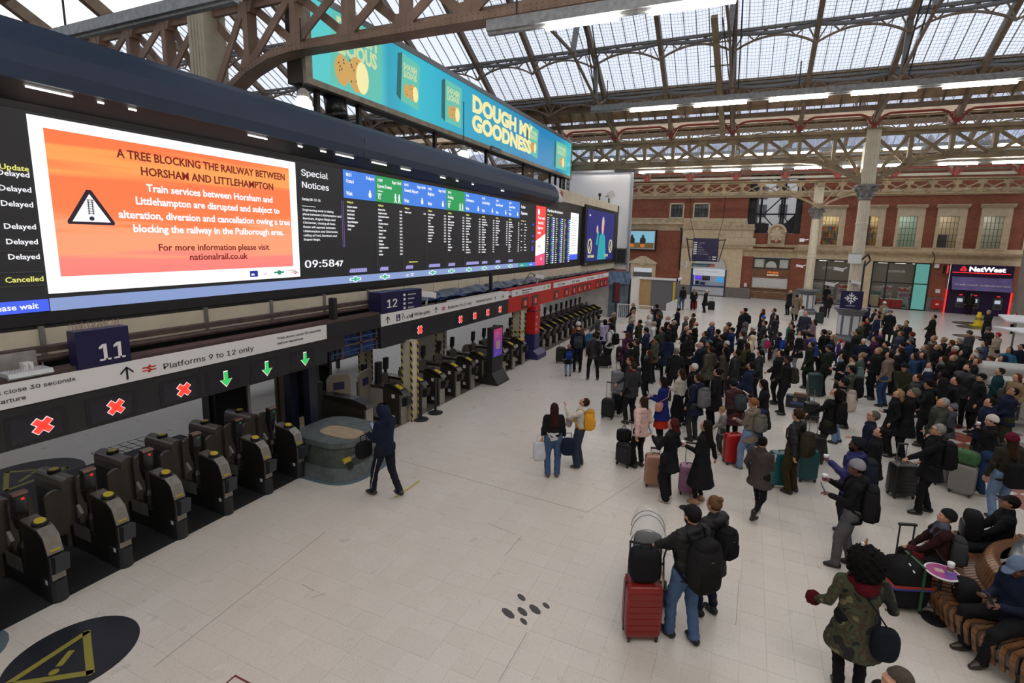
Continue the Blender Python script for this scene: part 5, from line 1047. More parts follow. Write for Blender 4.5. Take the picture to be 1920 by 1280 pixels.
wpart(r, 'panel', MB().box(-7.9,31.3,1.15,-7.45,31.38,2.45), DARK); wpart(r, 'red_panel', MB().box(-7.72,31.28,1.25,-7.47,31.3,2.4), mat('dull_red', (.2,.02,.03), .5)); wpart(r, 'leg', MB().box(-7.72,31.3,0,-7.62,31.38,1.15), DARK)
r = thing('barrier_fence', 'white railed pedestrian barrier in front of the hoarding', 'barrier', (-4.8,34,0))
g = MB()
for k in range(22): y = 33.3+k*.14; x = -4.75+.01*k; g.box(x-.012,y,.15,x+.012,y+.024,1.1)
wpart(r, 'rails', g, WPL); wpart(r, 'frame', MB().bar((-4.75,33.3,1.1),(-4.5,36.4,1.1),.04,.04).bar((-4.75,33.3,.15),(-4.5,36.4,.15),.04,.04).box(-4.78,33.28,0,-4.72,33.34,1.12).box(-4.53,36.3,0,-4.47,36.36,1.12), WPL)
r = thing('barrier_fence', 'white railed barrier beside the dark totem and the white sheeting', 'barrier', (-6.5,31,0))
g = MB()
for k in range(18): x = -7.4+k*.12; g.box(x,30.9,.15,x+.022,30.92,1.15)
wpart(r, 'rails', g, WPL); wpart(r, 'frame', MB().box(-7.4,30.89,1.13,-5.25,30.93,1.18).box(-7.4,30.89,.1,-5.25,30.93,.15).box(-7.42,30.87,0,-7.37,30.95,1.18).box(-5.27,30.87,0,-5.22,30.95,1.18), WPL)
# ---------------- ticket gates
GB = mat('gate_body_bronze', (.045,.04,.034), .35, .3); GBD = mat('gate_body_dark', (.014,.013,.012), .35); GRY = mat('gate_grey_shell', (.12,.105,.09), .4, .3); GPAD = mat('reader_yellow', (.55,.42,.035), .4); SIL = mat('brushed_steel', (.30,.28,.25), .35, .6, var=.2, vscale=10); FLAP = mat('gate_flap', (.10,.085,.07), .4, .2); PURP = mat('reader_purple', (.075,.07,.17), .35); PLI = mat('gate_plinth', (.015,.017,.02), .5)
def paddle(x, y, w, h, z0, up):  # rounded panel standing across the walkway (normal along X)
    pts = [(y-w/2,z0),(y+w/2,z0)]+[(y+w/2*math.cos(t*math.pi/10),h-w/2+w/2*math.sin(t*math.pi/10)) for t in range(11)]
    return MB().prism(pts, x-.03, x+.03, 'x')
def rounded(Y0, Y1, X0, X1, z0, z1, rr=.12):   # rounded top along Y axis of the end, extruded in X
    yc = (Y0+Y1)/2; w = (Y1-Y0)/2
    pts = [(Y0,z0),(Y1,z0)]+[(yc+w*math.cos(t*math.pi/10),z1-rr+rr*math.sin(t*math.pi/10)) for t in range(11)]
    return MB().prism(pts, X0, X1, 'x')
def gate_near(label, sign):
    r = thing('ticket_gate', label, 'ticket gate', (0,0,0), 0, 'black ticket gates under the platform 11 sign')
    w = .09
    part(r, 'front_cabinet', MB().prism([(-8.2,.0),(-8.2,.72),(-8.27,.92),(-8.38,1.0),(-8.78,1.04),(-8.78,.0)],-w,w), GBD)
    part(r, 'top_shell', MB().prism([(-8.42,1.0),(-8.42,1.03),(-8.80,1.07),(-8.80,1.03)],-w,w), GRY)
    part(r, 'kick_panel', MB().box(-8.2,-w*.8,.33,-8.175,w*.8,.66), SIL, label='scuffed steel kick panel'); part(r, 'plinth', MB().cyl((-8.25,0,0),(-8.25,0,.32),w+.012,14).box(-8.4,-w-.01,0,-8.25,w+.01,.32), PLI)
    part(r, 'reader_head', MB().prism([(-8.185,.70),(-8.255,.93),(-8.39,1.03),(-8.41,1.0),(-8.28,.91),(-8.21,.70)],-w*.95,w*.95), SIL)
    part(r, 'reader_display', MB().prism([(-8.262,.925),(-8.318,.968),(-8.322,.964),(-8.266,.92)][::-1],-w*.7,w*.15), mat('blue_display', (.05,.05,.13), .2)); part(r, 'ticket_slot', MB().prism([(-8.33,.982),(-8.385,1.024),(-8.39,1.02),(-8.335,.978)][::-1],-w*.75,w*.8), PURP)
    part(r, 'slot_strip', MB().box(-8.202,-w*.6,.735,-8.182,w*.6,.755), GPAD); part(r, 'ticket_bin', MB().prism([(-8.17,.42),(-8.17,.68),(-8.04,.71),(-8.07,.47)],-.07,.085), mat('bin_slate', (.03,.034,.042), .45))
    pd = part(r, 'card_reader', MB().cyl((-8.50,0,1.02),(-8.495,0,1.08),.088,18), BLACK); part(pd, 'pad', MB().cyl((-8.495,0,1.08),(-8.49,0,1.095),.062,18), GPAD, label='yellow card pad')
    part(r, 'sticker', MB().box(-8.3,-w-.013,.27,-8.24,-w-.01,.33), WPL); part(r, 'low_rail', MB().box(-9.5,-.07,0,-8.78,.07,.36), GBD); part(r, 'rail_panel', MB().box(-9.4,-.075,.22,-8.95,-.072,.44), STEEL)
    part(r, 'post', MB().cyl((-9.02,0,.3),(-9.02,0,.58),.075,12).cone((-9.02,0,.58),(-9.02,0,.66),.075,.035,12).cyl((-9.02,0,.6),(-9.02,0,.95),.035,12), GBD)
    pd = part(r, 'status_pod', MB().cone((-9.02,0,.86),(-9.02,0,1.02),.06,.085,12).cyl((-9.02,0,1.02),(-9.02,0,1.07),.09,14).prism([(-9.07,1.07),(-8.95,1.07),(-8.92,1.37),(-9.04,1.37)],-.075,.075), GBD)
    part(pd, 'pod_cap', MB().prism([(-9.05,1.36),(-8.91,1.36),(-8.93,1.39),(-9.03,1.39)],-.08,.08), mat('bronze_cap', (.16,.09,.06), .35, .4)); part(pd, 'pod_screen', MB().prism([(-8.948,1.12),(-8.921,1.34),(-8.916,1.34),(-8.943,1.12)][::-1],-.06,.06), mat('pod_glass', (.03,.035,.04), .15))
    part(pd, 'pod_light', MB().prism([(-8.925,1.28),(-8.921,1.315),(-8.916,1.315),(-8.92,1.28)][::-1],0,.035), scr('led_red', (.7,.02,.015), 1) if sign else scr('led_green_dim', (.02,.1,.05), 1))
    part(r, 'wing', MB().prism([(-9.08,.62),(-8.98,.72),(-9.08,.84)],-.14,-.10).prism([(-9.08,.62),(-8.98,.72),(-9.08,.84)],.10,.14), mat('wing_grey', (.25,.24,.23), .4))
    part(r, 'flap', paddle(-9.42,-.25,.25,1.05,.3,0), FLAP); part(r, 'flap', paddle(-9.45,.16,.27,1.15,.25,0), FLAP)
    part(r, 'rear_cabinet', rounded(-.12,.12,-10.3,-9.5,0,1.14), GRY); part(r, 'rear_side', MB().box(-10.25,-.125,0,-9.55,-.12,.9).box(-10.25,.12,0,-9.55,.125,.9), GB)
    rd = part(r, 'card_reader', MB().cyl((-9.95,0,1.12),(-9.95,0,1.17),.085,16), BLACK); part(rd, 'pad', MB().cyl((-9.95,0,1.17),(-9.95,0,1.185),.062,16), GPAD)
    return r
yy = [2.34,3.13,3.92,4.73,5.54,6.36,7.12]
ordn = ['nearest','second nearest','third nearest','fourth nearest','fifth nearest','sixth nearest','last']
gp = gate_near('x', True); gp2 = gate_near('x', False)
for k,y in enumerate(yy):
    o = (gp if k < 4 else gp2) if k in (0,4) else copy_tree(gp if k < 4 else gp2)
    o.location = (0,y+.02,0); o['label'] = ('dark ticket gate with yellow pad, '+ordn[k]+' of the row under platform sign 11') if k < 6 else 'dark ticket gate with yellow card pad touching the concrete pillar base'
def gate_far(wide=False):
    r = thing('ticket_gate', 'x', 'ticket gate', (0,0,0))
    w = .13
    part(r, 'cabinet', MB().prism([(-8.25,0),(-8.25,.86),(-8.75,1.0),(-9.7,1.0),(-9.7,0)],-w,w), GB)
    part(r, 'side_panel', MB().box(-9.3,-w-.006,.1,-8.8,-w,.92), mat('pale_gate_panel', (.30,.29,.27), .4))
    part(r, 'end_cap', MB().box(-8.25,-w,0,-8.2,w,.84), SIL); part(r, 'label_plate', MB().box(-8.5,-w-.008,.72,-8.4,-w,.82).box(-8.5,-w-.008,.14,-8.4,-w,.24), WHITE)
    hd = part(r, 'reader_head', MB().prism([(-8.12,.84),(-8.2,.94),(-8.6,1.1),(-8.75,1.06),(-8.75,.98),(-8.3,.84)],-w*.95,w*.95), GBD); part(hd, 'pad', MB().prism([(-8.26,.968),(-8.45,1.05),(-8.455,1.06),(-8.27,.985)][::-1],-.07,.07), GPAD, label='yellow card pad')
    part(r, 'ticket_bin', MB().prism([(-8.2,.5),(-8.2,.74),(-8.02,.78),(-8.06,.55)],-.08,.1), BLACK)
    part(r, 'post', MB().cyl((-9.55,0,.95),(-9.55,0,1.2),.045,8), BLACK); part(r, 'status_pod', MB().prism([(-9.6,1.15),(-9.5,1.15),(-9.48,1.5),(-9.58,1.5)],-.07,.07), BLACK)
    part(r, 'flap', paddle(-9.2,.36,.4,1.2,.3,0), FLAP); part(r, 'flap', paddle(-9.35,-.3,.3,1.15,.3,0), FLAP)
    return r
ff = gate_far(); lst = []
for k,y in enumerate((10.55,11.45,12.38,13.29,14.2,15.04)):
    o = ff if k == 0 else copy_tree(ff); o.location = (0,y,0); o['group'] = 'bronze ticket gates under the platform 12 beam'
    o['label'] = ['bronze ticket gate partly behind the striped pillar','bronze ticket gate just right of the striped pillar and rope posts','bronze ticket gate third from the striped pillar','bronze ticket gate fourth from the striped pillar','bronze ticket gate immediately left of the pink poster stand','bronze ticket gate behind the pink poster stand'][k]; lst.append(o)
for k,y in enumerate((16.34,17.2,18.1)):
    o = copy_tree(ff); o.location = (0.1,y,0); o['group'] = 'bronze ticket gates between poster stand and red post'; o['label'] = ['bronze ticket gate directly right of the pink poster stand','bronze ticket gate midway between poster stand and red post','bronze ticket gate touching the left side of the red post'][k]
for k in range(13):
    o = copy_tree(ff); o.location = (-.2,20.2+.84*k,0); o['group'] = 'bronze ticket gates under the red beam'
    o['label'] = ('bronze ticket gate directly right of the red post' if k == 0 else 'farthest bronze ticket gate at the white sheeting' if k == 12 else 'bronze ticket gate under the red beam, number %s from the red post'%(['two','three','four','five','six','seven','eight','nine','ten','eleven','twelve'][k-1]))
# wide gate with steel doors
r = thing('ticket_gate', 'wide accessible gate with two tall steel doors beside the concrete pillar base', 'ticket gate', (-8.2,9.3,0))
wpart(r, 'cabinet', MB().prism([(-8.25,0),(-8.25,.85),(-8.6,1.0),(-10.0,1.0),(-10.0,0)],9.1,9.34), GB); wpart(r, 'top', MB().prism([(-8.15,.86),(-8.2,.96),(-8.6,1.05),(-10.0,1.03),(-10.0,1.0),(-8.3,.84)],9.08,9.36), GBD); wpart(r, 'end_cap', MB().box(-8.25,9.1,0,-8.2,9.34,.84), SIL)
for x,y,a_ in ((-9.5,9.55,.5),(-9.2,10.15,-.2)):
    c,s_ = math.cos(a_), math.sin(a_)
    pl2 = lambda u,z: (x+s_*u, y+c*u, z)
    pts = [(-.3,.2),(.3,.2),(.3,1.35),(.22,1.45),(-.22,1.45),(-.3,1.35)]
    g = MB(); g.v = [pl2(u,z) for u,z in pts]+[tuple(Vector(pl2(u,z))+Vector((.05*c,-.05*s_,0))) for u,z in pts]; g.f = [tuple(range(5,-1,-1)),tuple(range(6,12))]+[(i,(i+1)%6,6+(i+1)%6,6+i) for i in range(6)]
    d = wpart(r, 'door_flap', g, mat('door_steel', (.26,.23,.19), .4, .4)); 
    q = MB(); q.v = [tuple(Vector(pl2(u,z))+Vector((.055*c,-.055*s_,0))) for u,z in ((-.14,1.05),(.14,1.05),(.14,1.25),(-.14,1.25))]; q.f = [(0,1,2,3)]; wpart(d, 'pictogram_plate', q, mat('plate_navy', (.015,.015,.06), .4))
wpart(r, 'post', MB().cyl((-9.3,8.7,0),(-9.3,8.7,1.0),.05,8).prism([(-9.36,1.0),(-9.24,1.0),(-9.22,1.5),(-9.34,1.5)],8.62,8.78), BLACK); wpart(r, 'post', MB().cyl((-9.1,10.6,0),(-9.1,10.6,1.0),.05,8).prism([(-9.16,1.0),(-9.04,1.0),(-9.02,1.6),(-9.14,1.6)],10.52,10.68), BLACK)
wpart(r, 'tall_post', MB().box(-9.9,8.0,0,-9.82,8.12,1.75).box(-9.75,8.0,0,-9.72,8.12,1.75), mat('bronze_post', (.12,.10,.08), .4, .4))
# rubber mats
solo('gate_mat', MB().box(-12.6,1.5,0,-8.2,7.45,.012), mat('black_rubber_mat', (.012,.012,.012), .7), 'black rubber matting on the floor under the near ticket gates', 'mat')
solo('gate_mat', MB().box(-10.6,8.9,0,-8.2,31,.01), mat('brown_rubber_mat', (.10,.085,.07), .6), 'brown floor matting under the bronze ticket gates', 'mat')
# ---------------- pillars among the gates
YB = bpy.data.materials.new('black_yellow_hazard_tape'); YB.use_nodes = True; nt = YB.node_tree; p = nt.nodes['Principled BSDF']; p.inputs['Roughness'].default_value = .5
tc = nt.nodes.new('ShaderNodeTexCoord'); wv = nt.nodes.new('ShaderNodeTexWave'); wv.wave_type = 'BANDS'; wv.bands_direction = 'DIAGONAL'; wv.inputs['Scale'].default_value = 3.2; cr = nt.nodes.new('ShaderNodeValToRGB'); cr.color_ramp.interpolation = 'CONSTANT'; cr.color_ramp.elements[0].color = (.012,.012,.012,1); cr.color_ramp.elements[1].color = (.5,.38,.06,1); cr.color_ramp.elements[1].position = .5
nt.links.new(tc.outputs['Object'], wv.inputs[0]); nt.links.new(wv.outputs['Color'], cr.inputs[0]); nt.links.new(cr.outputs[0], p.inputs['Base Color'])
def pillar(x0, y0, x1, y1, h, label, tape, band=None):
    r = thing('boxed_pillar', label, 'pillar', ((x0+x1)/2,(y0+y1)/2,0)); wpart(r, 'casing', MB().box(x0,y0,0,x1,y1,h), mat('cream_casing', (.50,.46,.38), .6, var=.08))
    t = .022
    for (x,y) in ((x1,y0),(x0,y0),(x1,y1),(x0,y1))[:tape]: wpart(r, 'hazard_tape', MB().box(x-t,y-t,0,x+t,y+t,h-.01), YB)
    if band: wpart(r, 'hazard_band', MB().box(x0-.01,y0-.01,band,x1+.01,y1+.01,band+.08), YB)
    return r
pillar(-8.42,10.78,-8.12,11.05,2.24,'cream boxed pillar edged with hazard tape between the wide gate and the rope posts',4)
pillar(-12.05,13.1,-11.75,13.4,3.4,'farther cream boxed pillar with hazard tape seen behind the wide gate',4)
pillar(-10.9,14.7,-10.0,15.2,3.4,'broad cream boxed pillar behind the pink poster stand',3,1.6)
pillar(-8.75,18.35,-8.4,18.8,2.24,'cream boxed pillar with hazard tape left of the red post',3,1.2)
pillar(-13.0,19.0,-12.6,19.4,3.4,'cream pillar with hazard tape far behind the poster stand',2)
r = thing('red_post', 'square red and blue post with white lettering under the red beam', 'post', (-8.3,19.6,0))
wpart(r, 'red_cladding', MB().box(-8.5,19.2,1.05,-8.1,19.75,2.24), SGR); wpart(r, 'blue_cladding', MB().box(-8.5,19.2,.3,-8.1,19.75,1.05), mat('mid_navy', (.02,.02,.11), .45)); wpart(r, 'base', MB().prism([(-8.7,0),(-7.85,0),(-7.85,.2),(-8.08,.38),(-8.52,.38),(-8.7,.2)],19.0,19.95), mat('mid_navy'))
wpart(r, 'divider', MB().box(-8.51,19.19,2.0,-8.09,19.76,2.04), mat('mid_navy')); tx(r, 'GX', 19.3, 1.72, .13, WL, -8.095, res=2); tx(r, 'Gatwick\nExpress', 19.27, 1.5, .05, WL, -8.095, res=1); tx(r, 'tickets\nthis way', 19.27, 1.28, .05, WL, -8.095, res=1)
tx(r, '|', 19.45, 2.08, .1, WL, -8.095, res=1)
# dark blue pillars beside the concrete base and black lift casing
BLP = mat('dark_navy_steel', (.008,.011,.028), .4)
solo('steel_pillar', MB().box(-8.95,7.95,.52,-8.75,8.17,2.7), BLP, 'dark blue steel pillar standing on the concrete pillar base', 'pillar')
solo('steel_pillar', MB().box(-9.3,7.75,.52,-9.1,7.95,2.8), BLP, 'second dark blue steel pillar just left of the first', 'pillar')
r = thing('black_screen_wall', 'tall black panel wall behind the last ticket gates of the near row', 'panel', (-11.2,7.5,0)); wpart(r, 'panel', MB().box(-11.35,7.45,0,-11.2,8.3,3.3), BLACK); wpart(r, 'panel_edge', MB().box(-11.2,8.25,0,-11.15,8.32,3.3), WHITE); wpart(r, 'end_panel', MB().box(-11.6,7.4,0,-11.35,7.5,3.3), BLP)
for k,(x,y) in enumerate(((-10.9,9.3),(-10.6,9.9))):
    r = thing('steel_door_frame', ['white edged steel door frame behind the blue pillars','grey steel door frame right of the white edged one'][k], 'door frame', (x,y,0)); wpart(r, 'upright', MB().box(x-.05,y-.04,0,x+.05,y+.04,2.6).box(x-.05,y+.42,0,x+.05,y+.5,2.6), STEEL if k else WHITE); wpart(r, 'leaf', MB().box(x-.02,y+.04,0,x+.02,y+.42,2.5), GLASSD)
# glazed platform screens behind the second group
r = thing('glass_screen', 'dark framed glass screens standing on the platform side behind the gates', 'screen wall', (-14,12,0))
g = MB()
for y in (10.2,11.5,12.8,14.1,15.4): g.box(-14.05,y-.06,0,-13.95,y+.06,3.0)
g.box(-14.05,10.2,.3,-13.95,15.4,.5).box(-14.05,10.2,2.9,-13.95,15.4,3.05); wpart(r, 'frame', g, mat('screen_grey', (.07,.072,.07), .4)); wpart(r, 'brace', MB().bar((-13.9,13.0,2.6),(-13.9,13.9,.5),.06,.06), BLACK)
for y in (10.2,11.5,12.8,14.1): wpart(r, 'pane', MB().box(-14.01,y+.06,.5,-13.99,y+1.24,2.9), mat('tinted_pane', (.12,.13,.13), .1, alpha=.55))
# concrete pillar base
CON = mat('blue_grey_concrete', (.085,.105,.105), .55, var=.25, vscale=6, bump=.4, bscale=30)
r = thing('pillar_base', 'curved blue grey concrete pillar base with tan top beside the last near gate', 'plinth', (-8.3,8.1,0))
def stad(cx, cy, rx, ry, z0, z1, rx2=None, ry2=None):
    rx2 = rx2 or rx; ry2 = ry2 or ry; n = 40; g = MB()
    def P(t,a,b): c,s_ = math.cos(t), math.sin(t); e_ = .62; return (cx+a*math.copysign(abs(c)**e_,c), cy+b*math.copysign(abs(s_)**e_,s_))
    for q,z,a,b in ((0,z0,rx,ry),(1,z1,rx2,ry2)):
        for i in range(n): x,y = P(2*math.pi*i/n,a,b); g.v.append((x,y,z))
    g.f = [(i,(i+1)%n,n+(i+1)%n,n+i) for i in range(n)]+[tuple(reversed(range(n))),tuple(range(n,2*n))]; return g
wpart(r, 'skirt', stad(-7.95,7.97,.90,.80,0,.25,.78,.70), CON); wpart(r, 'body', stad(-7.95,7.97,.74,.66,.24,.68), mat('concrete_dark', (.06,.075,.07), .5, var=.3, vscale=8)); wpart(r, 'top', stad(-7.95,7.97,.78,.70,.68,.8), CON)
wpart(r, 'tan_inset', stad(-7.75,7.85,.5,.26,.8,.812), mat('tan_inset', (.36,.28,.18), .7, var=.15)); wpart(r, 'rear_block', MB().box(-9.9,7.45,0,-8.5,8.75,.52), mat('concrete_dark')); wpart(r, 'tan_top', MB().box(-9.85,7.5,.52,-8.55,8.7,.535), mat('tan_inset'))
wpart(r, 'floor_ring', stad(-7.95,7.97,1.0,.88,.0,.006), mat('floor_blue_grey', (.10,.15,.18), .4))
r = thing('scooter', 'small black kick scooter with yellow grip leaning on the concrete base', 'scooter', (-7.05,7.9,0))
wpart(r, 'stem', MB().bar((-7.28,7.5,.42),(-6.95,8.15,.66),.04,.04), STEEL); wpart(r, 'grip', MB().bar((-7.32,7.42,.4),(-7.25,7.55,.44),.09,.08), mat('reader_yellow')); wpart(r, 'wheel', MB().cyl((-7.22,7.5,.3),(-7.18,7.5,.3),.07,12), BLACK)
# rope posts
for k,(x,y) in enumerate(((-8.0,11.02),(-7.95,11.65))):
    r = thing('rope_post', ['nearer','farther'][k]+' black queue post beside the striped cream pillar', 'queue post', (x,y,0)); part(r, 'base', MB().lathe([(.21,0),(.21,.02),(.12,.04),(.04,.05)],n=20), BLACK); part(r, 'pole', MB().cyl((0,0,.04),(0,0,.96),.036,12), BLACK); part(r, 'head', MB().cyl((0,0,.92),(0,0,1.03),.048,12), BLACK)
# poster stand
r = thing('poster_stand', 'black stand with pink and purple glowing poster between the ticket gates', 'poster stand', (-7.95,15.3,0))
wpart(r, 'base', MB().prism([(-8.3,0),(-7.6,0),(-7.6,.06),(-7.83,.42),(-8.07,.42),(-8.3,.06)],14.85,15.75), BLACK); wpart(r, 'case', MB().box(-8.05,14.9,.42,-7.85,15.7,1.98), BLACK)
pk = bpy.data.materials.new('screen_pink_purple'); pk.use_nodes = True; nt = pk.node_tree; p = nt.nodes['Principled BSDF']; tc = nt.nodes.new('ShaderNodeTexCoord'); sp = nt.nodes.new('ShaderNodeSeparateXYZ'); cr = nt.nodes.new('ShaderNodeValToRGB'); nt.links.new(tc.outputs['Generated'], sp.inputs[0]); nt.links.new(sp.outputs[2], cr.inputs[0]); cr.color_ramp.elements[0].color = (.07,.03,.35,1); cr.color_ramp.elements[1].color = (.45,.03,.12,1); cr.color_ramp.elements[0].position = .25; nt.links.new(cr.outputs[0], p.inputs['Emission Color']); p.inputs['Emission Strength'].default_value = .85; p.inputs['Base Color'].default_value = (.02,.02,.02,1)
pan(r, 'poster', 15.0, 15.62, .95, 1.92, -7.84, pk); pan(r, 'poster_block', 15.17, 15.45, 1.2, 1.5, -7.83, mat('pale_pink_print', (.5,.35,.32), .6))
for k,s in enumerate(('Scan to share','your feedback','with the team')): tx(r, s, 15.08, 1.78-k*.07, .04, WL, -7.83, res=1)
wpart(r, 'icons', (lambda m: [m.cyl((-7.835,15.08+k*.11,1.08),(-7.825,15.08+k*.11,1.08),.02,8) for k in range(5)] and m)(MB()), mat('icon_mix', (.6,.3,.3), .5))
# ---------------- floor decals
def disc(name, cx, cy, a, label, M2=True, ry=None):
    r = thing(name, label, 'floor sticker', (cx,cy,0)); n = 48
    g = MB(); ry = ry or a
    g.prism([(a*math.cos(2*math.pi*i/n), ry*math.sin(2*math.pi*i/n)) for i in range(n)], .001, .004, 'z'); part(r, 'disc', g, mat('navy_vinyl', (.012,.014,.022), .35)); return r
def tri(r, c, R, th, w=.09):
    P = [Vector((c[0]+R*math.cos(th+k*2*math.pi/3), c[1]+R*math.sin(th+k*2*math.pi/3), .005)) for k in range(3)]; g = MB()
    for a_,b_ in zip(P, P[1:]+P[:1]): g.bar(a_+(a_-b_).normalized()*w*.3,b_+(b_-a_).normalized()*w*.3,w,.003)
    m = mat('olive_yellow_vinyl', (.27,.24,.04), .4); part(r, 'triangle', g, m)
    d = Vector((math.cos(th),math.sin(th),0)); cc = Vector((c[0],c[1],.005)); part(r, 'exclamation_bar', MB().bar(cc+d*R*.38,cc-d*R*.12,w*.9,.003), m); part(r, 'exclamation_dot', MB().cyl(cc-d*R*.3,cc-d*R*.3+Vector((0,0,.003)),w*.62,14), m)
r = disc('caution_sticker', -6.97, 2.72, .62, 'large navy caution disc with yellow triangle on the floor, bottom left'); tri(r, (.02,-.12), .46, math.radians(127), .075)
r = disc('caution_sticker', -13.05, 4.75, .88, 'navy caution disc with yellow triangle on the platform side floor'); tri(r, (0,0), .6, -.9, .08)
r = disc('caution_sticker', 14.55, 43.9, 1.05, 'farther navy floor disc under the yellow wet floor cone'); tri(r, (0,0), .8, -1.5, .12)
r = disc('caution_sticker', 14.1, 41.9, .95, 'navy floor disc just in front of the yellow cone'); tri(r, (0,0), .7, -1.5, .12)
r = disc('caution_sticker', 12.3, 37.2, .75, 'navy floor disc nearest the crowd, left of the others'); tri(r, (0,0), .6, -1.5, .12)
r = disc('caution_sticker', 14.6, 34.6, .95, 'navy floor disc beside the white kiosk roofs'); tri(r, (0,0), .7, -1.5, .12)
solo('floor_patch', MB().prism([(-8.15+.55*math.cos(t*math.pi/12-1.2), 1.95+.62*math.sin(t*math.pi/12-1.2)) for t in range(16)], .001, .003, 'z'), mat('floor_blue_grey'), 'pale blue grey rounded floor patch at the lower left edge', 'floor marking')
solo('floor_tape', MB().bar((-5.92,7.3,.004),(-5.9,8.05,.004),.05,.003), mat('yellow_tape', (.5,.4,.08), .5), 'short strip of yellow floor tape beside the hooded person', 'tape')
g = MB()
for dx,dy,a_,b_ in ((0,0,.09,.045),(.13,.05,.07,.04),(.24,.1,.08,.045),(.03,.16,.06,.035),(.2,-.02,.05,.03),(.33,.16,.05,.03)): g.prism([(-2.6+dx*1.25+a_*1.3*math.cos(t*.785+.6), 5.5+dy*2.2+b_*1.6*math.sin(t*.785)) for t in range(8)], .001, .003, 'z')
solo('floor_patches', g, mat('tar_patch', (.06,.06,.06), .7), 'cluster of dark grey repair blotches on the open floor', 'floor patch')
r = thing('access_cover', 'navy terrazzo square inside a thin maroon outline on the floor', 'floor cover', (-4.6,2.9,0)); wpart(r, 'square', MB().box(-4.9,2.55,.001,-4.45,3.0,.003), mat('navy_terrazzo', (.03,.03,.05), .4, var=.8, vscale=60)); wpart(r, 'outline', MB().box(-4.99,3.3,.001,-3.9,3.32,.003).box(-5.0,2.0,.001,-4.98,3.32,.003), mat('maroon_line', (.15,.02,.02), .5))
r = thing('floor_grate', 'rectangular floor grating of inlaid tiles on the platform side', 'floor grate', (-12.9,6.4,0)); g = MB()
for k in range(7): g.box(-13.25,5.9+k*.178,.001,-12.55,5.92+k*.178,.004)
for k in range(4): g.box(-13.25+k*.228,5.9,.001,-13.23+k*.228,6.97,.004)
wpart(r, 'grid', g, BLACK)
g = MB()
for a_,b_ in (((-5.55,4.75),(-5.28,4.72)),((-5.2,4.6),(-5.1,4.75)),((-2.23,4.5),(-2.23,5.3)),((-6.9,8.68),(-2.4,8.42)),((-2.4,8.42),(-1.5,11.0)),((-2.7,11.3),(-.9,10.9)),((-5.94,3.0),(-6.24,5.86)),((-1.2,7.9),(-.6,7.7)),((.24,6.6),(.26,7.6)),((-3.9,7.3),(-3.3,7.2)),((-3.2,6.6),(-3.18,7.2))): g.bar((a_[0],a_[1],.0018),(b_[0],b_[1],.0018),.006,.0015)
o = struct('floor_cracks', g, mat('crack_dark', (.22,.2,.18), .8)); o['kind'] = 'structure'
RB = mat('terracotta_inlay', (.28,.07,.04), .4, var=.2); GI = mat('grey_pink_inlay', (.25,.2,.19), .4)
r = thing('floor_inlay', 'terracotta and white diamond inlay in the floor under the crowd at right', 'floor inlay', (5.5,16.8,0))
for k in range(-2,6):
    y = 14.6+k*1.0; wpart(r, 'inlay_piece', MB().prism([(5.0,y),(5.6,y-.5),(6.2,y),(5.6,y+.5)], .001, .003, 'z'), RB); wpart(r, 'inlay_piece', MB().prism([(6.2,y),(6.8,y-.5),(7.4,y),(6.8,y+.5)], .001, .003, 'z'), GI)
r = thing('wet_floor_cone', 'yellow wet floor cone near the cash machines', 'cone', (14.6,42.9,0)); part(r, 'base', MB().prism([(-.36,-.3),(.36,-.3),(.36,.3),(-.36,.3)],0,.05,'z'), mat('cone_yellow', (.75,.55,.01), .4)); part(r, 'cone', MB().lathe([(.26,.05),(.12,.85),(.1,.95)],n=14), mat('cone_yellow')); part(r, 'lettering_band', MB().lathe([(.2,.4),(.17,.6)],n=14), mat('cone_print', (.25,.18,.01), .5))
# litter on the mat
solo('torn_paper', MB().prism([(-8.95,5.78),(-8.88,5.85),(-8.8,5.9),(-8.86,5.82)], .014, .02, 'z'), WHITE, 'scrap of white paper on the black gate matting', 'litter')
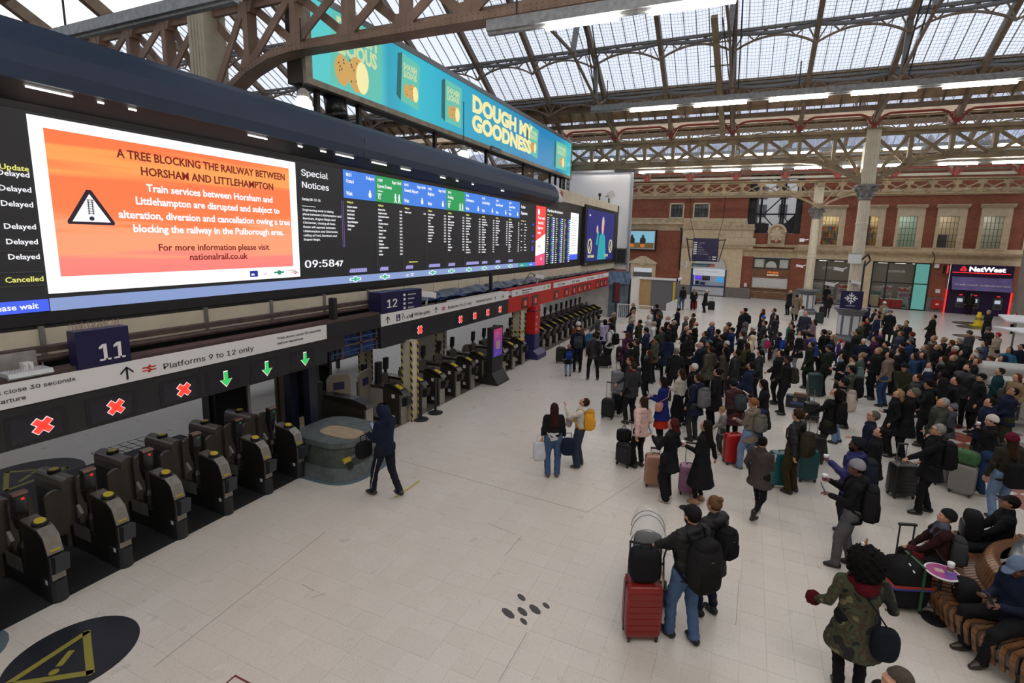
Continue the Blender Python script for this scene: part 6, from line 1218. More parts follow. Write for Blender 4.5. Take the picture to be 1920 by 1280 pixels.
# ------------------------------------------------------------------ implicit surfaces (smooth unions of tapered capsules and ellipsoids), meshed by surface nets
class Fld:
    def __init__(s, lo, hi, h):
        s.h = h; s.lo = np.array(lo,'f4')-2*h; n = np.ceil((np.array(hi)-s.lo)/h).astype(int)+3
        s.ax = [s.lo[i]+h*np.arange(n[i],dtype='f4') for i in range(3)]; s.D = np.full(n, 1.0, 'f4')
    def sub(s, lo, hi):
        sl = []
        for i in range(3):
            a = max(0,int((lo[i]-s.lo[i])/s.h)); b = min(len(s.ax[i]),int((hi[i]-s.lo[i])/s.h)+2)
            if b <= a: return None
            sl.append(slice(a,b))
        sl = tuple(sl); return sl, s.ax[0][sl[0]][:,None,None], s.ax[1][sl[1]][None,:,None], s.ax[2][sl[2]][None,None,:]
    def mn(s, sl, d, k):
        E = s.D[sl]
        if k > 0: q = np.maximum(k-np.abs(E-d),0)/k; s.D[sl] = np.minimum(E,d)-q*q*k*.25
        else: s.D[sl] = np.minimum(E,d)
    def cap(s, a, b, ra, rb=None, k=.03, flat=1.0):
        rb = ra if rb is None else rb; a = np.array(a,'f4'); b = np.array(b,'f4'); m = max(ra,rb)/min(1,1)+k+2*s.h
        r = s.sub(np.minimum(a,b)-m, np.maximum(a,b)+m)
        if r is None: return s
        sl,X,Y,Z = r; d = b-a; L = float(d@d)+1e-9
        t = np.clip(((X-a[0])*d[0]+(Y-a[1])*d[1]+(Z-a[2])*d[2])/L,0,1)
        dx = X-a[0]-t*d[0]; dy = (Y-a[1]-t*d[1])/flat; dz = Z-a[2]-t*d[2]
        s.mn(sl, (np.sqrt(dx*dx+dy*dy+dz*dz)-(ra+(rb-ra)*t))*(1 if flat == 1 else .85), k); return s
    def ell(s, c, r, R=None, k=.02):
        c = np.array(c,'f4'); m = max(r)+k+2*s.h; q = s.sub(c-m,c+m)
        if q is None: return s
        sl,X,Y,Z = q; x,y,z = X-c[0],Y-c[1],Z-c[2]
        if R is not None: x,y,z = (R[0,0]*x+R[1,0]*y+R[2,0]*z),(R[0,1]*x+R[1,1]*y+R[2,1]*z),(R[0,2]*x+R[1,2]*y+R[2,2]*z)
        n = np.sqrt((x/r[0])**2+(y/r[1])**2+(z/r[2])**2); s.mn(sl,(n-1)*min(r),k); return s
    def cut(s, fn): X,Y,Z = s.ax[0][:,None,None],s.ax[1][None,:,None],s.ax[2][None,None,:]; s.D = np.maximum(s.D, fn(X,Y,Z)).astype('f4'); return s
    def add(s, fn): X,Y,Z = s.ax[0][:,None,None],s.ax[1][None,:,None],s.ax[2][None,None,:]; s.D = (s.D+fn(X,Y,Z)).astype('f4'); return s
    def mesh(s):
        D = s.D; I = D < 0; c = I[:-1,:-1,:-1].astype('i1')
        c = sum(I[i:I.shape[0]-1+i, j:I.shape[1]-1+j, k:I.shape[2]-1+k].astype('i1') for i in (0,1) for j in (0,1) for k in (0,1))
        act = np.argwhere((c > 0)&(c < 8))
        if len(act) == 0: return np.zeros((0,3)), np.zeros((0,4),int)
        idx = -np.ones(c.shape,'i4'); idx[act[:,0],act[:,1],act[:,2]] = np.arange(len(act))
        C = [(i,j,k) for i in (0,1) for j in (0,1) for k in (0,1)]
        V = {q: D[act[:,0]+q[0],act[:,1]+q[1],act[:,2]+q[2]] for q in C}
        P = np.zeros((len(act),3)); W = np.zeros(len(act))
        for q in C:
            for a in range(3):
                if q[a]: continue
                w = list(q); w[a] = 1; w = tuple(w); va,vb = V[q],V[w]; m = (va < 0) != (vb < 0)
                t = np.where(m, va/(va-vb+1e-12), 0); pt = np.tile(np.array(q,float),(len(act),1)); pt[:,a] = t
                P += pt*m[:,None]; W += m
        P = (P/W[:,None]+act)*s.h+s.lo; F = []
        for a in range(3):
            b,c_ = (a+1)%3,(a+2)%3; sl0 = [slice(None)]*3; sl1 = [slice(None)]*3; sl0[a] = slice(0,-1); sl1[a] = slice(1,None)
            A,B = I[tuple(sl0)],I[tuple(sl1)]; e = np.argwhere(A != B); e = e[(e[:,b] > 0)&(e[:,c_] > 0)&(e[:,b] < c.shape[b])&(e[:,c_] < c.shape[c_])]
            if len(e) == 0: continue
            q = []
            for db,dc in ((-1,-1),(0,-1),(0,0),(-1,0)): w = e.copy(); w[:,b] += db; w[:,c_] += dc; q.append(idx[w[:,0],w[:,1],w[:,2]])
            q = np.stack(q,1); fl_ = A[e[:,0],e[:,1],e[:,2]]; q[~fl_] = q[~fl_][:,::-1]; F.append(q)
        return P, np.concatenate(F)
def sdmesh(name, flds, m, smooth=True):
    vs = []; fs = []; n = 0
    for f in flds:
        P,Q = f.mesh(); vs.append(P); fs.append(Q+n); n += len(P)
    P = np.concatenate(vs); Q = np.concatenate(fs); Q = Q[(Q >= 0).all(1)]
    me = bpy.data.meshes.new(name); me.vertices.add(len(P)); me.vertices.foreach_set('co', P.astype('f4').ravel())
    me.loops.add(len(Q)*4); me.loops.foreach_set('vertex_index', Q.astype('i4').ravel()); me.polygons.add(len(Q)); me.polygons.foreach_set('loop_start', np.arange(0,len(Q)*4,4,dtype='i4'))
    me.update(calc_edges=True); me.materials.append(m)
    if smooth: me.polygons.foreach_set('use_smooth', np.ones(len(Q),bool))
    return me
SKINS = {'p':(.50,.27,.18),'t':(.36,.19,.115),'b':(.13,.06,.038),'d':(.055,.028,.02)}
def clothmat(c, kind='cloth'):
    nm = 'cloth_'+kind+'_'+str(c)
    if nm in MATS: return MATS[nm]
    if c == 'camo':
        m = bpy.data.materials.new(nm); m.use_nodes = True; nt = m.node_tree; p = nt.nodes['Principled BSDF']; p.inputs['Roughness'].default_value = .9
        tc = nt.nodes.new('ShaderNodeTexCoord'); n = nt.nodes.new('ShaderNodeTexNoise'); n.inputs['Scale'].default_value = 6.5; n.inputs['Detail'].default_value = 1.5; cr = nt.nodes.new('ShaderNodeValToRGB'); cr.color_ramp.interpolation = 'CONSTANT'
        e = cr.color_ramp.elements; e[0].position = 0; e[0].color = (.012,.012,.010,1); e[1].position = .42; e[1].color = (.045,.055,.025,1); q = e.new(.5); q.color = (.05,.03,.018,1); q = e.new(.56); q.color = (.05,.062,.03,1); q = e.new(.62); q.color = (.16,.14,.075,1)
        nt.links.new(tc.outputs['Object'], n.inputs[0]); nt.links.new(n.outputs[0], cr.inputs[0]); nt.links.new(cr.outputs[0], p.inputs['Base Color']); MATS[nm] = m; return m
    return mat(nm, c, {'cloth':.85,'puffer':.62,'leather':.35,'hair':.85,'skin':.5}[kind], spec={'skin':.4,'leather':.5,'puffer':.35}.get(kind,.15), var=.12 if kind in ('cloth','hair') else 0, vscale=9, bump={'cloth':.25,'hair':.6}.get(kind,0), bscale={'cloth':90,'hair':60}.get(kind,40))
def rotx(a): c,s = math.cos(a),math.sin(a); return np.array([[1,0,0],[0,c,-s],[0,s,c]])
def rotz(a): c,s = math.cos(a),math.sin(a); return np.array([[c,-s,0],[s,c,0],[0,0,1]])
def roty(a): c,s = math.cos(a),math.sin(a); return np.array([[c,0,s],[0,1,0],[-s,0,c]])
def ik(S, T, a, b, hint):
    S,T,hint = map(lambda v: np.array(v,float),(S,T,hint)); d = T-S; L = np.linalg.norm(d)
    if L > (a+b)*.995: T = S+d/L*(a+b)*.995; d = T-S; L = np.linalg.norm(d)
    u = d/L; x = (a*a-b*b+L*L)/(2*L); h = math.sqrt(max(0,a*a-x*x)); w = hint-u*(hint@u); w /= np.linalg.norm(w)+1e-9
    return S+u*x+w*h, T
ARMS = {'down':(.27,.03,.80),'pocket':(.225,.09,.93),'phone':(.10,.31,1.16),'phonehi':(.10,.34,1.30),'drink':(.045,.20,1.44),'handle':(.31,-.16,.90),'front':(.13,.46,1.02),'cross':(-.08,.235,1.17),'raise':(.12,.34,1.52),'bag':(.30,.06,.78),'clasp':(.035,.27,1.02),'lap':(.10,.36,.98),'out':(.42,.30,1.05),'hip':(.26,.1,1.05),'strap':(.12,.2,1.28),'side':(.34,.15,1.0)}
def hand(W, E, s, h, up=(0,0,1)):   # W wrist, E elbow; palm and five bent fingers curled round whatever is held
    f = np.array(W)-np.array(E); f /= np.linalg.norm(f); n = np.cross(f,(s,0,0)); 
    if np.linalg.norm(n) < .2: n = np.cross(f,(0,1,0))
    n /= np.linalg.norm(n); w = np.cross(n,f); W = np.array(W); F_ = Fld(W-.11, W+.16, h) if False else Fld(W+f*.05-.13, W+f*.05+.13, h)
    F_.cap(W-f*.03, W+f*.01, .028, .026, .01)
    for i in range(-1,2): F_.cap(W+f*.01+w*.014*i, W+f*.075+w*.021*i, .017, .015, .012)
    ln = (.032,.037,.034,.026)
    for i in range(4):
        o = w*(-.03+.02*i)*s; b = W+f*.078+o; c = b+(f*.8-n*.55)*ln[i]; e = c+(f*.1-n*.95)*ln[i]*.9
        F_.cap(b,c,.0092,.0086,.004); F_.cap(c,e,.0086,.0075,.004)
    t0 = W+f*.03-w*.028*s; t1 = t0+(f*.6-w*.7*s-n*.35)*.035; t2 = t1+(f*.85-n*.45)*.03
    F_.cap(t0,t1,.013,.0105,.008); F_.cap(t1,t2,.0105,.009,.004); return F_
PEOPLE = []
def person(x, y, H, face, label, c=(.012,.012,.014), hem=.84, kind='cloth', t=(.012,.012,.014), tw=1.0, shoe=(.02,.02,.02), boot=False, hair='short', hc=(.02,.012,.008), hat=None, hatc=(.02,.02,.02), skin='p', arms=('down','pocket'), look=15, turn=0, legs='stand', lean=0, hood=None, scarf=None, group=None, skirt=None, wide=1.0, beard=None, glasses=False, shirt=None, body=None, sitz=.47, name='person'):
    d = math.hypot(x, y); lod = 0 if d < 8.5 else (1 if d < 15 else (2 if d < 24 else 3))
    hB = (.04,.045,.055,.06)[lod]; hC = (.017,.022,.030,.042)[lod]; hH = (.009,.013,.019,.026)[lod]; hR = (.012,.016,.021,.028)[lod]; hT = (.02,.028,.04,.05)[lod]; rr = random.Random(int(x*1000)+int(y*77))
    s = H/1.75; root = thing(name, label, 'person', (x,y,0), math.radians(face-90), group)
    root.scale = (s,s,s); up = rotx(-math.radians(lean)); hp = np.array((0,0,.92)); sit = legs == 'sit'
    U = lambda p: (up@(np.array(p,float)-hp)+hp)+(np.array((0,0,(sitz+.09)/s-.92)) if sit else 0)
    dz = ((sitz+.09)/s-.92) if sit else 0
    hips = [np.array((sx*.09,0,.92+dz)) for sx in (-1,1)]
    st = {'stand':((-.10,rr.uniform(-.03,.05)),(.11,rr.uniform(-.05,.03))),'stride':((-.10,.24),(.09,-.26)),'stride2':((-.10,-.26),(.09,.24)),'wide':((-.17,.03),(.18,0)),'step':((-.1,.13),(.1,-.08)),'sit':((-.13,.44),(.14,.40))}[legs]
    ank = []; kn = []
    for i,(fx,fy) in enumerate(st):
        az = .085 if (fy > -.2 or sit) else .15
        k_,a_ = ik(hips[i], (fx,fy,az), .435, .42, (.0+.3*(i*2-1),1,.1)); ank.append(a_); kn.append(k_)
    SH = [U((sx*.175*wide,-.01,1.415)) for sx in (-1,1)]; EL = []; WR = []
    for i,nm in enumerate(arms):
        tx_,ty,tz = ARMS[nm] if isinstance(nm,str) else nm; sx = -1 if i == 0 else 1
        T = np.array((sx*tx_*(wide if tz < 1.1 else 1),ty,tz)); T = U(T) if lean < 30 else T+np.array((0,0,dz))
        hint = (sx*.30,-.6,-.7) if ty < .25 or tz < 1.2 else (sx*.5,-.1,-.9)
        e,w = ik(SH[i], T, .285, .265, hint); EL.append(e); WR.append(w)
    nb = U((0,-.015,1.46)); HR = up@rotz(math.radians(turn))@rotx(math.radians(look)) if lean else rotz(math.radians(turn))@rotx(math.radians(look))
    hcn = nb+np.array((0,.0,.06))+HR@np.array((0,.02,.115)); hf = lambda p: hcn+HR@np.array(p,float)
    big = 1.12 if H < 1.35 else 1.0
    # ---- body: head, neck, limbs and hands as one skin mesh
    skm = clothmat(SKINS[skin],'skin')
    fh = Fld(hcn-.2, hcn+.17, hH); fh.lo  # head
    E = lambda p,r,k=.02: fh.ell(hf(np.array(p)*big), tuple(np.array(r)*big), HR, k)
    E((0,-.012,.02),(.076,.094,.098)); E((0,.028,-.055),(.054,.058,.058),.03); E((0,.05,-.01),(.058,.045,.06),.02)
    fh.cap(hf((0,.088*big,.004)), hf((0,.107*big,-.028)), .009, .013, .012)
    for sx in (-1,1): E((sx*.076,-.004,-.008),(.011,.02,.03),.008)
    if lod < 3:
        E((0,.075,.034),(.05,.02,.01),.015); E((0,.082,-.058),(.024,.014,.012),.01); E((0,.072,-.096),(.022,.02,.018),.015)
        for sx in (-1,1): E((sx*.042,.06,-.025),(.02,.02,.02),.015)
    fh.cap(nb-np.array((0,0,.03)), hcn+HR@np.array((0,-.02,-.05)), .058, .052, .02)
    lo = np.min([*hips,*ank,*kn,*SH,*EL,*WR,nb],0)-.16; hi = np.max([*hips,*ank,*kn,*SH,*EL,*WR,nb],0)+.16
    fb_ = Fld(lo, hi, hB)
    fb_.cap(U((0,0,.96)), U((0,0,1.30)), .105, .12, .03, .65).cap(SH[0],SH[1],.05,.05,.04).cap(U((0,0,1.3)),nb,.1,.055,.04,.8)
    for i in (0,1): fb_.cap(hips[i],kn[i],.075,.05,.03).cap(kn[i],ank[i],.05,.036,.02).cap(SH[i],EL[i],.046,.036,.02).cap(EL[i],WR[i],.036,.028,.02)
    fl_ = [fh, fb_]
    fl_ += [hand(WR[i],EL[i],(-1,1)[i],(.007,.010,.014,.024)[lod]) for i in (0,1)]
    link('body', sdmesh('body', fl_, skm), root)
    # ---- clothes
    pf = .018 if kind == 'puffer' else 0; zh = hem+dz if not sit else hem+dz
    fc = Fld(lo-.06, hi+.08, hC); w_ = wide*(1.07 if legs != 'sit' and H > 1.5 else 1.0)
    fc.cap(U((0,0,1.0)), U((0,-.005,1.30)), (.148+pf)*w_, (.165+pf)*w_, .04, .72)
    fc.cap(SH[0]+(0.03,0,-.02),SH[1]+(-.03,0,-.02),.076+pf*.6,.076+pf*.6,.05)
    fc.cap(U((0,-.005,1.36)), nb+np.array((0,0,.02)), .12+pf, .078+pf*.5, .03)
    if not sit:
        fl2 = .03+.10*max(0,(.84-hem))/.4; fc.cap(np.array((0,0,hem-.06)), U((0,0,1.0)), (.17+fl2+pf)*w_, (.15+pf)*w_, .05, .78 if hem > .7 else .85)
    else: fc.cap(np.array((0,0,.92+dz-.02)), U((0,0,1.0)), .17*w_, .155*w_, .05, .8)
    for i in (0,1):
        d_ = (WR[i]-EL[i]); wr = EL[i]+d_*.93
        fc.cap(SH[i],EL[i],.066+pf,.056+pf*.8,.035).cap(EL[i],wr,.054+pf*.8,.045+pf*.6,.02)
    if hood == 'down': fc.ell(nb+np.array((0,-.085,-.005)),(.125+pf,.075,.085+pf),None,.04).cap(nb+np.array((-.09,.02,-.01)),nb+np.array((.09,.02,-.01)),.04,.04,.04)
    else: fc.cap(nb+np.array((-.02,-.01,.015)),nb+np.array((.02,-.01,.015)),.078,.078,.03,.9)
    if hood == 'up':
        fc.ell(hcn+HR@np.array((0,-.03,.015)),(.108,.125,.135),HR,.03).cap(hcn+HR@np.array((0,-.06,-.06)),nb+np.array((0,-.05,0)),.1,.1,.04)
    a1,a2,p1,p2 = rr.uniform(.004,.007),rr.uniform(.003,.006),rr.uniform(0,6),rr.uniform(0,6)
    if lod < 3: fc.add(lambda X,Y,Z: a1*np.sin(26*Z+9*X+p1)*np.sin(17*X+13*Y+p2)+a2*np.sin(47*Z-19*Y+21*X+p2)*np.sin(31*X+p1))
    if kind == 'puffer' and lod < 3: fc.add(lambda X,Y,Z: .011*(1-np.abs(np.sin(math.pi*(Z-.4*np.abs(X)*.2)/.085)))**2)
    if not sit: fc.cut(lambda X,Y,Z: hem+.012*np.sin(9*X+p1)-Z+0*Y)
    if hood == 'up':
        o_ = hcn+HR@np.array((0,.1,-.005)); Ri = HR.T
        def op(X,Y,Z):
            x_,y_,z_ = X-o_[0],Y-o_[1],Z-o_[2]; a = Ri[0,0]*x_+Ri[0,1]*y_+Ri[0,2]*z_; b = Ri[1,0]*x_+Ri[1,1]*y_+Ri[1,2]*z_; c2 = Ri[2,0]*x_+Ri[2,1]*y_+Ri[2,2]*z_
            return .078-np.sqrt(a*a+(b*.62)**2+(c2*.8)**2)
        fc.cut(op)
    nm = 'coat' if hem < .75 else 'jacket'
    link(nm, sdmesh(nm, [fc], clothmat(c,kind)), root)
    if shirt:
        fs_ = Fld((-.3,-.3,hem-.12),(.3,.3,hem+.1),hC); fs_.cap((0,0,hem-.1),(0,0,hem+.06),.168*w_,.16*w_,.03,.76).cut(lambda X,Y,Z: hem-.075-Z+.02*np.sin(8*X)+0*Y); link('shirt', sdmesh('shirt',[fs_],clothmat(shirt)), root)
    ft = Fld(np.min([*hips,*kn,*ank],0)-.2, np.max([*hips,*kn,*ank],0)+.16, hT)
    tk = .072*tw
    for i in (0,1):
        an = ank[i]+np.array((0,0,-.02 if tw > .9 and not boot else .06)); ft.cap(hips[i]+np.array((0,0,.01)),kn[i],.098*min(tw,1.1)*w_,.074*tw,.03).cap(kn[i],an,.068*tw,(.062 if tw > .9 else .05)*tw,.02)
    ft.cap(hips[0]+np.array((0,0,.02)),hips[1]+np.array((0,0,.02)),.115*w_,.115*w_,.04,.85)
    if lod < 3: ft.add(lambda X,Y,Z: .004*np.sin(40*Z+12*X+p2)*np.sin(23*Y+p1)+.003*np.sin(70*Z+15*Y))
    zc = .05 if not sit else .05
    ft.cut(lambda X,Y,Z: zc-Z+0*X+0*Y)
    link('trousers', sdmesh('trousers', [ft], clothmat(t)), root)
    if skirt:
        fk = Fld((-.4,-.4,skirt[1]-.1),(.4,.4,1.05),hC); fk.cap((0,0,skirt[1]-.06),(0,0,.95),.2+skirt[2],.13,.03,.85).add(lambda X,Y,Z: .008*np.sin(14*np.arctan2(X,Y))*(1-Z)).cut(lambda X,Y,Z: skirt[1]-Z+0*X+0*Y); link('skirt', sdmesh('skirt',[fk],clothmat(skirt[0])), root)
    for i in (0,1):
        a_ = ank[i]; z_ = a_[2]-.085; fy = np.array((.12*(i*2-1),1,0)); fy /= np.linalg.norm(fy); h_ = a_*np.array((1,1,0))+np.array((0,0,z_))
        fs = Fld(h_-np.array((.13,.13,.0)), h_+np.array((.13,.25,.24 if boot else .16)), (.02,.02,.026,.034)[lod])
        fs.cap(h_-fy*.045+np.array((0,0,.045)), h_+fy*.06+np.array((0,0,.045)), .046,.045,.03).cap(h_+fy*.05+np.array((0,0,.035)), h_+fy*.135+np.array((0,0,.028)), .044,.034,.03).cap(h_+np.array((0,0,.05)), h_+np.array((0,0,.2 if boot else .1)), .05,.052 if boot else .045,.02).cut(lambda X,Y,Z: z_-Z+0*X+0*Y)
        link('shoe', sdmesh('shoe', [fs], clothmat(shoe,'leather')), root)
    # ---- hair and hats
    hb = big
    def headfld(ext=.22): return Fld(hcn-ext, hcn+ext, hR)
    Ri = HR.T
    def hl(X,Y,Z):
        x_,y_,z_ = X-hcn[0],Y-hcn[1],Z-hcn[2]; return (Ri[0,0]*x_+Ri[0,1]*y_+Ri[0,2]*z_, Ri[1,0]*x_+Ri[1,1]*y_+Ri[1,2]*z_, Ri[2,0]*x_+Ri[2,1]*y_+Ri[2,2]*z_)
    if hair and hood != 'up' and hair != 'bald0':
        f = headfld(.36 if hair in ('afro','long','vlong') else .24)
        if hair == 'afro': f.ell(hcn+HR@np.array((0,-.03,.05)),(.19,.18,.175),HR,.03).ell(hcn+HR@np.array((0,-.05,-.05)),(.17,.15,.15),HR,.05)
        else: f.ell(hcn+HR@np.array((0,-.02,.026))*hb,(.088*hb,.103*hb,.104*hb),HR,.03)
        if hair in ('long','vlong','bob'):
            L = {'long':.30,'vlong':.46,'bob':.14}[hair]
            f.cap(hcn+HR@np.array((-.045,-.045,0)), hcn+np.array((-.05,-.07-.03*(L>.2),-L)), .052,.045,.03).cap(hcn+HR@np.array((.045,-.045,0)), hcn+np.array((.05,-.07-.03*(L>.2),-L)), .052,.045,.03).cap(hcn+HR@np.array((0,-.06,0)), hcn+np.array((0,-.10-.03*(L>.2),-L-.02)), .06,.055,.03)
        if hair == 'pony': f.cap(hcn+HR@np.array((0,-.12,.05)), hcn+HR@np.array((0,-.15,-.0))+np.array((0,-.02,-.14)), .034,.022,.02)
        if hair == 'bun': f.ell(hcn+HR@np.array((0,-.10,.10)),(.045,.045,.04),HR,.01)
        amp = .02 if hair == 'afro' else (.006 if hair == 'curly' else .003)
        if hair == 'curly': f.ell(hcn+HR@np.array((0,-.01,.05)),(.1,.11,.1),HR,.03)
        fr_ = 55 if hair in ('afro','curly') else 70
        def cutf(X,Y,Z):
            a,b,c2 = hl(X,Y,Z); hy,hz = (.045,.07) if hair != 'afro' else (.03,.055)
            r = np.minimum(b-hy, hz*hb-c2)
            if hair in ('short','bun','pony','curly'): r = np.maximum(r, -.07-c2-.0*a); r = np.maximum(r, np.minimum(b-.0, .0-c2))
            if hair == 'bald': r = np.maximum(np.maximum(r, c2-.035), np.maximum(-.07-c2, np.minimum(b+.0,.01-c2)))
            if hair == 'thin': r = np.maximum(r, -.07-c2); r = np.maximum(r, np.minimum(b-.0,.09-c2))
            return r
        f.add(lambda X,Y,Z: amp*np.sin(fr_*X+p1)*np.sin(fr_*Y+p2)*np.sin(fr_*Z)+(.5*amp*np.sin(2.1*fr_*X)*np.sin(1.9*fr_*Z+1) if amp > .005 else 0)); f.cut(cutf)
        link('hair', sdmesh('hair',[f],clothmat(hc,'hair')), root)
    if hat:
        f = headfld(.26)
        if hat in ('beanie','pom'):
            f.ell(hcn+HR@np.array((0,-.022,.042)),(.096*hb,.112*hb,.112*hb),HR,.02).cap(hcn+HR@np.array((-.03,-.02,.02)),hcn+HR@np.array((.03,-.02,.02)),.088,.088,.03)
            f.cut(lambda X,Y,Z: (lambda q: .012-(q[2]+.25*q[1]))(hl(X,Y,Z)) if False else (lambda q: .02+.35*np.minimum(q[1],.08)-q[2])(hl(X,Y,Z)))
            if lod < 3: f.add(lambda X,Y,Z: .0025*np.sin(np.arctan2(hl(X,Y,Z)[0],hl(X,Y,Z)[1])*26))
        elif hat in ('cap','flat'):
            f.ell(hcn+HR@np.array((0,-.015,.035)),(.094,.112,.098 if hat=='cap' else .075),HR,.02); f.cut(lambda X,Y,Z: (lambda q: .03-q[2])(hl(X,Y,Z)))
            f.ell(hcn+HR@np.array((0,.115,.042)),(.072,.075,.012),HR,.012)
        link('hat', sdmesh('hat',[f],clothmat(hatc)), root)
        if hat == 'pom': g = Fld(hcn+HR@np.array((0,-.05,.17))-.07,hcn+HR@np.array((0,-.05,.17))+.07,hR); g.ell(hcn+HR@np.array((0,-.05,.17)),(.04,.04,.04)); link('pompom', sdmesh('pompom',[g],clothmat(hatc,'hair')), root)
    if scarf:
        f = Fld(nb-.2,nb+.2,hC); f.cap(nb+np.array((-.045,.015,.03)),nb+np.array((.045,.015,.03)),.078,.078,.03).cap(nb+np.array((.02,.07,.0)),nb+np.array((.03,.13,-.13)),.045,.035,.03).add(lambda X,Y,Z: .005*np.sin(60*Z+20*X)); link('scarf', sdmesh('scarf',[f],clothmat(scarf)), root)
    if beard and lod < 3:
        f = Fld(hcn-.14,hcn+.14,hH); f.ell(hcn+HR@np.array((0,.035,-.068)),(.062,.062,.06),HR).cut(lambda X,Y,Z: (lambda q: np.maximum(q[2]+.045, .0-q[1]))(hl(X,Y,Z))); link('beard', sdmesh('beard',[f],clothmat(beard,'hair')), root)
    if lod < 3:
        for sx in (-1,1):
            p_ = hf((sx*.031*hb,.083*hb,.010*hb)); link('eye', EYE, root, tuple(p_))
        q = link('mouth', LIP, root, tuple(hf((0,.094*hb,-.058*hb)))); q.rotation_euler = Matrix(HR.tolist()).to_euler()
    if glasses and lod < 3:
        g = MB()
        for sx in (-1,1):
            for k in range(10): t1,t2 = k*.628,(k+1)*.628; g.bar(hf((sx*.032+.022*math.cos(t1),.1,.008+.018*math.sin(t1))),hf((sx*.032+.022*math.cos(t2),.1,.008+.018*math.sin(t2))),.004,.004)
            g.bar(hf((sx*.054,.1,.012)),hf((sx*.08,.01,.008)),.004,.004)
        g.bar(hf((-.012,.102,.012)),hf((.012,.102,.012)),.004,.004); part(root, 'glasses', g, BLACK)
    info = dict(root=root, WR=WR, EL=EL, SH=SH, U=U, s=s, nb=nb, hc=hcn, hf=hf, M=Matrix.Translation((x,y,0))@Matrix.Rotation(math.radians(face-90),4,'Z')@Matrix.Scale(s,4), up=up, dz=dz, label=label, pf=pf)
    PEOPLE.append(info); return info
EYE = MB().ell((0,0,0),(.0085,.008,.0075),8,6).smooth().mesh('eye', mat('eye_dark', (.02,.012,.01), .15))
LIP = MB().ell((0,0,0),(.022,.006,.006),8,5).smooth().mesh('mouth', mat('lip_colour', (.22,.07,.06), .5))
# ------------------------------------------------------------------ bags and carried things
def sq(c, h, e=.35, n=20, m=12):   # rounded box (superellipsoid)
    g = MB(); f = lambda v,p: math.copysign(abs(v)**p, v)
    for j in range(m+1):
        ph = math.pi*(j/m-.5)
        for i in range(n):
            t = 2*math.pi*i/n; g.v.append((c[0]+h[0]*f(math.cos(ph),e)*f(math.cos(t),e), c[1]+h[1]*f(math.cos(ph),e)*f(math.sin(t),e), c[2]+h[2]*f(math.sin(ph),e)))
    for j in range(m): g.f += [(j*n+i,j*n+(i+1)%n,(j+1)*n+(i+1)%n,(j+1)*n+i) for i in range(n)]
    return g.smooth()
def backpack(P, label, c, w=.17, h=.25, d=.11, z=1.18, straps=True, pocket=None, group=None):
    M = P['M']; U = P['U']; o = U((0,-.13-d*.8-P['pf'],z)); r = thing('backpack', label, 'backpack', tuple(o), 0, group, M); r.scale = (P['s'],)*3
    m = clothmat(c,'cloth'); m2 = clothmat(tuple(v*.6 for v in c) if not isinstance(c,str) else c,'cloth'); R_ = Matrix(P['up'].tolist()).to_4x4(); r.matrix_world = M@Matrix.Translation(tuple(o))@R_
    part(r, 'body', sq((0,0,0),(w,d,h),.5), m); part(r, 'pocket', sq((0,-d*.75,-h*.35),(w*.8,d*.45,h*.5),.45), pocket and clothmat(pocket) or m2); part(r, 'top_flap', sq((0,-.005,h*.78),(w*.85,d*.85,h*.28),.6), m2)
    part(r, 'grab_handle', MB().tube([(-.04,d*.6,h*.98),(-.03,d*.6,h*1.1),(.03,d*.6,h*1.1),(.04,d*.6,h*.98)],.008), m2)
    part(r, 'zip', MB().tube([(-w*.8,-d*.62,h*.25),(0,-d*1.02,h*.42),(w*.8,-d*.62,h*.25)],.004,4), STEEL)
    if straps:
        for sx in (-1,1):
            dd = d+.02; part(r, 'strap', MB().tube([(sx*w*.55,d*.8,h*.75),(sx*.13,d+.05,1.475-z),(sx*.135,d+.13,1.48-z),(sx*.145,d+.235,1.36-z),(sx*.16,d+.235,1.2-z),(sx*.2,d+.1,1.02-z),(sx*w*.9,d*.6,-h*.7)],.017,6), m2)
    return r
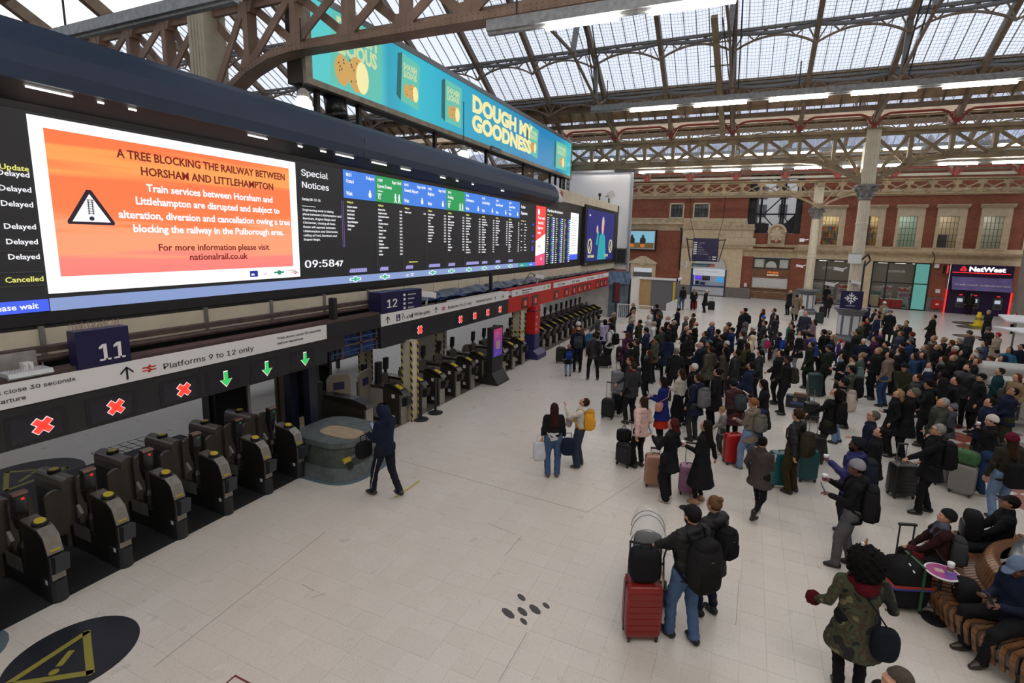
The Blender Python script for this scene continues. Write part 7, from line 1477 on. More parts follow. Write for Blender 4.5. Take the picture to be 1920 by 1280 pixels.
def suitcase(x, y, ang, label, c, w=.42, d=.25, h=.62, handle=.42, kind='hard', group=None, top=None, mc=None, lift=0):
    r = thing('suitcase', label, 'suitcase', (x,y,lift), math.radians(ang), group); m = mat('case_'+str(c)+kind, tuple(v*.72 for v in c), .35 if kind == 'hard' else .85, bump=0 if kind == 'hard' else .3)
    part(r, 'shell', sq((0,0,.06+h/2),(w/2,d/2,h/2),.22 if kind == 'hard' else .3), m)
    if kind == 'hard':
        g = MB(); n = 7
        for k in range(n): z = .06+h*(.14+.72*k/(n-1)); g.box(-w*.42,-d/2-.006,z-.01,w*.42,-d/2+.01,z+.012).box(-w*.42,d/2-.01,z-.01,w*.42,d/2+.006,z+.012)
        part(r, 'ribs', g, m)
        part(r, 'zip_band', MB().box(-w/2-.003,-.012,.08,w/2+.003,.012,.05+h), mc or BLACK)
    else: part(r, 'front_pocket', sq((0,-d*.48,.06+h*.42),(w*.42,.035,h*.34),.3), m); part(r, 'piping', MB().tube([(-w*.45,-d*.5,.12),(-w*.45,-d*.5,h),(w*.45,-d*.5,h),(w*.45,-d*.5,.12)],.006,5), BLACK)
    for sx in (-1,1):
        for sy in (-1,1):
            q = part(r, 'wheel', MB().cyl((sx*w*.38-.012,sy*d*.36,.032),(sx*w*.38+.012,sy*d*.36,.032),.032,12), BLACK); part(q, 'wheel_housing', MB().box(sx*w*.38-.02,sy*d*.36-.025,.04,sx*w*.38+.02,sy*d*.36+.025,.075), DARK)
    part(r, 'top_handle', MB().tube([(-.07,0,.06+h),(-.06,0,.1+h),(.06,0,.1+h),(.07,0,.06+h)],.01), BLACK)
    if handle: part(r, 'trolley_handle', MB().tube([(-.09,d*.42,.04+h),(-.09,d*.42,.06+h+handle)],.009).tube([(.09,d*.42,.04+h),(.09,d*.42,.06+h+handle)],.009), SIL); part(r, 'handle_grip', MB().bar((-.1,d*.42,.06+h+handle),(.1,d*.42,.06+h+handle),.035,.03), BLACK)
    return r
def held(P, i, kind, label, off=(0,.0,0)):   # i: 0 left wrist, 1 right
    W = P['WR'][i]; E_ = P['EL'][i]; f = (W-E_)/np.linalg.norm(W-E_); o = W+f*.085+np.array((0,0,.0))+np.array(off)
    if kind == 'phone':
        r = thing('phone', label, 'phone', tuple(o+np.array((0,.0,.03))), 0, None, P['M']); part(r, 'body', MB().bar((0,-.01,-.02),(0,.06,.11),.072,.009,up=(0,-1,.6)), BLACK); part(r, 'display', MB().bar((0,-.018,-.012),(0,.05,.10),.064,.003,up=(0,-1,.6)), scr('phone', (.25,.3,.4), .5))
    elif kind == 'cup':
        r = thing('cup', label, 'cup', tuple(o), 0, None, P['M']); part(r, 'cup', MB().cone((0,0,-.06),(0,0,.05),.028,.04,14), mat('paper_cup', (.6,.58,.55), .5)); part(r, 'lid', MB().cone((0,0,.05),(0,0,.066),.043,.036,14), WPL); part(r, 'sleeve', MB().cone((0,0,-.035),(0,0,.02),.0325,.0385,14), mat('cup_sleeve', (.18,.05,.09), .6))
    elif kind == 'paper':
        r = thing('paper_sheet', label, 'paper', tuple(o), 0, None, P['M']); part(r, 'sheet', MB().bar((0,0,-.0),(-.02,.09,.05),.12,.003), WHITE)
    return r
def bag(P, x, y, z, label, c, hw=(.16,.08,.13), name='handbag', cat='bag', strap=None, kind='cloth', e=.5):
    r = thing(name, label, cat, (x,y,z), 0, None, P['M']); part(r, 'body', sq((0,0,0),hw,e), clothmat(c,kind))
    if strap == 'hand': part(r, 'handle', MB().tube([(-hw[0]*.5,0,hw[2]*.9),(-hw[0]*.4,0,hw[2]+.12),(hw[0]*.4,0,hw[2]+.12),(hw[0]*.5,0,hw[2]*.9)],.009), clothmat(c,kind))
    if strap == 'cross':
        sx = -1 if x > 0 else 1; q = [(x,y,z+hw[2]),(x*.3,-.17 if y < 0 else -.16,1.25),(sx*.12,-.12,1.47),(sx*.13,.06,1.47),(sx*.03,.16,1.25),(x*.8,.12,z+hw[2]+.05)]
        part(r, 'strap', MB().tube([(a-x,b-y,c_-z) for a,b,c_ in q],.009), clothmat(c,kind))
    return r
K=(.010,.010,.012); NV=(.010,.014,.035); JN=(.055,.10,.19); LJ=(.16,.25,.40); GY_=(.07,.07,.075); OL=(.03,.032,.018); BR=(.05,.03,.018)
HB=(.03,.016,.009); HK=(.008,.006,.005); HG=(.28,.27,.26); HL=(.26,.17,.09); HW=(.55,.54,.52); HRd=(.10,.025,.012)
def F_(px, py): p = fl(px, py); return p.x, p.y
# ---- near figures
x,y = F_(724,930)
P = person(x,y,1.86,172,'person in dark hooded jacket and tracksuit reading a phone beside the concrete base',c=NV,hem=.86,kind='cloth',t=(.012,.014,.024),shoe=(.015,.015,.018),hood='up',skin='b',arms=('phone','phone'),look=-28,legs='stride',beard=HK)
held(P,1,'phone','phone in the hands of the hooded person'); bag(P,-.24,.28,.92,'black shoulder bag hanging from the hooded person\'s arm',K,(.15,.09,.15),'shoulder_bag','bag','hand')
part(P['root'], 'side_stripe', MB().tube([(-.19,.0,.8),(-.18,.1,.5),(-.16,.22,.15)],.004,4), WPL)
x,y = F_(1035,893)
P = person(x,y,1.64,118,'person with very long brown hair, short black jacket and blue flared jeans',c=K,hem=.98,t=JN,tw=1.15,shoe=(.12,.05,.05),hair='vlong',hc=(.03,.011,.008),arms=('down','down'),look=5,shirt=(.5,.5,.52))
bag(P,-.30,.05,.60,'white plastic carrier bag held by the long haired person',(.55,.57,.62),(.15,.07,.24),'carrier_bag','bag','hand'); bag(P,.34,.0,.72,'navy holdall with pink strap held by the long haired person',NV,(.17,.12,.2),'holdall','bag','hand',e=.6)
x,y = F_(1085,874)
P = person(x,y,1.62,188,'person in cream hooded jacket looking up, wearing a yellow backpack',c=(.55,.52,.47),hem=.98,kind='cloth',t=(.03,.045,.07),tw=1.35,shoe=(.05,.05,.05),hair='short',hc=HB,arms=('raise','cross'),look=38,hood='down')
backpack(P,'bright yellow and black backpack on the cream jacket',(.72,.35,.03),pocket=(.72,.35,.03),h=.24,z=1.2); bag(P,.02,.28,1.12,'pale pink jacket carried over the arm of the cream jacket wearer',(.42,.35,.33),(.12,.08,.16),'folded_jacket','jacket',e=.8)
x,y = F_(1280,1200)
P = person(x,y,1.84,138,'person in black cap, black gilet and blue jeans pushing the pushchair',c=K,hem=.88,kind='puffer',t=(.07,.13,.25),tw=1.05,shoe=K,hat='cap',hatc=K,hair='short',hc=HK,arms=('front','front'),look=-5,legs='step',beard=HK)
backpack(P,'large black backpack with small white mark on the person in the black cap',(.014,.014,.015),w=.19,h=.30,d=.12,z=1.14); PF = P
x,y = F_(1322,1150)
P = person(x,y,1.72,145,'person with highlighted brown hair in long black hooded coat beside the pushchair parent',c=K,hem=.66,kind='puffer',t=NV,shoe=K,boot=True,hair='bun',hc=(.13,.07,.035),arms=('front','bag'),look=-5,hood='down',legs='stand')
backpack(P,'small black backpack with red tag on the highlighted haired person',K,w=.14,h=.2,z=1.2)
# pushchair and red suitcase
px_,py_ = -1.0,6.74; r = thing('pushchair', 'black pushchair under a clear rain cover in front of the capped person', 'pushchair', (px_,py_,0), math.radians(10))
WHL = mat('tyre_black', (.012,.012,.013), .6)
for k,(wx,wy,wr) in enumerate(((-.27,-.22,.15),(.27,-.22,.15),(-.2,.42,.1),(.2,.42,.1))):
    g = MB(); n = 22
    for i in range(n): a1,a2 = 2*math.pi*i/n,2*math.pi*(i+1)/n; g.bar((wx,wy+wr*math.cos(a1),wr+.02+wr*math.sin(a1)),(wx,wy+wr*math.cos(a2),wr+.02+wr*math.sin(a2)),.04,.03,up=(1,0,0))
    q = part(r, 'wheel', g, WHL); s_ = MB()
    for i in range(5): s_.bar((wx,wy,wr+.02),(wx,wy+wr*.9*math.cos(i*1.257),wr+.02+wr*.9*math.sin(i*1.257)),.012,.018,up=(1,0,0))
    part(q, 'spokes', s_, DARK)
part(r, 'frame', MB().tube([(-.25,-.22,.17),(-.24,.1,.5),(-.24,-.42,1.0)],.014).tube([(.25,-.22,.17),(.24,.1,.5),(.24,-.42,1.0)],.014).tube([(-.2,.42,.12),(-.24,.0,.5)],.014).tube([(.2,.42,.12),(.24,0,.5)],.014).tube([(-.25,-.22,.17),(.25,-.22,.17)],.01), DARK)
part(r, 'handlebar', MB().tube([(-.24,-.42,1.0),(-.2,-.48,1.04),(.2,-.48,1.04),(.24,-.42,1.0)],.018,8), BLACK)
part(r, 'seat', sq((0,.12,.52),(.21,.26,.1),.4), mat('pushchair_fabric', (.02,.02,.022), .8)); part(r, 'seat_back', sq((0,-.1,.72),(.2,.07,.26),.4), mat('pushchair_fabric')); part(r, 'footrest', sq((0,.42,.38),(.16,.05,.05),.4), mat('pushchair_fabric')); part(r, 'basket', sq((0,.0,.3),(.2,.3,.08),.3), mat('pushchair_fabric'))
part(r, 'blanket', sq((0,.2,.62),(.18,.2,.08),.7), mat('baby_blanket', (.32,.24,.24), .9, var=.4, vscale=14))
RC = mat('rain_cover_pvc', (.75,.78,.8), .08, alpha=.22)
part(r, 'rain_cover', sq((0,.18,.8),(.25,.42,.36),.75,24,14), RC); g = MB()
for yy_ in (-.1,.16,.42):
    pts = [(-.25+.0*k+.25*(1-math.cos(k*math.pi/10)), yy_, .74+(.36-abs(yy_-.16)*.3)*math.sin(k*math.pi/10)) for k in range(11)]; g.tube(pts,.006,5)
part(r, 'cover_piping', g, BLACK)
x,y = F_(1200,1190); c_ = suitcase(x,y,25,'large red ribbed suitcase with a black bag on top beside the pushchair',(.30,.018,.014),.46,.3,.72,0); 
r = thing('holdall', 'black fabric bag standing on the large red suitcase', 'bag', (x,y,.81), math.radians(25)); part(r, 'body', sq((0,0,.2),(.2,.13,.21),.5), clothmat(K)); part(r, 'handle', MB().tube([(-.08,0,.38),(-.06,0,.48),(.06,0,.48),(.08,0,.38)],.01), BLACK); part(r, 'strap', MB().tube([(.2,0,.2),(.22,-.1,0),(.2,-.12,-.15)],.01), mat('tan_strap',(.3,.2,.1),.6))
r = thing('hook_bag', 'small black bag hanging from the pushchair handle', 'bag', (px_+.12,py_-.55,.72)); part(r, 'body', sq((0,0,0),(.16,.09,.15),.5), clothmat(K))
x,y = fl(1588,1293).x, fl(1588,1293).y
P = person(x,y,1.70,100,'person with big black curly hair and camouflage parka with maroon fur hood',c='camo',hem=.58,t=K,hair='afro',hc=(.004,.0035,.0035),arms=('side','side'),look=0,wide=1.2,kind='cloth',skin='b')
f = Fld(P['nb']-.26,P['nb']+.22,.014); f.cap(P['nb']+np.array((-.10,-.03,0)),P['nb']+np.array((.10,-.03,0)),.075,.075,.04).ell(P['nb']+np.array((0,-.11,-.05)),(.12,.08,.09)).add(lambda X,Y,Z: .008*np.sin(90*X)*np.sin(80*Y)*np.sin(85*Z)); link('fur_hood', sdmesh('fur_hood',[f],clothmat((.085,.004,.009),'hair')), P['root'])
W = P['WR'][0]; f = Fld(W-.14,W+.14,.012); f.ell(W+np.array((-.01,.02,.0)),(.085,.085,.085)).add(lambda X,Y,Z: .007*np.sin(90*X)*np.sin(80*Y)*np.sin(85*Z)); link('fur_cuff', sdmesh('fur_cuff',[f],clothmat((.085,.004,.009),'hair')), P['root'])
bag(P,.2,-.24,.86,'black drawstring bag on the back of the camouflage parka',(.009,.012,.02),(.14,.08,.2),'drawstring_bag','bag','cross',e=.7)
hp_ = P['hc']; r = thing('hair_clip', 'brown and white clip standing up in the big black curly hair', 'hair clip', tuple(hp_+np.array((-.02,.0,.215))), 0, None, P['M']); part(r, 'clip', MB().cone((0,0,-.02),(.01,0,.09),.022,.008,8), mat('amber_clip',(.35,.13,.04),.4)); part(r, 'white_part', MB().box(-.04,-.01,0,-.01,.02,.03), WPL)
x,y = F_(1583,1062)
P = person(x,y,1.78,172,'person in light grey beanie and black jacket holding a phone and coffee',c=K,hem=.8,t=(.09,.09,.095),tw=1.1,shoe=K,hat='beanie',hatc=(.22,.22,.24),hair='short',hc=HK,skin='b',arms=('phone','phonehi'),look=-8,legs='step',hood='down')
backpack(P,'black backpack on the person in the light grey beanie',(.012,.012,.013),w=.18,h=.27,z=1.12); held(P,0,'phone','phone held out by the person in the light grey beanie'); held(P,1,'cup','patterned coffee cup of the person in the light grey beanie')
p = fl(1606,822,1.8); P = person(p.x,p.y,1.8,178,'dark bearded person in black hood and shiny blue jacket holding coffee',c=(.012,.016,.10),hem=.82,kind='puffer',t=K,hair='short',hat='beanie',hatc=K,skin='d',arms=('phonehi','pocket'),look=8,beard=HK,hood='down')
backpack(P,'dark navy backpack on the shiny blue jacket',(.012,.018,.03),w=.18,h=.28,z=1.14); held(P,0,'cup','coffee cup of the person in the shiny blue jacket')
x,y = F_(1416,970)
P = person(x,y,1.58,60,'person in grey fur coat, black leggings and boots turned away holding a phone',c=(.055,.045,.045),hem=.72,t=K,tw=.85,shoe=K,boot=True,hair='bun',hc=HK,arms=('pocket','phone'),look=0,legs='stride',wide=1.12,kind='cloth'); held(P,1,'phone','phone of the person in the grey fur coat')
x,y = F_(1250,938)
P = person(x,y,1.70,165,'person with dark red hair in black coat and wide trousers by the peach suitcase',c=K,hem=.66,t=K,tw=1.3,shoe=(.5,.42,.38),hair='bob',hc=(.06,.01,.012),arms=('phonehi','pocket'),look=12,hood='down'); held(P,0,'phone','phone held by the dark red haired person')
bag(P,-.24,.0,1.0,'black quilted shoulder bag with gold chain on the dark red haired person',K,(.13,.07,.11),'shoulder_bag','bag','cross')
x,y = F_(1235,912); suitcase(x-.1,y,15,'peach hard suitcase behind the dark red haired person',(.52,.27,.18),.42,.26,.62,.1)
x,y = F_(1310,942)
P = person(x,y,1.69,165,'person with long dark hair and white clip in ankle length black coat',c=K,hem=.40,t=K,tw=.9,shoe=(.30,.17,.09),hair='long',hc=HK,arms=('phone','handle'),look=10,hood=None); held(P,0,'cup','blue and white coffee cup of the person in the ankle length coat')
x,y = F_(1290,925); suitcase(x,y,10,'pink ribbed suitcase held by the person in the ankle length coat',(.42,.20,.33),.40,.26,.56,.42)
x,y = F_(1197,876)
P = person(x,y,1.66,150,'person in pale pink hooded puffer jacket and black trousers with small case',c=(.60,.42,.39),hem=.82,kind='puffer',t=K,tw=1.0,shoe=K,boot=True,hair='bob',hc=HB,arms=('handle','pocket'),look=12,hood='down')
x,y = F_(1170,872); suitcase(x,y,-20,'charcoal cabin suitcase beside the pink puffer jacket',(.025,.025,.03),.36,.22,.5,.45,'soft'); r = thing('tote_bag', 'black tote bag leaning on the charcoal cabin suitcase', 'bag', (x-.05,y+.05,.57), .3); part(r, 'body', sq((0,0,.12),(.17,.1,.14),.5), clothmat(K)); part(r, 'strap', MB().tube([(-.1,0,.22),(0,0,.36),(.1,0,.22)],.008), BLACK)
p = fl(1246,707,1.68); P = person(p.x,p.y,1.68,165,'person with long dark hair in royal blue coat over a red skirt',c=(.010,.018,.13),hem=.62,t=K,tw=.9,shoe=K,hair='vlong',hc=HK,arms=('phone','phone'),look=-15,skirt=((.36,.025,.012),.40,.06)); held(P,0,'phone','phone of the person in the royal blue coat'); bag(P,-.22,.0,1.0,'pink shoulder bag on the royal blue coat',(.5,.24,.19),(.13,.08,.12),'shoulder_bag','bag','cross')
p = fl(1277,691,1.66); person(p.x,p.y,1.66,160,'person in cream fleece jacket and long black skirt',c=(.50,.47,.41),hem=.98,t=K,skirt=(K,.2,.04),hair='bob',hc=HB,arms=('phone','pocket'),look=12)
p = fl(1309,700,1.78); P = person(p.x,p.y,1.78,150,'person in navy coat wearing a pale grey backpack with dark straps',c=NV,hem=.7,t=(.03,.03,.035),hair='short',hc=HB,arms=('pocket','pocket'),look=10,hood='down',shoe=K); backpack(P,'pale grey backpack on the navy coat',(.14,.145,.155),pocket=(.12,.12,.13))
x,y = F_(1175,780); P = person(x,y,1.78,190,'person in slate jacket pulling a black case, wearing a dark backpack',c=(.03,.035,.038),hem=.84,t=K,shoe=(.6,.58,.55),hair='short',hc=HB,arms=('out','down'),look=8,legs='stride'); backpack(P,'dark slate backpack on the case puller',(.022,.026,.03))
x,y = F_(1139,784); suitcase(x,y,0,'black cabin case pulled by the person in the slate jacket',K,.36,.24,.52,.46,'soft'); x,y = F_(1158,772); suitcase(x,y,0,'black case with silver edge just behind the cabin case',(.014,.014,.016),.38,.25,.55,0)
x,y = F_(1159,738); suitcase(x,y,20,'large silver grey suitcase left of the slate jacket',(.20,.21,.235),.5,.3,.72,.4)
x,y = F_(1400,880)
P = person(x,y,1.68,150,'person in taupe parka and pale jeans wearing a grey green backpack',c=(.19,.16,.125),hem=.72,t=LJ,tw=1.15,shoe=(.12,.12,.1),hair='pony',hc=(.20,.09,.04),arms=('phone','pocket'),look=-5,hood='down',legs='step'); backpack(P,'grey green backpack on the taupe parka',(.15,.145,.125),pocket=(.13,.13,.11),w=.15,h=.2,z=1.2)
x,y = F_(1350,850); P = person(x,y,1.18,200,'child in grey coat and cream scarf looking down at a red suitcase',c=(.20,.20,.20),hem=.75,t=(.04,.04,.045),shoe=(.5,.45,.42),hair='bun',hc=HL,arms=('clasp','clasp'),look=-30,scarf=(.55,.45,.35))
x,y = F_(1372,868); suitcase(x,y,30,'upright bright red suitcase in front of the taupe parka',(.50,.012,.012),.42,.26,.66,.0)
p = fl(1436,711,1.72); P = person(p.x,p.y,1.72,175,'person with dark hair in long black coat over blue jeans reading a phone',c=K,hem=.5,t=(.02,.035,.08),tw=1.15,hair='long',hc=HK,arms=('phonehi','phone'),look=-25); held(P,1,'phone','phone of the person in the long black coat'); held(P,0,'paper','paper in the hand of the person in the long black coat')
p = fl(1383,714,1.68); P = person(p.x,p.y,1.68,130,'person in maroon coat with a small grey backpack behind the taupe parka',c=(.045,.008,.012),hem=.6,kind='puffer',t=K,hair='short',hat='beanie',hatc=K,arms=('clasp','clasp'),look=-5,hood='down',lean=12); backpack(P,'small grey rucksack with round badge on the maroon coat',(.05,.06,.07),w=.14,h=.2)
x,y = F_(1480,922); P = person(x,y,1.76,150,'person with curly brown hair in black puffer and brown trousers',c=K,hem=.84,kind='puffer',t=(.04,.028,.012),tw=1.1,hair='curly',hc=HB,arms=('handle','pocket'),look=0,hood='down'); backpack(P,'olive backpack on the curly haired person in black puffer',(.035,.033,.02),z=1.1)
x,y = F_(1462,915); suitcase(x-.02,y+.1,20,'teal patterned suitcase left of the curly haired person',(.01,.13,.14),.44,.28,.70,0); x,y = F_(1487,905); suitcase(x+.25,y+.25,20,'second teal suitcase right of the curly haired person',(.008,.10,.11),.40,.26,.66,0)
p = fl(1562,725,1.8); P = person(p.x,p.y,1.8,168,'person in black headband and black jacket leaning back to look up, in olive trousers',c=K,hem=.7,t=(.028,.03,.02),hair='bob',hc=HK,arms=('front','handle'),look=38,scarf=(.4,.35,.3)); backpack(P,'black backpack on the person looking up in olive trousers',K)
x,y = F_(1522,866); suitcase(x,y,15,'dark charcoal ribbed suitcase left of the olive trousers',(.022,.022,.024),.44,.28,.6,.4); x,y = F_(1518,790); suitcase(x,y,15,'black cabin suitcase raised handle behind the charcoal one',K,.4,.25,.52,.4)
p = fl(1597,686,1.78); P = person(p.x,p.y,1.78,172,'bearded person in grey green jacket with large black backpack',c=(.06,.065,.05),hem=.82,t=K,hair='short',hc=HK,skin='t',beard=HK,arms=('phonehi','pocket'),look=3,hood='down'); backpack(P,'large black backpack on the grey green jacket',K,w=.19,h=.28)
p = fl(1583,700,1.72); P = person(p.x-.1,p.y-.6,1.72,165,'person in black beanie wearing a big cream backpack',c=K,hem=.8,t=LJ,hair='short',hat='beanie',hatc=K,arms=('pocket','pocket'),look=8); backpack(P,'big cream rucksack worn in the middle of the crowd',(.5,.42,.37),pocket=(.5,.42,.37),w=.19,h=.28)
p = fl(1667,659,1.80); P = person(p.x,p.y,1.80,150,'balding person in taupe hooded jacket and blue jeans, back to camera',c=(.19,.15,.125),hem=.82,t=(.03,.06,.15),hair='thin',hc=HK,arms=('pocket','pocket'),look=10,hood='down',wide=1.1)
p = fl(1682,730,1.68); person(p.x,p.y,1.68,178,'blonde person in black coat beside the olive beanie',c=K,hem=.6,t=K,hair='bob',hc=HL,arms=('pocket','cross'),look=25,wide=1.05)
p = fl(1709,727,1.78); person(p.x,p.y,1.78,175,'person in olive grey beanie and black coat looking up',c=K,hem=.6,t=K,hair=None,hat='beanie',hatc=(.09,.085,.065),arms=('cross','pocket'),look=25,glasses=True)
p = fl(1636,770,1.74); person(p.x,p.y,1.74,182,'short grey haired person with glasses in navy jacket',c=NV,hem=.8,t=NV,hair='short',hc=(.09,.08,.07),arms=('phone','pocket'),look=15,glasses=True)
p = fl(1640,790,1.66); person(p.x,p.y-.3,1.66,178,'dark haired person with white scrunchie in black coat',c=K,hem=.7,t=K,hair='bun',hc=HK,arms=('clasp','phone'),look=25)
p = fl(1765,745,1.78); person(p.x,p.y,1.78,185,'grey haired person in dark green padded coat looking up',c=(.02,.026,.014),hem=.78,kind='puffer',t=K,hair='short',hc=HG,arms=('out','pocket'),look=22,wide=1.12,hood='down')
x,y = F_(1732,962); P = person(x,y,1.80,180,'grey haired person with glasses in black coat wheeling a dark suitcase',c=K,hem=.7,t=K,shoe=K,hair='short',hc=(.22,.22,.21),arms=('front','pocket'),look=8,glasses=True,wide=1.08,legs='step'); backpack(P,'black rucksack on the grey haired person wheeling a suitcase',K)
x,y = F_(1687,930); suitcase(x,y,20,'dark chevron suitcase wheeled by the grey haired person',(.02,.02,.02),.48,.3,.66,.36)
x,y = F_(1836,925); P = person(x,y,1.70,178,'person in off white beanie drinking coffee in black coat and blue jeans',c=K,hem=.78,t=(.02,.045,.11),tw=1.2,shoe=(.4,.4,.3),hair='short',hc=HK,hat='beanie',hatc=(.55,.5,.46),arms=('drink','down'),look=-5,wide=1.05); held(P,0,'cup','coffee cup at the mouth of the person in the off white beanie')
x,y = F_(1800,925); suitcase(x,y,-30,'silver aluminium suitcase with a green bag on top',(.38,.37,.34),.42,.27,.6,0,mc=STEEL); r = thing('holdall', 'green quilted bag lying on the silver suitcase', 'bag', (x,y,.68), math.radians(-30)); part(r, 'body', sq((0,0,.14),(.22,.14,.14),.5), mat('green_quilt', (.04,.12,.035), .7, var=.2, vscale=12)); part(r, 'handle', MB().tube([(-.08,0,.25),(-.06,0,.38),(.06,0,.38),(.08,0,.25)],.01), mat('green_quilt'))
x,y = F_(1765,908); suitcase(x,y,0,'small silver case partly behind the black coated person',(.3,.3,.3),.36,.22,.5,.4)
p = fl(1898,813,1.70); P = person(p.x,p.y,1.70,110,'person in maroon beanie and pale jeans with a black bag on the back',c=(.03,.025,.018),hem=.84,t=LJ,tw=1.1,hair='long',hc=HB,hat='beanie',hatc=(.10,.008,.02),arms=('bag','bag'),look=0,wide=1.05); bag(P,0,-.26,1.02,'square black bag on the back of the maroon beanie wearer',K,(.21,.08,.24),'back_bag','bag',e=.35)
p = fl(1895,725,1.74); person(p.x,p.y,1.74,195,'person with dark hair and glasses in navy jacket leaning back',c=NV,hem=.8,t=OL,hair='short',hc=HK,skin='t',arms=('clasp','phone'),look=35,glasses=True,wide=1.15)
p = fl(1745,713,1.74); P = person(p.x,p.y,1.74,170,'dark haired person in black jacket with yellow patches',c=K,hem=.75,t=K,hair='curly',hc=HK,skin='t',arms=('phonehi','pocket'),look=-10); part(P['root'], 'yellow_patch', MB().box(.1,-.2,1.25,.2,-.17,1.32).box(.1,-.2,1.0,.18,-.17,1.08), mat('patch_yellow', (.6,.42,.03), .5))
p = fl(1814,682,1.84); person(p.x,p.y,1.84,215,'big person in black quilted jacket facing the camera side',c=(.014,.014,.018),hem=.8,kind='puffer',t=K,hair='short',hc=HB,arms=('pocket','pocket'),look=12,wide=1.25,beard=HB)
# ---- curved slatted bench round the pedestal at the right edge
bx,by = 4.6,8.2; r = thing('curved_bench', 'curved timber slatted bench wrapped round the grey pedestal at the right edge', 'bench', (bx,by,0))
prof = [(1.90,.14),(1.96,.38),(1.93,.45),(1.42,.43),(1.30,.50),(1.22,.74),(1.15,.80),(1.08,.74)]; SLW = mat('varnished_slat', (.17,.08,.036), .3, var=.45, vscale=7); g = MB()
for (a,b),(c_,d_) in zip(prof,prof[1:]): g.bar((a,0,b),(c_,0,d_),.056,.026,up=(-(d_-b),0,(c_-a)) if abs(c_-a) > .02 else (1,0,0))
sm_ = g.mesh('slat', SLW)
for k in range(118): o = link('slat', sm_, r); o.rotation_euler = (0,0,2*math.pi*k/118)
part(r, 'rail', (lambda m: [m.cyl((1.9*math.cos(t*.2618),1.9*math.sin(t*.2618),.2),(1.9*math.cos((t+1)*.2618),1.9*math.sin((t+1)*.2618),.2),.018,6) for t in range(24)] and m)(MB()), BLACK)
for t in (1.9,2.9,3.9,5,6.2,.7): part(r, 'leg', MB().bar((1.86*math.cos(t),1.86*math.sin(t),.02),(1.3*math.cos(t),1.3*math.sin(t),.02),.07,.03).bar((1.82*math.cos(t),1.82*math.sin(t),.02),(1.82*math.cos(t),1.82*math.sin(t),.38),.04,.04), BLACK)
part(r, 'inner_drum', MB().lathe([(1.1,0),(1.1,.5)],n=32), mat('dark_brown_drum', (.03,.018,.012), .6))
r = thing('column_pedestal', 'grey moulded steel column pedestal inside the curved bench at the right edge', 'pedestal', (bx,by,0))
part(r, 'base', MB().lathe([(.95,.02),(.95,.75),(1.0,.8),(.98,.92),(.86,.96)],n=32).smooth(), mat('satin_steel', (.20,.205,.215), .3, .5)); part(r, 'body', MB().lathe([(.8,.96),(.84,1.04),(.74,1.1),(.7,2.0)],n=8), mat('lavender_panel', (.32,.31,.35), .35)); part(r, 'shaft', MB().lathe([(.35,2.0),(.32,11)],n=24).smooth(), CREAM)
r = thing('side_table', 'small round pink and purple topped table by the curved bench', 'table', (2.74,7.87,0)); part(r, 'top', MB().lathe([(.19,.705),(.2,.715),(.2,.725)],n=28), WPL); part(r, 'print', MB().lathe([(.178,.7255),(.178,.727)],n=28), mat('pink_print', (.35,.06,.22), .4)); part(r, 'print_corner', MB().prism([(0,-.17),(.12,-.12),(.17,0),(.12,.12),(.02,.0)],.727,.728,'z'), mat('purple_print', (.16,.07,.35), .4)); part(r, 'label_square', MB().box(-.08,-.03,.728,.02,.06,.729), mat('pale_pink_print')); part(r, 'stem', MB().cyl((0,0,.02),(0,0,.7),.02,10).cyl((0,0,.0),(0,0,.02),.15,20), BLACK)
r = thing('cup', 'white takeaway cup with brown sleeve on the pink table', 'cup', (2.83,7.9,.73)); part(r, 'cup', MB().cone((0,0,0),(0,0,.12),.03,.042,16), WPL); part(r, 'lid', MB().cone((0,0,.12),(0,0,.14),.046,.038,16), WPL); part(r, 'sleeve', MB().cone((0,0,.02),(0,0,.075),.0335,.0395,16), mat('kraft_sleeve', (.22,.12,.07), .8))
r = thing('suitcase', 'large black soft suitcase with red and blue strap beside the pink table', 'suitcase', (2.38,7.98,0), math.radians(20)); part(r, 'body', sq((0,0,.40),(.26,.2,.33),.4), clothmat(K)); part(r, 'red_strap', MB().bar((-.268,-.205,.44),(.268,-.205,.44),.012,.03).bar((-.268,.205,.44),(.268,.205,.44),.012,.03).bar((.27,-.2,.44),(.27,.2,.44),.012,.03).bar((-.27,-.2,.44),(-.27,.2,.44),.012,.03), mat('strap_red', (.40,.03,.02), .6)); part(r, 'blue_strap', MB().bar((-.268,-.205,.41),(.268,-.205,.41),.012,.03).bar((.27,-.2,.41),(.27,.2,.41),.012,.03).bar((-.27,-.2,.41),(-.27,.2,.41),.012,.03), mat('strap_blue', (.03,.05,.25), .6)); part(r, 'striped_strap', MB().bar((.1,-.206,.1),(.1,-.206,.7),.012,.035,up=(1,0,0)).bar((.1,-.2,.735),(.1,.2,.735),.035,.012), mat('strap_green', (.02,.09,.04), .6)); part(r, 'trolley_handle', MB().tube([(-.1,.1,.7),(-.1,.1,1.2)],.012).tube([(.1,.1,.7),(.1,.1,1.2)],.012), BLACK); part(r, 'handle_grip', MB().bar((-.12,.1,1.2),(.12,.1,1.2),.04,.03), BLACK); part(r, 'tag_ribbon', MB().bar((-.05,-.1,.74),(-.03,-.2,.66),.02,.006), WPL)
for sx in (-1,1):
    for sy in (-1,1): part(r, 'wheel', MB().cyl((sx*.18-.015,sy*.13,.035),(sx*.18+.015,sy*.13,.035),.035,12), BLACK)
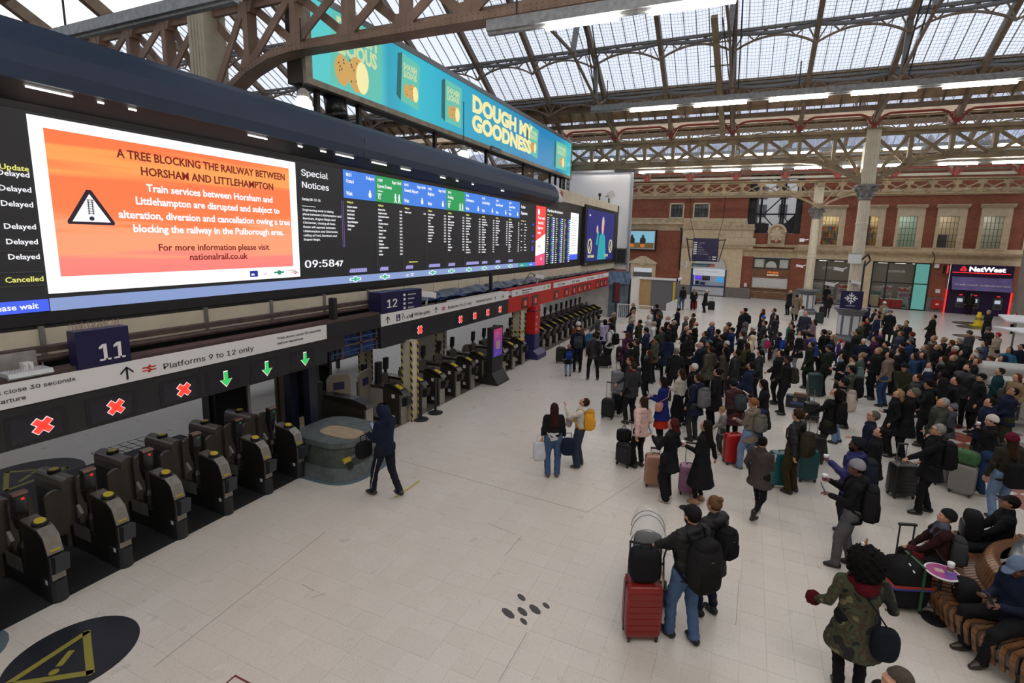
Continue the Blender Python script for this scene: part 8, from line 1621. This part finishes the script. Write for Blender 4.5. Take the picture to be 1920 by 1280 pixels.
p = fl(1764,960,1.28); P = person(p.x+.05,p.y,1.62,178,'seated person in black beanie, maroon coat and grey rucksack by the pink table',c=(.03,.010,.010),hem=.84,kind='cloth',t=K,hair='short',hc=HL,hat='beanie',hatc=K,arms=('lap','lap'),look=12,legs='sit',scarf=(.08,.10,.14)); backpack(P,'grey rucksack on the seated person in the black beanie',(.05,.053,.06),w=.15,h=.22,z=1.12)
bag(P,-.05,.30,.62,'dark red bag on the lap of the seated person in the black beanie',(.09,.008,.012),(.16,.1,.1))
p = fl(1893,934,1.34); P = person(p.x,p.y,1.74,172,'seated person in black flat cap with a rucksack on the lap',c=K,hem=.84,t=K,hair='short',hc=HK,hat='flat',hatc=K,skin='t',arms=('lap','lap'),look=8,legs='sit')
r = thing('backpack', 'black rucksack standing on the lap of the flat capped person', 'backpack', (0,.36,.78), 0, None, P['M']); part(r, 'body', sq((0,0,0),(.18,.12,.24),.5), clothmat(K)); part(r, 'front_pocket', sq((0,.1,-.06),(.13,.05,.13),.5), DARK); held(P,0,'cup','coffee cup held by the flat capped person')
x,y = p.x-.55,p.y+.05; r = thing('suitcase', 'black box case under the rucksack of the flat capped person', 'suitcase', (x,y,0)); part(r, 'body', sq((0,0,.24),(.18,.14,.24),.25), clothmat(K)); part(r, 'wheel', MB().cyl((-.1,-.1,.02),(-.08,-.1,.02),.02,8), BLACK)
p = fl(1921,1052,1.33); P = person(p.x,p.y,1.78,205,'seated person in black with blue and red cap using a phone at the right edge',c=NV,hem=.84,t=K,shoe=(.03,.02,.015),hair='short',hc=HK,hat='cap',hatc=(.12,.17,.26),skin='b',arms=('phone','phone'),look=-35,legs='sit',wide=1.1); held(P,0,'phone','phone of the seated person in the blue and red cap')
r = thing('bag', 'black bag with white badges on the curved bench by the seated person at the edge', 'bag', (2.98,7.75,.46)); part(r, 'body', sq((0,0,.14),(.14,.17,.15),.6), clothmat(K)); part(r, 'badges', (lambda m: [m.cyl((-.13-.005*k,-.02+.03*k,.16+.03*(k%2)),(-.145,-.02+.03*k,.16+.03*(k%2)),.009,8) for k in range(4)] and m)(MB()), WPL)
p = fl(1686,1256,1.78); person(p.x,p.y,1.78,200,'person whose grey brown hair just shows at the bottom edge',c=K,hem=.84,t=K,hair='short',hc=(.07,.055,.045),arms=('pocket','pocket'),look=0)
# ---- kiosk and white panels at the right edge
r = thing('kiosk_roof', 'white sloping kiosk roof panels at the right edge above the crowd', 'kiosk', (9.2,23,0))
part(r, 'upper_panel', MB().quadbox([(-.25,.9,2.45),(1.9,.4,2.45),(2.1,3.0,2.5),(.1,2.6,2.5),(-.25,.9,2.5),(1.9,.4,2.5),(2.1,3.0,2.55),(.1,2.6,2.55)]), WPL); part(r, 'lower_panel', MB().quadbox([(-.9,.1,2.3),(-.75,-1.5,2.35),(1.4,-1.6,2.2),(1.2,.5,2.3),(-.9,.1,2.34),(-.75,-1.5,2.39),(1.4,-1.6,2.24),(1.2,.5,2.34)]), WPL); part(r, 'posts', MB().box(.9,-1.3,0,1.0,-1.2,2.3).box(1.0,.6,0,1.1,.7,2.4).box(1.5,2.5,0,1.6,2.6,2.5).box(.05,1.0,0,.1,1.05,2.4), STEEL)
r = thing('equipment_kiosk', 'grey white kiosk boxes with rounded dark opening at the right edge', 'kiosk', (8.1,19.6,0))
p1 = fl(1887,716,1.35); r.location = (p1.x,p1.y,0)
part(r, 'front_box', sq((.9,.35,.85),(1.1,.45,.55),.25), mat('kiosk_grey', (.33,.33,.31), .5)); part(r, 'rear_box', sq((1.0,1.5,1.2),(1.2,.5,.4),.25), mat('kiosk_grey')); part(r, 'opening', sq((-.02,-.02,.95),(.18,.13,.26),.4), mat('opening_dark', (.05,.05,.05), .5)); part(r, 'seam', MB().box(.3,-.11,.3,.36,-.1,1.4), DARK)
# ---- the crowd: head-top pixel, stature, facing
ST = {}
def q(px,py,H,face,label,**k):
    lab = label; p = fl(px,py,H); QL.append([p.x,p.y,H,face,lab,k])
QL = []; PK=dict(arms=('pocket','pocket')); PH=dict(arms=('phone','pocket'),look=-18); UP=dict(look=24)
def o(**k): return k
GREY=(.06,.062,.066); DG=(.03,.031,.033); NAVY2=(.014,.02,.05); BUR=(.05,.01,.014); TAN=(.24,.17,.10); WH=(.55,.55,.55); MAU=(.18,.13,.13); TEAL=(.02,.11,.12); PURP2=(.06,.015,.05)
q(1187,567,1.86,195,'bald person in black coat with arm on the railing by the white sheeting',hair='bald',hc=HG,arms=('out','pocket'))
q(1187,580,1.68,190,'blonde person in beige jacket below the bald person at the railing',c=(.42,.34,.27),hair='bun',hc=HL)
q(1150,585,1.76,190,'grey haired person in olive jacket in front of the dark totem',c=OL,hair='short',hc=HG,look=10)
q(1123,591,1.68,185,'person with dark bun in grey jumper leaning over a blue case at the far gates',c=GREY,hair='bun',hc=HK,arms=('out','front'),lean=8)
q(1134,598,1.72,150,'staff member in pale lilac hi-vis waistcoat',c=(.42,.38,.55),hair='bob',hc=HK,t=NV)
q(1144,596,1.74,170,'dark haired person in navy and white jacket behind the hi-vis waistcoat',c=NV,hood='down')
q(1084,603,1.72,120,'person in white cap and brown coat at the far gates',c=(.12,.05,.02),hat='beanie',hatc=WH,hem=.6)
q(1085,612,1.78,115,'person in navy jacket with slate rucksack near the red post',c=NV,bp=(.05,.06,.075),hair='bald',hc=HK)
q(1067,645,1.22,110,'child in black coat and pale jeans with bright blue backpack',t=LJ,bp=(.02,.05,.28),hc=HL,hem=.7)
q(1115,623,1.76,115,'person in black leather jacket seen from behind, feet apart',kind='leather',hc=HB,legs='wide',shoe=BR)
q(1146,608,1.76,170,'person in white jacket and black trousers with black backpack',c=WH,bp=K,hc=HK,skin='b',shoe=WH,arms=('pocket','down'))
q(1182,597,1.78,185,'grey haired person with glasses in navy jacket behind the white jacket',c=NAVY2,hair='short',hc=HG,look=20,wide=1.12)
q(1199,599,1.64,160,'person in olive coat with bright pink scarf',c=OL,scarf=(.4,.03,.12),hc=HK)
q(1176,622,1.66,150,'person in purple hooded coat with purple case',c=PURP2,hood='down',hair='bob',hc=HRd,hem=.6)
q(1180,641,1.76,160,'dark haired person in plain black coat left of the teal scarf',hc=HK,hem=.65)
q(1193,637,1.66,170,'person with dark hair clip in black jacket behind the plain black coat',hair='bun',hc=HB)
q(1216,655,1.66,165,'person with long brown hair and teal top under black coat',c=K,hair='long',hc=(.05,.022,.012),scarf=TEAL,hem=.7)
q(1229,629,1.74,170,'person in dark green beanie and grey green jacket with orange lining',c=(.06,.065,.05),hat='beanie',hatc=(.02,.03,.015),scarf=(.3,.08,.03))
q(1212,615,1.72,190,'person in black beanie and navy coat holding up a phone',c=NAVY2,hat='beanie',hatc=K,arms=('phonehi','phone'),look=-5)
q(1224,602,1.76,190,'grey haired person in white jacket with pink hood behind',c=WH,hc=HG,look=22,hood='down')
q(1217,589,1.76,200,'person in a white hooded top turned to the gates',c=WH,hood='up')
q(1234,588,1.76,170,'reddish haired person in black jacket beside the white hood',hc=(.09,.03,.015))
q(1222,579,1.70,170,'brown haired person in grey jumper near the hoarding',c=GREY,hc=HB)
q(1234,571,1.80,140,'person in black cap with grey rucksack near the hoarding',hat='cap',hatc=K,bp=GREY,lean=10)
q(1187,679,1.76,150,'brown haired person with dark red scarf in slate jacket by the silver case',c=DG,scarf=(.12,.008,.012),hc=HB)
q(1252,628,1.70,130,'dark haired person in dark navy hooded coat, back to camera',c=NAVY2,hair='bob',hc=HK,hood='down',hem=.6)
q(1252,592,1.74,190,'balding person in black coat with white hood near the barrier',hair='bald',hc=HG,scarf=WH)
q(1262,600,1.74,190,'grey haired person in black jacket with white stripe',hc=HG,look=20)
q(1271,577,1.70,175,'dark haired person in black and purple coat by the barrier',c=K,hc=HK,scarf=PURP2)
q(1286,592,1.76,185,'grey haired person in grey blazer near the neck pillow',c=GREY,hc=HG,look=10)
q(1299,587,1.76,180,'brown haired person in brown jacket right of the grey blazer',c=BR,hc=HB)
q(1304,603,1.68,200,'person wearing a white and orange neck pillow',c=K,scarf=(.6,.55,.5),hair='bald',hc=HK)
q(1286,610,1.72,190,'bald person in dark coat below the neck pillow',hair='bald',hc=HG,look=20)
q(1291,618,1.70,185,'balding dark haired person in navy jacket in the thick crowd',c=NAVY2,hair='bald',hc=HK,look=20)
q(1334,602,1.80,190,'bald person with glasses in navy puffer jacket',c=(.014,.02,.06),kind='puffer',hair='bald',hc=HG,look=15,wide=1.15)
q(1366,604,1.76,170,'person in grey flat cap and black jacket',hat='cap',hatc=GREY)
q(1360,613,1.66,185,'person with blonde curls in dark jacket left of the navy cap',hair='curly',hc=HL)
q(1372,614,1.76,190,'person in black cap and blue navy jacket, arms folded',c=(.012,.022,.075),hat='cap',hatc=K,arms=('cross','cross'))
q(1391,581,1.78,160,'pinkish balding person in black coat carrying a fluffy white jacket',hair='bald',hc=HL)
q(1397,577,1.80,140,'person in black cap with black backpack behind the fluffy white jacket',hat='cap',hatc=K,bp=K)
q(1396,604,1.78,200,'person with grey hood up in the middle distance',c=(.09,.09,.09),hood='up',skin='b')
q(1411,611,1.70,170,'person in white fluffy hat and black coat',hat='beanie',hatc=WH)
q(1430,579,1.70,180,'dark red haired person in black coat above the blue beanie',hair='bob',hc=HRd,scarf=(.1,.01,.02))
q(1431,592,1.64,175,'person in bright blue beanie and black coat',hat='beanie',hatc=(.03,.12,.45))
q(1451,578,1.82,190,'brown haired person in navy grey coat left of the black coats',c=(.03,.035,.05),hc=HB,hem=.6)
q(1433,601,1.76,185,'dark haired person in grey jacket with rucksack straps',c=DG,hc=HK,look=15)
q(1455,590,1.68,190,'person with black hair in long black padded coat',kind='puffer',hair='long',hc=HK,hem=.5)
q(1435,627,1.25,130,'child in pale teal coat with bright pink rucksack',c=(.20,.24,.24),bp=(.5,.03,.16),hc=HK,hem=.65,t=(.06,.07,.1),hood='down')
q(1352,627,1.76,190,'dark bearded person in black jacket left of the cream hood',hc=HK,skin='t',beard=HK)
q(1362,640,1.62,200,'person in pale grey beanie in the middle of the crowd',hat='beanie',hatc=(.42,.42,.45),look=5)
q(1391,622,1.66,190,'brown haired person with white scarf and dark jacket',hair='bun',hc=HB,scarf=WH)
q(1408,628,1.70,175,'person in cream puffer jacket with fur edged hood up',c=(.55,.47,.30),kind='puffer',hood='up')
q(1400,642,1.66,150,'person with long brown hair in olive sweatshirt and black rucksack',c=(.06,.055,.02),hair='vlong',hc=HB,bp=K)
q(1328,637,1.74,185,'person in teal cap and olive jacket',c=OL,hat='cap',hatc=(.03,.10,.09))
q(1312,641,1.76,165,'grey balding person in dark navy coat, back to camera',c=NV,hair='bald',hc=HG,wide=1.1)
q(1268,652,1.74,120,'close cropped grey haired person in black coat, back to camera',hc=(.14,.13,.12),wide=1.1)
q(1292,627,1.70,140,'person with very long dark hair in black coat, back to camera',hair='vlong',hc=HB,hem=.6)
q(1332,649,1.74,145,'dark haired person in olive padded jacket with shoulder strap',c=(.045,.045,.028),kind='puffer',hc=HB,wide=1.1)
q(1360,650,1.72,150,'person with long dark hair in brown grey coat beside the olive padded jacket',c=(.075,.06,.05),hair='long',hc=HK)
q(1300,682,1.76,180,'white haired person with glasses in black jacket behind the grey backpack',hc=HW,glasses=True)
q(1405,679,1.76,190,'curly dark haired bearded person in navy jacket',c=NAVY2,hair='curly',hc=HK,skin='t',look=20,beard=HK,hood='down')
q(1281,537,1.80,120,'person in black jacket and jeans standing alone near the hoarding',t=JN,hc=HK)
q(1302,541,1.66,110,'blonde person in black with a red case by the exchange booth',hair='long',hc=HL)
q(1324,543,1.70,200,'white haired person in flared black coat beside the exchange booth',hair='short',hc=HW,hem=.55,arms=('out','down'))
q(1482,544,1.84,140,'bald person in black suit left of the beige overcoat',hair='bald',hc=HG,hem=.6)
q(1494,552,1.80,120,'person in beige grey overcoat, back to camera',c=(.16,.135,.10),hc=HK,hem=.45)
q(1501,556,1.66,170,'blonde person in tan coat beside the beige overcoat',c=(.2,.12,.05),hair='long',hc=HL)
q(1503,573,1.70,170,'person in white hooded jacket near the green luggage',c=WH,hair='bun',hc=HB,hood='down')
q(1511,583,1.82,235,'bald person in open navy jacket and grey shirt facing the camera',c=(.03,.035,.05),hair='bald',hc=HG,scarf=(.25,.26,.28),wide=1.2,look=0)
q(1526,598,1.68,175,'brown haired person in mauve coat with phone',c=MAU,hair='bob',hc=HB,arms=('phone','pocket'),hem=.5)
q(1555,551,1.70,250,'person in black coat and leggings standing in the open near the shop',hair='short',hc=HK,tw=.85,hem=.7,skin='b',scarf=(.1,.04,.03))
q(1482,602,1.68,185,'person in teal jacket with brown hair',c=TEAL,hc=HB,look=20)
q(1485,608,1.70,185,'brown haired person in dark brown coat below the teal jacket',c=(.025,.018,.012),hc=HB,hem=.6)
q(1500,620,1.72,185,'person with blue headband and white fleece collar over a black jacket',c=K,hair='bun',hc=HB,scarf=WH,bp=(.07,.04,.05),t=(.2,.22,.25),look=20,turn=0)
q(1544,617,1.74,170,'person in black beanie behind the bright blue jacket',hat='beanie',hatc=K)
q(1530,622,1.74,200,'black haired person in bright blue jacket bending over a case',c=(.012,.04,.22),kind='puffer',hc=HK,lean=22,look=-15)
q(1552,621,1.66,180,'person in taupe hat beside the bright blue jacket',hat='beanie',hatc=(.2,.15,.12))
q(1562,627,1.64,170,'blonde person in navy next to the pedestal',c=NV,hair='long',hc=HL)
q(1574,637,1.15,180,'small child in red hat and purple jacket by the pedestal',c=(.08,.03,.16),hat='pom',hatc=(.35,.01,.01))
q(1555,646,1.78,160,'person in white and navy cap and dark green jacket',c=(.018,.026,.014),hat='cap',hatc=(.02,.03,.07),arms=('drink','pocket'),look=0,wide=1.1)
q(1461,656,1.76,190,'dark haired person in black jacket left of the police style cap',hc=HK,look=22)
q(1477,667,1.80,190,'person in black uniform with white arm badges and peaked cap',hat='cap',hatc=K,skin='b',arms=('clasp','clasp'),bp=(.03,.032,.02),look=12)
q(1460,623,1.50,160,'youngster in navy jacket and pale trousers with blue backpack',c=NV,bp=(.02,.05,.28),t=(.25,.26,.28),hat='beanie',hatc=NV)
q(1619,582,1.66,190,'person in black bobble hat and grey fur scarf',hat='pom',hatc=K,scarf=(.14,.12,.1))
q(1628,570,1.76,160,'dark haired person in navy coat near the shop window',c=NAVY2,hc=HK)
q(1640,579,1.70,190,'brown haired person in dark coat behind the white fleece',hc=HB)
q(1646,583,1.72,190,'person in cream white jacket near the pedestal',c=WH,hc=HB,look=15)
q(1645,590,1.80,180,'dark haired person in long navy coat',c=NAVY2,hc=HK,hem=.5,wide=1.1)
q(1627,595,1.74,180,'person in black and red holding a cup by the pedestal',c=K,scarf=(.35,.02,.02),hc=HB,arms=('phone','phone'))
q(1615,603,1.66,190,'light brown haired person holding a green woven basket',c=(.03,.05,.03),hc=HL,arms=('phone','phone'))
q(1606,617,1.86,175,'tall person in long dark green coat against the pedestal',c=(.016,.02,.012),hem=.45,hat='beanie',hatc=(.03,.03,.02),wide=1.1)
q(1620,635,1.70,250,'white haired smiling person in navy jacket facing the camera',c=NV,hc=HW,look=0)
q(1652,620,1.68,195,'dark haired person with purple scarf in black coat',hair='bun',hc=HK,scarf=(.12,.03,.2))
q(1646,651,1.78,190,'light brown haired person in black jacket, face lit, looking left',hc=HL,look=15)
q(1615,660,1.66,165,'blonde person with beige scarf and grey green coat',c=(.07,.09,.07),hair='bun',hc=HL,scarf=(.3,.22,.15))
q(1600,667,1.72,180,'person in black beanie and navy jacket with cream fleece collar',c=NV,hat='beanie',hatc=K,scarf=(.5,.42,.3),bp=(.10,.17,.16))
q(1670,582,1.78,250,'person in grey beanie and dark overcoat facing the camera',hat='beanie',hatc=(.10,.11,.13),hem=.5,look=0)
q(1658,565,1.70,120,'person in camel coat with pale rucksack by the shop window',c=TAN,hem=.55,hat='beanie',hatc=WH,bp=(.3,.32,.3))
q(1700,601,1.76,230,'dark haired person in black parka with fur collar',scarf=(.14,.1,.06),hc=HK,skin='t',look=5)
q(1684,609,1.68,180,'person in taupe hat and dark green jacket behind the blonde curls',hat='beanie',hatc=(.12,.11,.09),c=(.015,.02,.015))
q(1688,620,1.74,185,'light brown haired person in navy padded coat with white phone',c=NAVY2,kind='puffer',hc=(.12,.06,.03),arms=('phone','pocket'),wide=1.1)
q(1706,635,1.74,185,'bearded person in grey beanie and blue jacket',c=(.014,.03,.09),hat='beanie',hatc=(.07,.08,.09),bp=K,beard=HK)
q(1710,623,1.70,150,'dark curly haired person in black near the parka',hair='curly',hc=HRd)
q(1695,642,1.74,185,'dark haired person looking down in a black coat',hc=HK,look=-20)
q(1686,651,1.70,150,'person with dark brown hair bun and cream collar',hair='bun',hc=HB,scarf=(.4,.35,.3))
q(1733,646,1.70,190,'grey brown haired person in grey jacket left of the blonde ponytail',hc=(.14,.11,.09),c=GREY)
q(1728,661,1.68,190,'brown haired person with raised chin in navy coat',c=NAVY2,hair='bob',hc=HB,look=28)
q(1698,681,1.74,245,'person in black hat and olive coat looking at hands, facing the camera',c=(.025,.028,.014),hat='beanie',hatc=K,skin='t',arms=('clasp','clasp'),look=-20)
q(1751,590,1.82,178,'person in black coat walking alone across the open floor',hem=.6,hc=HK,legs='stride',look=12)
q(1856,581,1.78,195,'grey haired person in black coat reading near the cash machines',hc=HG,arms=('phone','phone'),look=-20)
q(1904,587,1.30,190,'red haired child in white top near the kiosk roofs',c=WH,hair='long',hc=(.25,.05,.015))
q(1820,620,1.78,190,'person in dark grey beanie and grey coat bending to a phone',c=(.035,.037,.04),hat='beanie',hatc=(.05,.05,.055),arms=('phone','phone'),look=-15,wide=1.1)
q(1861,613,1.80,200,'person in grey beanie and black jacket with hands at the chest',hat='beanie',hatc=(.07,.072,.07),arms=('phonehi','phonehi'),look=-15,lean=10)
q(1871,624,1.66,190,'person in bright pink red beanie and beige hood',c=(.3,.25,.19),hat='beanie',hatc=(.40,.02,.05),hood='down',arms=('phone','pocket'))
q(1749,627,1.76,185,'light haired person in brown leather jacket looking up',c=BR,kind='leather',hc=HL,look=25)
q(1769,634,1.66,170,'person with curly blonde hair in black',hair='curly',hc=HL)
q(1784,637,1.68,150,'chestnut haired person seen from behind in black coat',hair='curly',hc=(.10,.04,.012))
q(1799,635,1.74,200,'person with curly grey hair and beard in black jacket',hair='curly',hc=HG,beard=HG)
q(1756,645,1.64,175,'blonde person with ponytail in black coat',hair='pony',hc=HL,look=20)
q(1790,649,1.76,185,'silver haired pink faced person in black coat with red collar',hc=HW,scarf=(.12,.01,.01))
q(1834,652,1.74,180,'person in blue grey beanie behind the off white beanie',hat='beanie',hatc=(.08,.09,.12),c=GREY)
q(1825,662,1.70,190,'person in light grey beanie and black jacket with raised face',hat='beanie',hatc=(.35,.34,.34),look=15)
q(1768,666,1.66,180,'brown haired person with green patterned scarf',scarf=(.15,.18,.16),hair='bob',hc=HB)
q(1786,666,1.68,190,'short blonde haired person in black jacket with badge',hc=HL,look=18)
q(1743,678,1.76,190,'dark haired person with white hood collar over navy coat',c=NAVY2,scarf=WH,hc=HK,arms=('phone','phone'),look=22)
q(1832,671,1.70,190,'chestnut haired person with fringe in black coat',hair='bob',hc=(.11,.04,.015))
q(1861,665,1.72,200,'auburn haired person looking down at hands in black coat',hair='short',hc=HRd,arms=('clasp','phone'),look=-25)
q(1892,650,1.72,215,'person with glasses and brown hair in teal and blue top by the kiosk boxes',c=(.03,.12,.2),hair='bob',hc=HB,glasses=True,look=20)
q(1907,700,1.68,200,'red haired person in tan coat at the right edge',c=TAN,hair='long',hc=(.12,.03,.015),look=10)
q(1915,645,1.72,210,'person in navy at the right edge below the kiosk roofs',c=NV,hc=HK)
q(1766,695,1.74,170,'person with big dark hair in black coat behind the quilted jacket',hair='curly',hc=HK,skin='d')
q(1786,758,1.30,170,'child in grey bobble hat beside the green padded coat',hat='pom',hatc=(.12,.13,.15),c=(.06,.07,.09))
q(1765,715,1.76,130,'person in black hooded coat, back to camera, beside the yellow patches',hood='up')
q(1552,536,1.76,90,'person entering the glazed shop in a dark coat',hem=.6,hc=HK)
q(1527,541,1.76,200,'person in black coat and hood beside the farther pedestal',hood='up',hem=.5)
q(1822,550,1.72,90,'person at the middle cash machine with a turquoise case',hair='short',hc=HL,c=(.02,.02,.015))
q(1255,607,1.74,185,'person in black jacket with folded arms below the grey blazer',hc=HB)
q(1345,618,1.72,180,'person with dark curly hair left of the blonde curls',hair='curly',hc=HK)
q(1320,620,1.76,185,'short haired person in dark grey jacket in the thick crowd',c=DG,hc=HB,look=22)
q(1240,612,1.74,185,'person in charcoal jacket right of the dark green beanie',c=DG,hc=HB,look=15)
q(1580,662,1.66,180,'person with blue and white scarf in the crowd by the pedestal',c=K,scarf=(.2,.25,.4),hair='bob',hc=HK)
q(1640,630,1.70,180,'person in dark plum jacket by the white haired person',c=PURP2,hc=HB)
q(1660,640,1.72,180,'person in black beanie left of the taupe hooded jacket',hat='beanie',hatc=K)
q(1715,660,1.70,180,'person in mid blue hooded jacket',c=(.02,.05,.12),hair='bob',hc=HB,hood='down')
q(1805,655,1.72,180,'person with black hood in the dense crowd at right',hood='up')
q(1845,640,1.70,180,'person in blue padded coat below the grey beanies',c=(.014,.03,.10),kind='puffer',hc=HB)
q(1875,690,1.72,185,'person in dark teal jacket beside the kiosk boxes',c=(.01,.04,.05),hc=HB)
q(1840,700,1.74,180,'person in black cap in the dense crowd behind the quilted jacket',hat='cap',hatc=K)
q(1880,668,1.70,190,'person in dark navy hood near the kiosk boxes',c=NV,hood='up')
q(1425,655,1.72,170,'dark haired person in charcoal coat beside the child with pink rucksack',c=DG,hc=HK)
q(1380,655,1.74,175,'dark haired person in black puffer behind the long brown hair',kind='puffer',hc=HK)
q(1520,640,1.70,175,'person in dark green jacket left of the white and navy cap',c=(.014,.02,.012),hc=HB)
q(1585,640,1.74,170,'person in black hood next to the small child in red',hood='up')
q(1345,690,1.72,165,'dark haired person in black coat by the curly bearded person',hc=HK,hem=.6)
q(1720,700,1.74,178,'person in black padded coat between the jeans and the yellow patches',kind='puffer',hc=HB)
q(1790,705,1.76,180,'tall dark haired person left of the quilted jacket',hc=HK,look=20)
q(1855,745,1.74,185,'dark haired person in navy coat behind the off white beanie drinker',c=NV,hc=HK,look=15)
# keep people apart: move pairs that would touch along their sight lines
for it in range(40):
    mv = False
    fixed = [(P['root'].location.x,P['root'].location.y) for P in PEOPLE]
    for i,a in enumerate(QL):
        for j in range(i+1,len(QL)):
            b = QL[j]; dx,dy = b[0]-a[0],b[1]-a[1]; d = math.hypot(dx,dy)
            if d < .46:
                far_,near_ = (a,b) if math.hypot(a[0],a[1]) > math.hypot(b[0],b[1]) else (b,a); e = (.48-d)*.5/math.hypot(far_[0],far_[1])
                far_[0] *= 1+e; far_[1] *= 1+e; near_[0] *= 1-e; near_[1] *= 1-e; mv = True
        for fx_,fy_ in fixed:
            d = math.hypot(a[0]-fx_,a[1]-fy_)
            if d < .46: e = (.48-d)/math.hypot(a[0],a[1])*(1 if math.hypot(a[0],a[1]) > math.hypot(fx_,fy_) else -1); a[0] *= 1+e; a[1] *= 1+e; mv = True
    if not mv: break
LG = []
for x,y,H,face,lab,k in QL:
    bp = k.pop('bp',None); k.setdefault('look',RND.uniform(6,18)); k.setdefault('wide',1.1); k.setdefault('arms',RND.choice([('pocket','pocket'),('clasp','clasp'),('down','pocket'),('cross','cross'),('pocket','pocket'),('pocket','down')])); k.setdefault('hem',RND.choice([.84,.8,.74,.66]))
    if 'hood' not in k and 'scarf' not in k: k['hood'] = RND.choice([None,'down','down'])
    P = person(x,y,H,face+RND.uniform(-6,6),lab,**k)
    if bp: backpack(P, 'backpack worn by the '+' '.join(lab.replace('person in ','').replace('person ','').split()[:9]), bp, h=.22, straps=math.hypot(x,y) < 22)
# loose luggage in the crowd
def lug(px,py,label,c,kind='soft',w=.4,d=.26,h=.6,hd=0,ang=10,zt=None):
    x,y = F_(px,py); return suitcase(x,y,ang,label,c,w,d,h,hd,kind)
lug(1051,680,'olive green soft suitcase left of the child with the blue backpack',(.025,.028,.016),hd=.3)
lug(1083,680,'dark blue case partly behind the slate rucksack wearer',NV,w=.3,h=.4)
p = fl(1105,660,0); suitcase(p.x-.1,p.y+.4,0,'bright sky blue suitcase held at the far gates',(.04,.25,.50),.42,.26,.72,.2,'soft')
lug(1128,688,'large black holdall on wheels beside the leather jacket',K,w=.6,h=.5); lug(1163,680,'dark maroon suitcase right of the white jacket',(.03,.012,.016),h=.62,hd=.3)
lug(1300,580,'bright red suitcase by the exchange booth',(.5,.02,.012),w=.5,h=.66,hd=.35); lug(1333,582,'black suitcase by the flared black coat',K,w=.5,h=.66,hd=.2)
lug(1448,676,'dark red suitcase beside the child with the pink rucksack',(.05,.008,.012),hd=.3); lug(1525,668,'tan leather suitcase under the bright blue jacket',(.14,.08,.025),'soft',.45,.3,.42); lug(1535,607,'green suitcase with white top near the bald person in grey shirt',(.02,.05,.035),w=.5,h=.7); lug(1542,594,'black suitcase behind the green one',K,w=.5,h=.7)
lug(1368,735,'purple suitcase with raised handle behind the maroon coat',(.06,.012,.05),'hard',hd=.45); lug(1828,583,'turquoise suitcase at the cash machines',(.015,.22,.25),'hard',.5,.3,.75,.3)
lug(1525,742,'tall dark teal suitcase left of the grey green jacket',(.02,.06,.06),'hard',.44,.28,.74); lug(1850,780,'black suitcase with silver handle in the crowd at right',(.03,.012,.012),'soft',.42,.26,.6,.5); lug(1890,875,'dark suitcase frame beside the blue jeans at right',K,'soft',.4,.25,.5)
x,y = F_(1494,763); r = thing('carrier_bag', 'black illustrated shopping bag standing on the floor behind the officer', 'bag', (x,y,0), .1); part(r, 'bag', sq((0,0,.2),(.33,.12,.2),.2), mat('bag_ink', (.02,.025,.035), .4)); part(r, 'print', MB().box(-.22,-.125,.12,.2,-.12,.2), mat('print_blue', (.05,.09,.25), .5)); part(r, 'print', MB().cyl((-.1,-.128,.27),(-.1,-.12,.27),.07,12), mat('print_gold', (.25,.2,.1), .5)); part(r, 'contents', MB().box(-.1,-.08,.38,.25,.08,.46), mat('brown_card', (.2,.1,.05), .8))
bpy.context.view_layer.update()
for t,w in FIT:
    d = t.dimensions.x
    if d > 0:
        t.scale.x *= w/d
        if 'twin' in t: COL.objects[t['twin']].scale.x = t.scale.x
bpy.context.view_layer.update(); dg = bpy.context.evaluated_depsgraph_get()
for t in [o for o in COL.objects if o.type == 'FONT']:
    me = bpy.data.meshes.new_from_object(t.evaluated_get(dg)); nm = t.name
    o = bpy.data.objects.new('lettering', me); COL.objects.link(o); o.parent = t.parent
    o.location = t.location; o.rotation_euler = t.rotation_euler; o.scale = t.scale; bpy.data.objects.remove(t)
print('script time', time.time()-T0)
